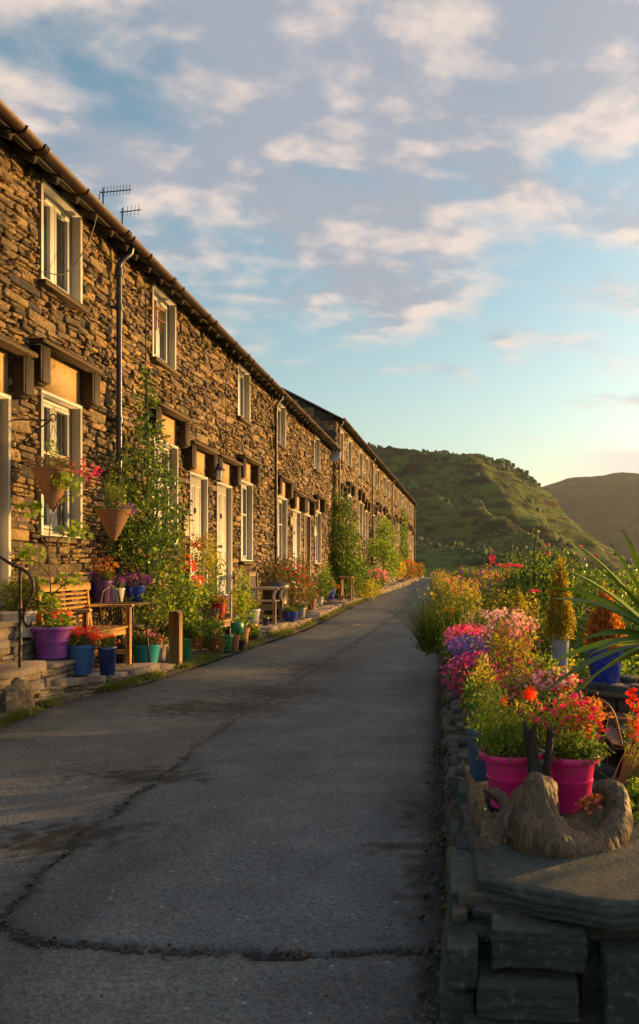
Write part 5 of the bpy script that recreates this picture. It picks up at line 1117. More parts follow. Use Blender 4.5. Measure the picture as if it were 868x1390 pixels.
MB().lathe([(0, .0), (.12, .012), (.22, .04), (.275, .065), (.28, .07), (.27, .07), (.12, .02), (0, .008)], 32).build('dish', M['galv'], t, smooth=180)
t.scale = (1.2, 1.2, 1.2); t.rotation_euler = (R(80), 0, R(22)); MB().tube([(0, -.25, .05), (0, -.1, .28), (0, 0, .32)], .009, 6).build('feed_arm', M['iron'], t); MB().tube([(0, 0, 0), (0, -.05, -.12), (-.05, -.2, -.14)], .016, 6).build('mount', M['iron'], t)
def aerial(label, px, py, y, xw, n, ln):
    x, _, z = W(px, py, y); t = thing('tv_aerial', label, 'aerial', (xw, y, 0), 0, 'television aerials above the roof')
    zt = EYE+(770-py)/F*y
    MB().tube([(0, 0, 7.0), (0, 0, zt+.1)], .016, 6).build('mast', M['pipe_black'], t)
    MB().tube([(-.05, 0, zt), (ln, .0, zt+.06)], .012, 6).build('boom', M['pipe_black'], t)
    for i in range(n): xx = .03+ln*i/n; MB().tube([(xx, -.02, zt+.06*i/n-.10), (xx, .02, zt+.06*i/n+.14)], .006, 5).build('element', M['pipe_black'], t)
aerial('longer many-toothed television aerial above the gutter', 140, 261, 17.5, (140-620)/F*17.5, 9, .62)
aerial('shorter lower television aerial above the gutter', 166, 288, 17.8, (166-620)/F*17.8, 5, .42)
# cable looping across the nearest window
q = [(-3.90, 8.75, 5.42), (-3.97, 8.78, 5.10), (-4.03, 8.70, 4.80), (-4.08, 8.50, 4.50), (-4.10, 8.25, 4.32), (-4.12, 7.98, 4.26)]
def smoothp(p, k=6):
    p = np.array(p); t_ = np.linspace(0, len(p)-1, (len(p)-1)*k+1); out = []
    for u in t_:
        i = min(int(u), len(p)-2); f = u-i; a, b, c, d = p[max(i-1, 0)], p[i], p[i+1], p[min(i+2, len(p)-1)]
        out.append(.5*((2*b)+(-a+c)*f+(2*a-5*b+4*c-d)*f*f+(-a+3*b-3*c+d)*f**3))
    return out
tag(MB().tube(smoothp(q), .006, 5).build('cable', M['iron'], None, smooth=180), 'thin black cable looping from the gutter across the nearest upstairs window', 'cable')
tag(MB().tube([(-4.14, 12.3, 5.02), (-4.13, 15.0, 4.99), (-4.13, 18.0, 4.98)], .008, 5).build('cable', M['iron'], None), 'straight cable clipped along the wall just under the eaves', 'cable')
tag(MB().tube([(-4.13, 14.3, 5.0), (-4.13, 14.32, 3.3)], .007, 5).build('cable', M['iron'], None), 'thin vertical cable running down the wall from the eaves', 'cable')
tag(MB().tube([(-4.13, 10.62, 4.9), (-4.13, 10.62, 3.0)], .008, 5).build('cable', M['iron'], None), 'vertical cable beside the glossy shrub', 'cable')
# wooden wind chime in the second upstairs window
t = thing('wind_chime', 'rustic wooden wind chime hanging in the second upstairs window', 'wind chime', (-4.24, 11.38, 5.12))
MB().tube([(0, -.2, -.16), (0, .2, -.10)], .018, 7).build('bar', M['wicker'], t); MB().tube([(0, 0, 0), (0, -.1, -.13)], .003, 4).build('cord', M['iron'], t)
for k in range(5): MB().tube([(0, -.15+.07*k, -.16), (0, -.15+.07*k, -.42-.05*(k % 2))], .008, 6).build('chime', M['wicker'], t)
MB().tube([(.02, -.18, -.32), (.02, .18, -.28)], .007, 6).build('bar', M['wicker'], t)
# plaque, meter plate
o = MB().lathe([(0, 0), (.15, 0), (.155, .01), (.13, .02), (0, .02)], 24).build('wall_plaque', M['lintel'], None, smooth=40, loc=(-4.14, 20.0, 2.45)); o.rotation_euler = (0, R(90), 0); tag(o, 'round cream and brown plaque hung beside a white door', 'plaque')
MB().lathe([(0, .021), (.09, .021), (.09, .026), (0, .028)], 20).build('plaque_face', M['f_yellow'], o, smooth=40)
o = MB().box((0, 0, 0), (.02, .22, .34), bev=.006).build('slate_plate', M['cream_pot'], None, loc=(-4.14, 12.25, 1.95)); tag(o, 'pale square plate fixed to the wall next to the white door', 'wall plate')
o = MB().box((0, 0, 0), (.10, .22, .30), bev=.01).build('lamp_box', M['white'], None, loc=(-4.12, 23.1, 2.35)); tag(o, 'small white box lamp beside the brown door', 'wall lamp')
# ---------------- verge
def verge():
    n = 15000; y = 5.4+RNG.random(n)**2.2*24; e = terr_edge(y); l = left_edge(y); x = e+(l-e)*(.05+1.15*RNG.random(n))
    f = np.sin(y*3.1+1)+np.sin(y*7.3)+.6*np.sin(y*13+x*9); k = f > -.2+RNG.random(n)*.9; x, y = x[k], y[k]
    z = road_h(y)+.08
    o = blades('verge_grass', np.stack([x, y, z], 1), .13, .007, M['grass'], None, lean=.7, curve=.6); struct(o, 'tufts of grass along the foot of the terrace', 'stuff'); o['category'] = 'grass'
    n = 2500; y = 6+RNG.random(n)*22; x = terr_edge(y)+(left_edge(y)-terr_edge(y))*RNG.random(n); f = np.sin(y*2.3)+np.sin(y*5.9+1); k = f > .3
    o = foliage('verge_weeds', np.stack([x, y, road_h(y)+.09+.03*RNG.random(n)], 1)[k], .03, M['leaf_lime'], None, asp=.6, up=.6); struct(o, 'low weeds between the terrace and the lane', 'stuff'); o['category'] = 'weeds'
verge()
mb = MB(); ys = np.arange(3, 100, .5)
for a, b in zip(ys[:-1], ys[1:]):
    mb.quad((-4.8, a, road_h(a)+.07), (left_edge(a)+.05, a, road_h(a)+.088), (left_edge(b)+.05, b, road_h(b)+.088), (-4.8, b, road_h(b)+.07))
M['verge'] = mk('verge_earth', [(.05,.035,.02), (.09,.065,.04), (.07,.075,.03)], 6, .95, .8, 25, bdist=.03)
struct(mb.build('verge', M['verge'], None), 'strip of earth between the lane and the terrace')
# boulder at the foot of the steps
def rock(label, loc, s, seed, mat='drystone', rz=0, name='boulder'):
    mb = MB(); n = 14; V = []; Fc = []
    for i in range(n+1):
        th = math.pi*i/n
        for j in range(n*2):
            a = math.pi*j/n; d = Vector((math.sin(th)*math.cos(a), math.sin(th)*math.sin(a), math.cos(th)))
            m_ = max(abs(d.x), abs(d.y), abs(d.z))**.55; q = d/m_*(.8+.22*mnoise.noise(d*1.7+Vector((seed, 0, 0)))+.08*mnoise.noise(d*5+Vector((seed, 3, 0))))
            V.append((q.x*s[0], q.y*s[1], q.z*s[2]))
    for i in range(n):
        for j in range(2*n): Fc.append([i*2*n+j, i*2*n+(j+1) % (2*n), (i+1)*2*n+(j+1) % (2*n), (i+1)*2*n+j])
    o = mb.add(V, Fc).build(name, M[mat], None, smooth=30, loc=loc); o.rotation_euler = (0, 0, rz); tag(o, label, 'boulder'); return o
rock('dark pointed boulder at the foot of the nearest steps', (-3.66, 6.50, .12), (.20, .30, .30), 3.0)
rock('flat low stone at the foot of the steps beside the lane', (-3.66, 6.2, .10), (.22, .2, .07), 6.0, 'terrace')
# ================================================================ right side: dry stone wall, garden, flowers
def wall_edge(y): return interp(y, [(1.6, .02), (2.42, -.005), (4, -.05), (7, -.11), (13, -.15), (20, -.28)])
WT = .34
M['capslate'] = stonemat('dark_green_slate', [(.035,.045,.042), (.06,.075,.068), (.09,.10,.08), (.045,.055,.052), (.13,.12,.09), (.07,.085,.08)], .45, (.22, .22, .15, 1))
M['moss'] = leafmat('moss', [(.04,.05,.012), (.08,.09,.02), (.12,.10,.03)], .2, .9)
def drystone():
    t = thing('dry_stone_wall', 'low dry stone wall of dark slate along the lane, topped with flower pots', 'wall', (0, 0, 0))
    mb = MB(); y0, y1 = 2.40, 16.0
    for a in np.arange(y0, y1, .5):
        x0, x1 = wall_edge(a)+.06, .95; mb.box(((x0+x1)/2, a+.25, .06), (x1-x0, .50, WT+.22-.12), mi=1)
    rects = pack(y0, y1, -.04, WT-.03, (), .05, .12, .42, (.14, .24))
    stones(mb, rects, lambda u, v, n: (wall_edge(u)+.045-n+.10*(v-.0), u, v), (.0, .075), gap=.010, back=-.08, warp=.010, jit=.2)
    # rough fill stones on top, a strip along the lane side
    tr = []
    y = y0
    while y < y1:
        d = random.uniform(.12, .34); x = 0.0
        while x < .95:
            wd = random.uniform(.14, .40); tr.append((x, x+wd, y, y+d)); x += wd
        y += d
    stones(mb, tr, lambda u, v, n: (wall_edge(v)+.04+u, v, WT-.06+n), (.015, .075), gap=.016, back=-.08, warp=.015, jit=.3)
    mb.build('stonework', [M['drystone'], M['mortar']], t)
    # end face towards the viewer: large separate blocks
    def block(x0, x1, yf, z0, z1, dep=.3, tilt=0.0, seed=0):
        b = MB(); nx_, nz_, nd = 22, 9, 12; V = []; Fc = []
        # subdivided box with rough faces
        import itertools
        def grid(o, u, v, nu, nv):
            base = len(V)
            for i in range(nu+1):
                for j in range(nv+1):
                    p = Vector(o)+Vector(u)*(i/nu)+Vector(v)*(j/nv)
                    c = Vector(((x0+x1)/2, yf+dep/2, (z0+z1)/2)); q = p-c
                    k = .012*mnoise.noise(p*11+Vector((seed, 0, 0)))+.014*mnoise.noise(p*3.3+Vector((0, seed, 0)))+.006*mnoise.noise(p*34)+.009*mnoise.noise(Vector((p.x*5, p.y*5, p.z*75+seed)))
                    rr = Vector((q.x/(x1-x0), q.y/dep, q.z/(z1-z0)))*2; m_ = sorted([abs(rr.x), abs(rr.y), abs(rr.z)])
                    edge = max(0, m_[1]-.93)/.07; p = p+q.normalized()*(k*1.0-.005*edge*edge)
                    p.z += tilt*(p.x-x0); V.append(tuple(p))
            for i in range(nu):
                for j in range(nv): a = base+i*(nv+1)+j; Fc.append([a, a+nv+1, a+nv+2, a+1])
        X_, Y_, Z_ = (x1-x0, 0, 0), (0, dep, 0), (0, 0, z1-z0)
        grid((x0, yf, z0), X_, Z_, nx_*2, nz_*2); grid((x0, yf, z1), X_, Y_, nx_*2, nd*2); grid((x0, yf, z0), Y_, Z_, nd*2, nz_*2); grid((x1, yf, z0), Y_, Z_, nd*2, nz_*2); grid((x0, yf, z0), X_, Y_, nx_, nd); grid((x0, yf+dep, z0), X_, Z_, nx_, nz_)
        b.add(V, Fc); return b.build('block', M['capslate'], t)
    rr = pack(-.03, 1.25, -.14, .27, (), .03, .08, .25, (.07, .14)); stones(mb2 := MB(), rr, lambda u, v, n: (u, 2.40-n, v), (.0, .05), gap=.012, back=-.06, jit=.3); mb2.build('packing_stones', M['drystone'], t)
    block(.10, .37, 2.27, .155, .27, .28, -.05, 1)       # the pale squared block
    block(.06, .345, 2.22, .045, .135, .3, -.05, 2)
    block(.42, .80, 2.25, -.02, .20, .3, .0, 3)
    block(.82, 1.2, 2.27, -.02, .22, .3, .0, 4)
    block(.02, .30, 2.24, -.12, .025, .3, .0, 5)
    block(.32, .55, 2.30, -.12, .0, .28, .0, 6)
    block(-.03, .06, 2.26, .10, .22, .35, .0, 7); block(-.05, .05, 2.28, -.06, .08, .4, .0, 8); block(.37, .43, 2.36, .0, .25, .2, .0, 9)
    block(-.02, .10, 2.45, .22, .30, .40, .0, 10)
    # cap slab: a broad irregular slate, layered edge
    s = MB(); out = [(.075, 2.62), (.10, 2.42), (.20, 2.36), (.34, 2.27), (.45, 2.24), (.62, 2.26), (.80, 2.25), (1.25, 2.22), (1.25, 2.95), (.75, 3.02), (.30, 2.98), (.12, 2.88)]
    n = len(out); V = []; 
    cx, cy = .55, 2.6; lv = [(.275, .97), (.283, .99), (.287, .97), (.296, .985), (.299, 1.005), (.309, 1.0), (.311, .98), (.318, .985), (.321, 1.0), (.332, .99), (.335, .97), (.343, .975), (.350, .955), (.353, .90), (.356, .75)]
    fine_ = []
    for i in range(n):
        a, b = out[i], out[(i+1) % n]
        for k in range(14): fine_.append((a[0]+(b[0]-a[0])*k/14, a[1]+(b[1]-a[1])*k/14))
    m_ = len(fine_)
    for zi, (z, sc_) in enumerate(lv):
        for (x, y) in fine_: 
            q = 1+.05*mnoise.noise(Vector((x*7, y*7, z*25)))+.022*mnoise.noise(Vector((x*26, y*26, z*90))); V.append((cx+(x-cx)*sc_*q, cy+(y-cy)*sc_*q, z+.008*mnoise.noise(Vector((x*4, y*4, 1)))+.05*max(0, (x-.35))*.25))
    Fc = [[r*m_+j, r*m_+(j+1) % m_, (r+1)*m_+(j+1) % m_, (r+1)*m_+j] for r in range(len(lv)-1) for j in range(m_)]
    V2 = len(V); V.append((cx, cy, .364)); Fc += [[(len(lv)-1)*m_+j, (len(lv)-1)*m_+(j+1) % m_, V2] for j in range(m_)]
    s.add(V, Fc); s.build('cap_slab', M['capslate'], t)
drystone()
# ---------------- driftwood stump
def driftwood():
    t = thing('driftwood_stump', 'gnarled twisted driftwood stump lying on the wall cap in front of the pink pots', 'driftwood', (0, 0, 0))
    mb = MB()
    def lp(px, py, y): return Vector(W(px, py, y))
    def arm(pts, rs, n=14): mb.tube(smoothp([tuple(p) for p in pts], 5), list(np.interp(np.linspace(0, len(rs)-1, (len(rs)-1)*5+1), range(len(rs)), rs)), n)
    arm([lp(742, 1120, 2.70), lp(756, 1146, 2.66), lp(786, 1156, 2.66), lp(818, 1148, 2.70), lp(836, 1124, 2.76), lp(842, 1095, 2.80), lp(832, 1074, 2.84), lp(815, 1066, 2.88)], [.070, .078, .070, .058, .048, .040, .034, .022])
    arm([lp(790, 1135, 2.80), lp(815, 1115, 2.86), lp(826, 1090, 2.90)], [.06, .065, .045])
    arm([lp(722, 1078, 2.78), lp(706, 1092, 2.80), lp(694, 1118, 2.80), lp(678, 1140, 2.78), lp(662, 1150, 2.76), lp(650, 1152, 2.78)], [.056, .050, .052, .050, .040, .024])
    arm([lp(672, 1140, 2.80), lp(655, 1112, 2.84), lp(645, 1080, 2.86), lp(634, 1052, 2.88), lp(627, 1028, 2.90)], [.040, .040, .036, .026, .009])
    arm([lp(700, 1110, 2.84), lp(688, 1090, 2.90), lp(672, 1078, 2.92), lp(655, 1070, 2.90)], [.035, .03, .025, .015])
    arm([lp(728, 1160, 2.72), lp(760, 1158, 2.70), lp(800, 1152, 2.72), lp(832, 1140, 2.78)], [.05, .075, .07, .045])
    arm([lp(735, 1062, 2.78), lp(731, 1085, 2.74), lp(728, 1125, 2.72), lp(738, 1160, 2.7)], [.060, .078, .086, .086])
    arm([lp(742, 1130, 2.75), lp(770, 1138, 2.80), lp(800, 1125, 2.84), lp(815, 1100, 2.9)], [.06, .07, .07, .05])
    tmp = mb.build('tmp', M['drift'], None)
    md = tmp.modifiers.new('r', 'REMESH'); md.mode = 'VOXEL'; md.voxel_size = .0055
    ms_ = tmp.modifiers.new('s', 'SMOOTH'); ms_.iterations = 14; ms_.factor = .6
    dg = bpy.context.evaluated_depsgraph_get(); me = bpy.data.meshes.new_from_object(tmp.evaluated_get(dg)); bpy.data.objects.remove(tmp, do_unlink=True)
    n = len(me.vertices); co = np.empty(n*3, np.float32); me.vertices.foreach_get('co', co); nr = np.empty(n*3, np.float32); me.vertices.foreach_get('normal', nr); co = co.reshape(-1, 3); nr = nr.reshape(-1, 3)
    for i in range(n):
        p = Vector(co[i]); g_ = mnoise.noise(Vector((p.x*26+p.z*10, p.y*26, p.z*9)))*.0022+mnoise.noise(p*80)*.001+mnoise.noise(p*6.5)*.018+mnoise.noise(p*16+Vector((3,1,2)))*.007
        f = abs(mnoise.noise(Vector((p.x*30+5*p.z, p.y*12, p.z*6+4)))); g_ -= .003*max(0, 1-f*9); co[i] += nr[i]*g_
    me.vertices.foreach_set('co', co.ravel()); me.update(); me.polygons.foreach_set('use_smooth', np.ones(len(me.polygons), bool))
    o = bpy.data.objects.new('stump', me); COL.objects.link(o); o.parent = t; me.materials.clear(); me.materials.append(M['drift'])
driftwood()
# pink sedum growing in the hollow of the stump
t = thing('sedum', 'clump of russet pink sedum growing in the hollow of the driftwood', 'succulent', W(803, 1098, 2.86))
foliage('foliage', blob_points([(-.0, .0, .0, .045, .05, .035), (-.05, -.03, -.05, .045, .05, .03), (.02, .0, .03, .03, .03, .02)], 700, .6), .014, M['leaf_rust'], t, asp=.8, up=.7)
blooms('blossoms', blob_points([(0, -.01, .01, .05, .05, .035), (-.05, -.05, -.045, .045, .04, .025)], 130, .9), .008, M['f_salmon'], t, petals=5)
# two rotten stakes
def stake(label, px, y, pyb, pyt, r, seed):
    b = W(px, pyb, y); h = (pyb-pyt)/F*y; n = 12; mb = MB(); V = []; K = 14
    for i in range(n+1):
        z = h*i/n
        for j in range(K):
            a = 2*math.pi*j/K; rr = r*(1+.25*mnoise.noise(Vector((math.cos(a)*1.6, math.sin(a)*1.6, z*6+seed)))-.10*(abs(math.sin(a*3.5)) < .3)); 
            zz = z if i < n else h*(1+.22*mnoise.noise(Vector((math.cos(a)*1.3+seed, math.sin(a)*1.3, 2))))
            V.append((rr*math.cos(a)+.012*math.sin(z*9+seed), rr*math.sin(a), zz))
    V.append((0, 0, h*.93)); Fc = [[i*K+j, i*K+(j+1) % K, (i+1)*K+(j+1) % K, (i+1)*K+j] for i in range(n) for j in range(K)]+[[n*K+j, n*K+(j+1) % K, len(V)-1] for j in range(K)]
    o = mb.add(V, Fc).build('old_stake', M['stake'], None, smooth=50, loc=b); tag(o, label, 'stake')
stake('broader blackened rotten stake standing before the pink pots', 721, 3.0, 1082, 988, .024, 1.0)
stake('thinner split rotten stake between the two pink pots', 745, 3.0, 1082, 992, .017, 5.0)
# ---------------- pink pots
GR = 'flower pots on the dry stone wall'
def bloomhead(t, P, r, mat, pet=9, layers=4):
    blooms('flower_head', np.array([P]), r, M[mat], t, petals=pet, layers=layers, up=1.2, cup=.15)
x1, y1_, _ = W(694, 1095, 3.12)
tp = planter('pink plastic pot of feathery marigolds on the lane side behind the stakes', (x1+.005, 3.16, WT+.02), .118, .215, 'pink_plastic', 'banded',
    [('leaf_lime', [(-.02, 0, .06, .13, .12, .08), (-.06, 0, .13, .10, .10, .07)], 1500, .022, {'asp': .3, 'up': .6}), ('leaf_mid', [(0, 0, .04, .13, .12, .06)], 900, .022, {'asp': .3}), ('leaf_yellow', [(.04, 0, .16, .10, .09, .07), (-.08, .02, .2, .05, .06, .06)], 500, .02, {'asp': .4, 'up': .7}), ('grass', [(0, 0, 0, .1, .1, .26)], 120, .003, {'blade': 1, 'lean': .3})],
    [('f_crimson', [(.09, .02, .20, .08, .08, .05)], 12, .012, {'p': 6})], group=GR)
for (px, py, yy, r_, m_) in ((683, 957, 3.10, .030, 'f_orange'), (722, 941, 3.2, .036, 'f_scarlet'), (720, 943, 3.19, .03, 'f_orange')):
    w_ = W(px, py, yy); c, s_ = math.cos(-tp.rotation_euler[2]), math.sin(-tp.rotation_euler[2]); dx, dy = w_[0]-tp.location[0], w_[1]-tp.location[1]
    P = (dx*c-dy*s_, dx*s_+dy*c, w_[2]-tp.location[2]); bloomhead(tp, P, r_, m_); stems('flower_stalk', [[(P[0]*.5, P[1]*.5, .19), (P[0]*.8, P[1]*.9, P[2]*.75), P]], M['leaf_mid'], tp, .0025)
x2 = (779-620)/F*3.10
tp2 = planter('pink plastic pot of small crimson daisies behind the driftwood', (x2, 3.16, WT+.0), .104, .225, 'pink_plastic', 'banded',
    [('leaf_lime', [(0, 0, .05, .13, .11, .06), (-.02, .02, .12, .14, .12, .08)], 1500, .020, {'asp': .35, 'up': .5}), ('leaf_rust', [(.05, 0, .17, .12, .10, .07)], 480, .022, {'asp': .5, 'up': .6}), ('leaf_mid', [(.02, -.02, .03, .12, .11, .04)], 700, .024, {}), ('leaf_yellow', [(-.04, 0, .16, .13, .1, .07)], 500, .018, {'asp': .4})],
    [('f_crimson', [(-.02, -.02, .19, .16, .10, .07), (.08, -.03, .12, .07, .07, .05)], 75, .0125, {'p': 7, 'layers': 2, 'up': .9}), ('f_orange', [(.05, 0, .17, .12, .08, .04)], 14, .011, {'p': 7})], group=GR)
planter('tall slate blue pot on the lane side of the pink pots', (W(655, 1000, 3.55)[0], 3.60, WT), .07, .24, 'slate_blue', 'plain', [('leaf_lime', [(.02, 0, .03, .08, .08, .05)], 350, .022, {}), ('leaf_mid', [(0, 0, .10, .05, .05, .09)], 180, .03, {})], group=GR)
planter('second slate blue pot, further along the wall edge', (W(662, 990, 4.2)[0], 4.25, WT), .075, .2, 'blue_glaze', 'plain', [('leaf_mid', [(0, 0, .08, .10, .10, .10)], 450, .03, {}), ('leaf_yellow', [(-.02, 0, .2, .06, .06, .1)], 180, .03, {'up': .8})], group=GR)
planter('squat brown wooden tub on the wall edge below the magenta flowers', (W(647, 980, 4.75)[0], 4.8, WT-.01), .085, .115, 'brown_barrel', 'barrel', [('leaf_mid', [(0.02, 0, .08, .11, .11, .10)], 450, .032, {}), ('leaf_lime', [(-.02, -.03, .15, .05, .05, .1)], 150, .035, {})], group=GR)
# the massed flowers beyond
def bed(label, px, py, y, fol, flo, r=.13, h=.2, mat='black_plastic', base=None):
    x, _, z = W(px, py, y); return planter(label, (x, y, WT-.01 if base is None else base), r, h, mat, 'plain', fol, flo, group=GR)
bed('dark pot spilling deep magenta fuchsia over the wall edge', 645, 0, 5.35,
    [('leaf_olive', [(0, 0, .12, .18, .2, .12)], 600, .03, {'gap': .1}), ('leaf_red', [(.05, 0, .08, .2, .2, .1)], 500, .03, {})],
    [('f_magenta', [(-.03, -.05, .12, .19, .2, .14), (.02, -.12, .0, .16, .1, .10), (.12, 0, .05, .14, .18, .1)], 720, .012, {}), ('f_pink', [(-.02, -.05, .16, .18, .18, .10)], 130, .011, {})], .11, .16)
bed('dark pot of violet blue lobelia behind the fuchsia', 640, 0, 6.1,
    [('leaf_dark', [(0, 0, .1, .15, .16, .1)], 450, .03, {})], [('f_blue', [(0, 0, .20, .17, .18, .09), (-.08, -.1, .1, .09, .1, .08)], 620, .013, {}), ('f_purple', [(0, -.05, .15, .17, .15, .08)], 160, .012, {})], .11, .18)
bed('pot of bright pink pelargoniums hanging toward the lane', 630, 0, 6.75,
    [('leaf_mid', [(0, 0, .12, .16, .18, .1)], 450, .04, {'asp': .8})], [('f_pink', [(-.10, -.03, .24, .08, .1, .05), (.05, .0, .25, .08, .1, .04), (-.14, -.1, .17, .06, .08, .05), (.13, 0, .22, .05, .06, .04)], 260, .015, {}), ('f_magenta', [(.05, 0, .26, .14, .15, .05)], 80, .016, {})], .11, .2)
ph = bed('tall pale pink phlox with loose russet seed heads, behind the marigolds', 690, 0, 5.6,
    [('leaf_yellow', [(0, 0, .15, .2, .22, .16), (.1, .1, .3, .16, .2, .12)], 900, .035, {'gap': .15}), ('dry', [(0, 0, .25, .24, .24, .18)], 700, .03, {'gap': .1, 'asp': .25, 'up': .8}), ('leaf_lime', [(0, 0, .1, .22, .22, .12)], 500, .03, {})],
    [('f_palepink', [(.08, 0, .42, .08, .1, .045), (-.1, .05, .46, .07, .1, .04), (.22, 0, .38, .05, .06, .05), (0, -.1, .37, .06, .06, .05), (-.17, 0, .36, .05, .06, .05), (.16, .1, .45, .05, .06, .04), (.02, .1, .48, .05, .06, .03)], 330, .011, {}), ('f_pink', [(.02, 0, .36, .2, .2, .07)], 90, .010, {}), ('f_crimson', [(0, 0, .26, .24, .2, .12)], 150, .008, {}), ('f_magenta', [(.05, -.1, .08, .2, .15, .1)], 160, .012, {})], .12, .2)
bed('pot of maroon flowers nestling between the magenta fuchsia and the marigolds', 682, 0, 4.6,
    [('leaf_mid', [(0, 0, .06, .16, .14, .08), (.1, 0, .1, .12, .12, .08)], 600, .03, {}), ('leaf_yellow', [(.08, 0, .12, .15, .12, .08)], 350, .028, {})],
    [('f_magenta', [(-.04, -.04, .1, .14, .12, .07)], 210, .012, {}), ('f_palepink', [(.16, 0, .14, .1, .1, .06)], 70, .015, {}), ('f_rust', [(.1, 0, .2, .12, .1, .05)], 70, .012, {})], .1, .15)
bed('pot of pink stars and lime foliage behind the crimson daisies', 745, 0, 4.7,
    [('leaf_lime', [(0, 0, .1, .16, .16, .12), (-.05, 0, .22, .14, .12, .08)], 700, .03, {'gap': .1}), ('leaf_rust', [(.08, 0, .16, .12, .12, .08)], 220, .03, {})],
    [('f_palepink', [(.02, -.05, .18, .14, .1, .06)], 90, .018, {'p': 6}), ('f_magenta', [(.04, -.05, .16, .13, .1, .06)], 60, .014, {})], .1, .15)
# tall border beside the lane
def border(label, x, y, fol, flo, name='border_plant', stem=None, z=.2): 
    t = thing(name, label, 'flowering plant', (x, y, z), 0, 'tall border plants beside the lane')
    dress(t, 0, fol, flo)
    if stem: stems('stems', stem, M['leaf_olive'], t, .004)
    return t
border('clump of arching grey green spikes leaning over the lane edge', -.28, 9.6, [('grass', [(0, 0, .1, .15, .3, .9)], 420, .012, {'blade': 1, 'lean': .55}), ('leaf_olive', [(0, 0, .45, .2, .35, .35)], 700, .04, {'gap': .2, 'asp': .3, 'up': .8}), ('leaf_dark', [(0, 0, .25, .2, .3, .2)], 400, .05, {})], [('f_yellow', [(0, 0, .8, .2, .3, .08)], 20, .02, {})])
border('leafy green clump with yellow and orange heads by the lane', .02, 8.4, [('leaf_mid', [(0, 0, .35, .25, .35, .3), (-.05, .1, .6, .2, .3, .2)], 1500, .045, {'gap': .15}), ('leaf_yellow', [(.05, 0, .75, .22, .3, .2)], 700, .04, {'gap': .2, 'up': .8, 'asp': .3}), ('grass', [(0, 0, .2, .2, .3, .9)], 160, .007, {'blade': 1, 'lean': .3})], [('f_orange', [(-.1, -.1, .62, .07, .1, .05)], 14, .022, {}), ('f_rust', [(.05, 0, .9, .2, .25, .12)], 120, .014, {})])
st_ = [[(q, w_, 0), (q*1.2, w_, .6), (q*1.3, w_*1.1, 1.05+.1*math.sin(q*40))] for q, w_ in ((-.2, 0), (-.1, .1), (0, -.1), (.1, .1), (.2, 0), (.28, .1), (-.28, .1))]
border('salvia with narrow purple spires in front of the hedge', .3, 10.2, [('leaf_olive', [(0, 0, .4, .35, .4, .35)], 900, .04, {'gap': .15, 'up': .6}), ('leaf_yellow', [(.05, 0, .8, .3, .3, .25)], 600, .035, {'gap': .3, 'asp': .25, 'up': 1})], [('f_purple', [(q*1.25, w_, .95, .025, .025, .18) for q, w_ in ((-.2, 0), (-.1, .1), (0, -.1), (.1, .1))], 260, .013, {}), ('f_magenta', [(q*1.25, w_, .85, .03, .03, .15) for q, w_ in ((.2, 0), (-.28, .1))], 80, .012, {})], stem=st_)
border('flat headed rust red yarrow on tall pale stems', .62, 9.4, [('leaf_yellow', [(0, 0, .45, .28, .3, .4)], 1000, .035, {'gap': .2, 'asp': .25, 'up': .9}), ('leaf_lime', [(0, 0, .3, .28, .3, .25)], 500, .045, {})], [('f_crimson', [(.0, 0, 1.12, .16, .05, .02), (.3, 0, .82, .07, .04, .015), (-.2, 0, 1.2, .04, .04, .06)], 160, .014, {'up': 2}), ('f_rust', [(-.15, 0, 1.05, .2, .2, .10)], 90, .013, {})], stem=st_)
border('mixed golden foliage between the yarrow and the little cypress', .72, 8.0, [('leaf_gold', [(0, 0, .5, .16, .2, .32)], 900, .035, {'up': .6}), ('leaf_lime', [(.15, 0, .35, .2, .2, .25)], 700, .045, {'gap': .15}), ('leaf_mid', [(.3, 0, .3, .25, .3, .3)], 900, .05, {'gap': .1})], [('f_yellow', [(0, -.05, .6, .2, .2, .15)], 30, .014, {})])
border('loose dark green plant with white buds behind the pelargoniums', .25, 7.7, [('leaf_mid', [(0, 0, .3, .24, .3, .26)], 900, .045, {'gap': .1}), ('leaf_yellow', [(-.02, 0, .52, .2, .25, .16)], 500, .035, {'gap': .2, 'asp': .3}), ('leaf_red', [(.1, 0, .45, .18, .2, .12)], 260, .035, {})], [('f_palepink', [(0, 0, .6, .2, .2, .1)], 60, .014, {}), ('f_crimson', [(-.08, 0, .52, .12, .15, .06)], 50, .014, {})])
border('low yellow flowering clump near the grey planter', .95, 6.9, [('leaf_lime', [(0, 0, .1, .25, .25, .2), (-.1, 0, .3, .16, .2, .15)], 900, .04, {'gap': .1}), ('leaf_mid', [(0.1, 0, .05, .3, .3, .2)], 700, .045, {})], [('f_yellow', [(0, 0, .3, .2, .2, .08)], 40, .014, {}), ('f_orange', [(.0, -.1, .2, .2, .1, .06)], 14, .014, {})])
border('lilac heads among lime leaves below the rusty cypress', 1.2, 6.1, [('leaf_lime', [(0, 0, .1, .25, .25, .22), (.15, 0, .3, .16, .2, .15)], 900, .035, {'gap': .1})], [('f_yellow', [(0, 0, .3, .2, .2, .08)], 30, .012, {}), ('f_palepink', [(-.1, 0, .25, .15, .15, .06)], 30, .013, {})])
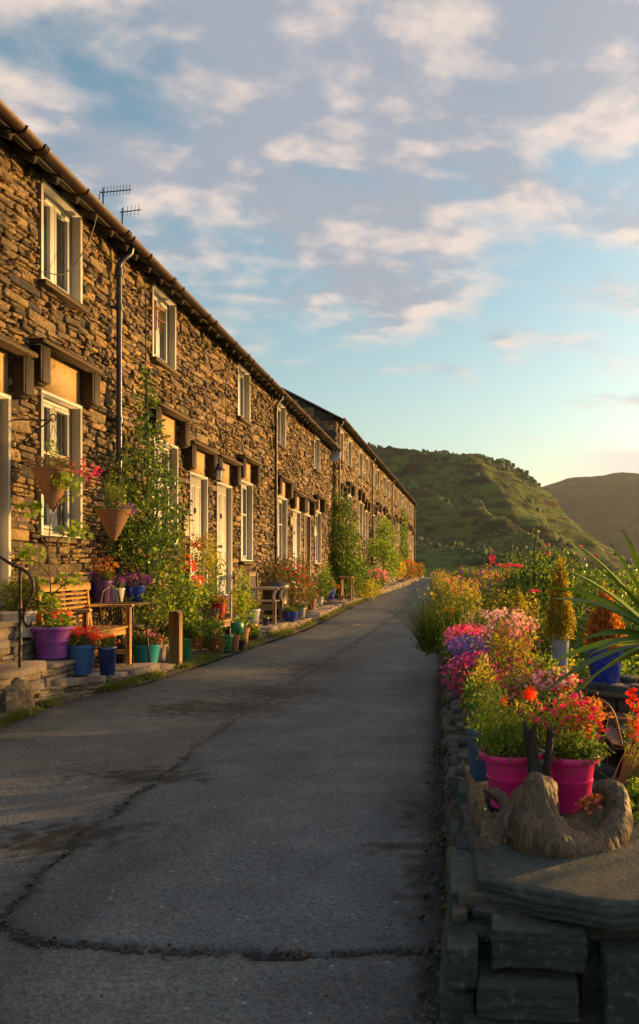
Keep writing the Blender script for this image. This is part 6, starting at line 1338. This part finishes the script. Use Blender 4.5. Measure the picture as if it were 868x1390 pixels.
for i, (x, y, sc_) in enumerate(((-.02, 12.5, 1), (-.15, 15.5, 1.0), (-.3, 19.5, 1.05), (-.55, 25, 1.1), (.5, 13.5, 1.15))):
    border(['green clump with pale tips just beyond the purple spires', 'wispy grass clump along the lane edge farther off', 'low green clump on the lane edge, third from the crest', 'farthest bushy clump on the garden side of the lane', 'leafy clump behind the yarrow'][i], x, y,
        [('leaf_mid', [(0, 0, .4*sc_, .3, .7, .38*sc_)], 900, .07, {'gap': .15}), ('grass', [(0, 0, .3, .25, .5, .8*sc_)], 160, .014, {'blade': 1, 'lean': .4}), ('leaf_yellow', [(0, 0, .7*sc_, .25, .5, .25)], 400, .05, {'up': .8, 'asp': .3})], [('f_pink', [(0, 0, .8*sc_, .25, .5, .15)], 36, .02, {})])
# conifers in pots
def conifer(label, x, y, z0, potr, poth, potm, kind, hgt, rad, mat, n, skew=0):
    t = planter(label, (x, y, z0), potr, poth, potm, kind, (), (), group=GR, name='potted_conifer', cat='conifer')
    k = 9; bl = []
    for i in range(k):
        q = i/(k-1); rr = rad*(1-q)**.75*(.75+.25*math.sin(min(1, q*4+.35)*math.pi/2))+.008; bl.append((.0, 0, poth*.9+.04+q*(hgt-.06), rr, rr, hgt/k*.95))
    P = blob_points(bl, n, .8); foliage('foliage', P, .042, M[mat], t, asp=.28, up=1.3)
    stems('trunk', [[(0, 0, poth*.85), (0, 0, poth+hgt*.8)]], M['bark'], t, .012)
conifer('slim golden dwarf conifer in a pale metal pot', (761-620)/F*6.3, 6.3, .47, .075, .30, 'pale_metal', 'plain', .64, .115, 'leaf_gold', 3600)
rock('squat slate block under the pale metal pot', ((761-620)/F*6.3, 6.3, .25), (.17, .17, .235), 8.0)
conifer('small upright yellow conifer behind the phlox', (705-620)/F*8.2, 8.2, .50, .07, .2, 'terracotta', 'terra', .38, .075, 'leaf_gold', 1100)
# slate pier and blue pot with the rusty conifer
pr = thing('slate_pier', 'round pier of stacked dark slate carrying the blue pot', 'pier', (1.10, 5.15, -.1))
mb = MB(); z = 0
while z < .60:
    hh = random.uniform(.04, .09)
    for k in range(9):
        a0 = k*2*math.pi/9+z*3; rr = .27+random.uniform(-.012, .018)
        a1 = a0+2*math.pi/9-.05; V = []
        for zz in (z+.004, z+hh-.004):
            for q in (a0, (a0+a1)/2, a1): V.append((rr*math.cos(q), rr*math.sin(q), zz))
            V.append((.1*math.cos((a0+a1)/2), .1*math.sin((a0+a1)/2), zz))
        mb.add(V, [[0, 1, 5, 4], [1, 2, 6, 5], [4, 5, 6, 7], [3, 2, 1, 0], [2, 3, 7, 6], [3, 0, 4, 7]])
    z += hh
mb.build('stonework', M['drystone'], pr); MB().lathe([(0, .595), (.29, .595), (.30, .61), (.295, .63), (0, .635)], 18).build('cap', M['drystone'], pr)
conifer('rusty orange dwarf conifer in a royal blue pot on the slate pier', (820-620)/F*5.2, 5.15, .535, .118, .25, 'bright_blue_glaze', 'plain', .40, .125, 'leaf_rust', 3000)
# iron hoop round the pier
tag(MB().tube([(1.10+.33*math.cos(a), 5.0+.33*math.sin(a), .40) for a in np.linspace(0, 2*math.pi, 30)], .010, 6).lathe([(.34, .36), (.345, .36), (.345, .41), (.34, .41)], 30, (1.10, 5.0, 0)).build('iron_hoop', M['redwood'], None, smooth=50), 'rusty iron hoop round the slate pier', 'hoop')
# broken reddish wooden chair
t = thing('old_wooden_chair', 'weathered reddish wooden garden chair standing among the pots', 'chair', (.62, 3.9, .0))
MB().bar((-.02, 0, .62), (.175, .0, .10), .10, .022, up=(0, 1, 0)).build('back_board', M['redwood'], t)
MB().box((-.03, .06, .50), (.30, .02, .20), Matrix.Rotation(R(12), 3, 'Y'), bev=.004).build('back_board', M['redwood'], t)
MB().bar((.10, -.05, .385), (.62, -.02, .385), .035, .085, up=(0, 0, 1)).build('seat_rail', M['redwood'], t)
MB().bar((.10, .4, .385), (.62, .43, .385), .035, .085, up=(0, 0, 1)).build('seat_rail', M['redwood'], t)
for i in range(4): MB().bar((.18+.11*i, -.04, .435), (.18+.11*i, .42, .435), .09, .018).build('slat', M['redwood'], t)
for a, b in ((.12, .0), (.60, .0), (.12, .42), (.60, .42)): MB().box((a, b, .17), (.045, .045, .38), bev=.004).build('leg', M['redwood'], t)
MB().tube(smoothp([(.0, 0, .60), (.06, -.02, .66), (.14, -.02, .60), (.19, -.02, .42), (.24, -.02, .30)]), .006, 6).build('iron_rod', M['dry'], t, smooth=180)
# pale boards below
t = thing('board_pile', 'pale weathered boards lying beside the driftwood', 'boards', (.62, 3.35, .26))
for i, (a, b) in enumerate((((0, 0, 0), (.34, -.35, .03)), ((.12, .1, .02), (.42, -.2, .05)), ((.08, -.1, -.03), (.5, .0, .0)))): MB().bar(a, b, .07, .02, bev=.003).build('board', M['greywood'], t)
# orange flowers at the frame edge
for k, (px, py, y, lab) in enumerate(((862, 968, 3.4, 'tall stem with a salmon orange flower at the edge of the driftwood'), (866, 985, 3.7, 'second salmon orange spire behind the first'))):
    x, _, z = W(px, py, y); t = thing('orange_flower', lab, 'flower', (x, y, .1), 0, 'orange spires beside the old chair')
    h = z-.1; stems('stem', [[(0, 0, 0), (-.02, 0, h*.6), (0, 0, h+.08)]], M['leaf_mid'], t, .004)
    foliage('foliage', blob_points([(-.01, 0, h*.75, .03, .03, h*.3)], 260, .5), .02, M['leaf_lime'], t)
    blooms('blossoms', blob_points([(0, 0, h+.03, .035, .03, .07), (.01, 0, h-.09, .035, .03, .05)], 26, .8), .02, M['f_scarlet'], t, petals=5, layers=2)
t = thing('dry_stalks', 'bundle of dry brown stalks leaning beside the pale boards', 'stalks', W(845, 1062, 3.1))
b_ = np.array([(.0+.02*RNG.normal(), .02*RNG.normal(), 0) for _ in range(26)]); blades('stalks', b_, .22, .010, M['dry'], t, lean=.6, curve=.2, outc=(-.25, -.1, 0))
t = thing('fern', 'low green fronds by the dry stalks at the edge of the wall', 'plant', W(862, 1090, 2.98))
foliage('foliage', blob_points([(0, 0, -.04, .08, .08, .12)], 260, .5), .035, M['leaf_lime'], t, up=.7); blades('fronds', np.zeros((30, 3)), .14, .012, M['leaf_mid'], t, lean=.8)
# ---------------- spiky cordyline
def yucca():
    bx, by, bz = .985, 3.75, .93
    t = thing('cordyline', 'spiky green cordyline whose sword leaves reach over the pots', 'cordyline', (bx, by, .25))
    MB().lathe(pot_profile(.16, .28, 'terra'), 28).build('pot', M['terracotta'], t, smooth=40)
    MB().tube([(0, 0, .2), (.01, 0, .45), (0, 0, .68)], [.04, .035, .04], 12).build('trunk', M['bark'], t, smooth=180)
    c = Vector((0, 0, bz-.25))
    tips = [(779, 736, 3.6), (829, 737, 3.9), (845, 717, 3.5), (740, 796, 3.75), (749, 813, 3.4), (786, 870, 3.5), (729, 949, 3.3), (756, 961, 3.55), (742, 905, 3.9), (800, 890, 3.3), (760, 770, 4.1), (868, 700, 3.8), (900, 700, 3.9), (950, 730, 3.7), (1010, 800, 3.8), (1020, 860, 3.6), (1000, 920, 3.7), (940, 960, 3.4), (960, 720, 3.3), (985, 770, 4.1), (905, 690, 3.3), (880, 940, 3.1), (790, 935, 3.2), (810, 770, 3.2), (1000, 900, 3.3), (930, 990, 3.8)]
    for (px, py, y) in tips:
        tip = Vector(W(px, py, y))-Vector((bx, by, .25)); d = tip-c; ln = d.length; V = []; seg = 10
        side = d.cross(Vector((0, 0, 1))); side = side.normalized() if side.length > .05 else Vector((1, 0, 0)); up = side.cross(d).normalized()
        rot_ = Matrix.Rotation(random.uniform(-.6, .6), 3, d.normalized()); side = rot_ @ side; up = rot_ @ up
        sag = .10*ln*abs(d.normalized().x)
        for i in range(seg+1):
            q = i/seg; p = c+d*q+Vector((0, 0, sag*4*q*(1-q))); wd = .033*min(1, .45+q*2.2)*(1-q**2.6)+.0008
            V += [p-side*wd+up*wd*.35, p-up*.002, p+side*wd+up*wd*.35, p-up*.0035]
        Fc = []
        for i in range(seg):
            a = 4*i; Fc += [[a, a+1, a+5, a+4], [a+1, a+2, a+6, a+5], [a+2, a+3, a+7, a+6], [a+3, a, a+4, a+7]]
        MB().add([tuple(v) for v in V], Fc).build('leaf_blade', M['leaf_yucca'], t, smooth=180)
yucca()
# ---------------- hedges and garden bushes
def hedge(name, label, path, wdt, h, n, size, mats, zb=-.3, wob=.12):
    t = thing(name, label, 'hedge', (path[0][0], path[0][1], zb)); o0 = np.array([path[0][0], path[0][1]]); P = np.array(path, float)
    seg = np.hypot(*(P[1:]-P[:-1]).T); cum = np.concatenate([[0], np.cumsum(seg)]); s = RNG.random(n)*cum[-1]
    cx = np.interp(s, cum, P[:, 0])-o0[0]; cy = np.interp(s, cum, P[:, 1])-o0[1]
    a = RNG.random(n)*math.pi; hh = h*(1+wob*np.sin(s*1.3+1)*np.sin(s*.47)+.5*wob*np.sin(s*4.1)); rr = .72+.35*RNG.random(n)
    x = cx+np.cos(a)*wdt/2*rr*(1+.1*np.sin(s*3)); z = hh*(np.sin(a)**.5)*(.80+.22*RNG.random(n)+.05*RNG.normal(size=n))
    low = RNG.random(n) < .5; z = np.where(low, RNG.random(n)*hh*.85, z); x = np.where(low, cx+np.sign(np.cos(a))*wdt/2*(.85+.3*RNG.random(n)), x)
    y = cy+.05*RNG.normal(size=n); Q = np.stack([x, y, z], 1); k = RNG.integers(0, len(mats), n)
    for i, m in enumerate(mats): foliage('foliage', Q[k == i], size, M[m], t, up=.3, asp=.6)
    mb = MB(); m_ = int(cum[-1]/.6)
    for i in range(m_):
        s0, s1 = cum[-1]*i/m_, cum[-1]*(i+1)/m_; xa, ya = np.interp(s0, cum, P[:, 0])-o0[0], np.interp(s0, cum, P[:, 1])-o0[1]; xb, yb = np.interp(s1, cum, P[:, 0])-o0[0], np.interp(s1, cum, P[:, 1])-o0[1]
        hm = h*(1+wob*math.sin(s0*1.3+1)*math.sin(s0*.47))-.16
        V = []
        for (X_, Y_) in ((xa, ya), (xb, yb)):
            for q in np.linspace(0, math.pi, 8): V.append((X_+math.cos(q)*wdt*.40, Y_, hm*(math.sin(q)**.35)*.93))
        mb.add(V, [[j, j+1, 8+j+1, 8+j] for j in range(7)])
    mb.build('sunblock_core', M['hedge_core'], t)  # solid dark core added so that the hedge blocks the sun
M['hedge_core'] = mk('hedge_interior', [(.015,.02,.008), (.03,.035,.015)], 12, .95, .9, 20, bdist=.05)
HH = 1.42
hedge('shading_hedge', 'long clipped mixed hedge, its unseen near end put in to shade the lane', [(4.4, 4.0), (4.4, 12), (4.2, 20), (3.6, 30), (2.6, 42), (1.2, 55), (.2, 70)], 1.1, HH+.42, 30000, .085, ['leaf_mid', 'leaf_dark', 'leaf_lime'], zb=-.62, wob=.04)  # near stretch lies out of view, put in to shade the lane
gb_ = [(0, 0, .75, .55, .8, .6), (.5, .3, .85, .5, .7, .6), (-.35, -.3, .7, .35, .5, .5), (.2, .2, 1.25, .4, .5, .30), (.8, -.2, .6, .45, .6, .5)]
shrub('rose_bush', 'dense dark green bush with tall shoots behind the golden conifer', 'bush', (1.05, 10.8, .0), [[(0, 0, 0), (0, 0, 1.5), (.05, 0, 1.85)], [(0, 0, .8), (-.2, 0, 1.4), (-.25, 0, 1.72)], [(0, 0, .8), (.35, 0, 1.3), (.4, 0, 1.62)]],
    [('leaf_dark', gb_, 4200, .055, {'gap': .12, 'asp': .55}), ('leaf_mid', gb_, 3000, .055, {'gap': .15, 'asp': .55}), ('leaf_lime', [(0, -.2, 1.2, .5, .5, .35), (-.25, 0, 1.5, .08, .08, .25), (0, 0, 1.65, .06, .06, .22)], 900, .045, {'gap': .2})], [('f_crimson', [(.5, 0, 1.5, .5, .4, .15)], 16, .022, {})])
gb2 = [(0, 0, .55, .6, .7, .55), (.6, .2, .6, .6, .7, .55), (-.45, 0, .5, .4, .5, .45), (1.2, .3, .65, .6, .7, .55)]
shrub('bush', 'broad mid green bush behind the rusty conifer', 'bush', (1.75, 8.6, -.12), [[(0, 0, 0), (0, 0, 1.1)]], [('leaf_mid', gb2, 3600, .05, {'gap': .15}), ('leaf_dark', gb2, 2200, .05, {'gap': .12}), ('leaf_lime', [(0, -.2, .9, .6, .5, .3), (.8, -.2, .9, .5, .4, .25)], 700, .045, {'gap': .25})], [('f_scarlet', [(.3, -.4, .8, .5, .3, .2)], 14, .022, {}), ('f_purple', [(-.3, -.3, 1.0, .4, .3, .12)], 14, .018, {})])
shrub('bush', 'airy lime green bush by the frame of the cordyline', 'bush', (2.45, 10.6, -.15), [[(0, 0, 0), (0, 0, 1.3)]], [('leaf_lime', [(0, 0, .8, .5, .7, .5), (.6, 0, .75, .5, .6, .5), (.1, 0, 1.25, .3, .4, .2)], 2100, .055, {'gap': .25}), ('leaf_mid', [(0, 0, .6, .7, .7, .5), (.8, 0, .6, .6, .6, .5)], 1500, .055, {'gap': .15})], [('f_crimson', [(0, -.3, 1.1, .5, .4, .2)], 12, .02, {})])
shrub('bush', 'low shadowed bush filling the garden below the slate pier', 'bush', (1.85, 6.6, -.42), None, [('leaf_mid', [(0, 0, .45, .5, .6, .4), (.5, 0, .5, .4, .5, .4)], 2400, .045, {'gap': .1}), ('leaf_yellow', [(-.2, -.2, .6, .3, .4, .2)], 600, .035, {})], [('f_yellow', [(-.2, -.2, .75, .4, .4, .1)], 30, .014, {})])
shrub('bush', 'leafy thicket between the border and the long hedge', 'bush', (2.2, 14.5, -.25), None, [('leaf_mid', [(0, 0, .8, 1.0, 1.5, .6), (-1, 1, .8, .7, 1.2, .55), (1, 1, .8, .8, 1.2, .6)], 3600, .08, {'gap': .12}), ('leaf_dark', [(0, 0, .7, 1.0, 1.5, .6), (-1, 1, .7, .7, 1.2, .5)], 1800, .08, {})])
# ground clutter: fallen leaves and twigs, crumbs of stone along the wall foot
n = 260; y = 2.2+RNG.random(n)**1.5*10; x = right_edge(y)-.10*RNG.random(n)**2; 
mb = MB()
for i in range(n):
    s = random.uniform(.004, .014); mb.box((x[i], y[i], s*.4), (s*random.uniform(1, 2), s*random.uniform(1, 2), s), Matrix.Rotation(random.uniform(0, 3), 3, 'Z'))
for i in range(240):
    yy = 2.4+random.random()**1.6*14; xx = left_edge(yy)+(right_edge(yy)-left_edge(yy))*random.random(); s = random.uniform(.002, .006); mb.box((xx, yy, float(road_h(yy))+.012), (s*1.6, s, s), Matrix.Rotation(random.uniform(0, 3), 3, 'Z'))
struct(mb.build('gravel_crumbs', M['drystone'], None), 'loose grit along the foot of the wall', 'stuff'); bpy.data.objects['gravel_crumbs']['category'] = 'grit'
n = 420; y = 2.2+RNG.random(n)*11; P = np.stack([wall_edge(y)+.02-.08*RNG.random(n), y, .01+.03*RNG.random(n)], 1); o = foliage('wall_foot_weeds', P[np.sin(y*5)+np.sin(y*2.3) > .2], .022, M['leaf_olive'], None, up=.6); struct(o, 'sparse weeds and moss at the foot of the dry stone wall', 'stuff'); o['category'] = 'weeds'
n = 520; k = RNG.random(n) < .62; y = 2.3+RNG.random(n)**1.4*15; x = np.where(k, right_edge(y)-.22*RNG.random(n)**2, left_edge(y)+.5*RNG.random(n)**2); s_ = RNG.random(n) < .12; x = np.where(s_, left_edge(y)+(right_edge(y)-left_edge(y))*RNG.random(n), x)
P = np.stack([x, y, road_h(y)+.10*np.clip((-x-2.2)/1.3, 0, 1)**1.5+.010], 1); V, idx = leaves(P, .022, asp=.6, up=0.0); V[:, 2] = np.repeat(P[:, 2], 4)+(V[:, 2]-np.repeat(P[:, 2], 4))*.25+.004
M['litter'] = leafmat('dead_leaf', [(.10,.06,.025), (.18,.11,.04), (.06,.04,.02), (.22,.16,.06)], .1, .8)
o = fast_mesh('leaf_litter', V, idx, 3, M['litter']); struct(o, 'dead leaves and petals blown along the lane edges', 'stuff'); o['category'] = 'leaf litter'
n = 500; x = .05+RNG.random(n)*1.0; y = 2.32+RNG.random(n)*.9; P = np.stack([x, y, np.full(n, .366)+.0125*np.maximum(0, x-.35)], 1)[(np.sin(x*17)+np.sin(y*23+x*9) > .5)]; V, idx = leaves(P, .012, asp=.6, up=.2); V[:, 2] = np.repeat(P[:, 2], 4)+np.abs(V[:, 2]-np.repeat(P[:, 2], 4))*.4
o = fast_mesh('cap_litter', V, idx, 3, M['litter']); struct(o, 'crumbs of bark and dry petals on the wall cap', 'stuff'); o['category'] = 'leaf litter'
n = 2600; u = RNG.random(n); x = np.where(u < .5, RNG.random(n)*1.2-.04, -.03+.05*RNG.random(n)); y = np.where(u < .5, 2.20+.16*RNG.random(n), 2.3+RNG.random(n)**1.5*6); z = RNG.random(n)*.33; f = np.sin(x*19+z*31)+np.sin(z*47+y*13)+np.sin(x*7-y*5)
P = np.stack([np.where(u < .5, x, wall_edge(y)+.03), y, z], 1)[f > 1.35]; o = foliage('wall_moss', P, .011, M['moss'], None, asp=.7, up=.3); struct(o, 'tufts of moss in the joints of the dry stone wall', 'stuff'); o['category'] = 'moss'
mb = MB()
for p in (crack_paths[1], crack_paths[0][:7]):
    for a, b in zip(p[:-1], p[1:]):
        for k in range(34):
            q = random.random(); s = random.uniform(.003, .009); mb.box((a[0]+(b[0]-a[0])*q+random.gauss(0, .016), a[1]+(b[1]-a[1])*q+random.gauss(0, .016), s*.3-.002), (s*random.uniform(1, 2), s*random.uniform(1, 2), s), Matrix.Rotation(random.uniform(0, 3), 3, 'Z'))
struct(mb.build('crack_grit', M['mortar'], None), 'dark grit and moss crumbs lodged in the cracks of the lane', 'stuff'); bpy.data.objects['crack_grit']['category'] = 'grit'
t = thing('fallen_twig', 'forked dry twig lying on the lane beside the kerb', 'twig', (*W(475, 845, 17)[:2], float(road_h(17))+.03)); MB().tube([(-.2, -.1, 0), (0, 0, .02), (.22, .12, .04)], .008, 5).tube([(0, 0, .02), (.12, .2, .03)], .006, 5).build('twig', M['dry'], t)
# ================================================================ the evening air: one box of thin even haze round everything
def haze():
    o = MB().box((0, 3000, 135), (8400, 7500, 370)).build('haze', M['haze'], None); struct(o, 'thin evening haze filling the valley air', 'stuff'); o['category'] = 'haze'
g = NT('evening_haze'); v = g.n('ShaderNodeVolumePrincipled'); v.inputs['Color'].default_value = (.90, .93, 1.0, 1); v.inputs['Density'].default_value = .00008; v.inputs['Anisotropy'].default_value = .25
o_ = g.n('ShaderNodeOutputMaterial'); g.l(v.outputs[0], o_.inputs['Volume']); M['haze'] = g.m
haze()
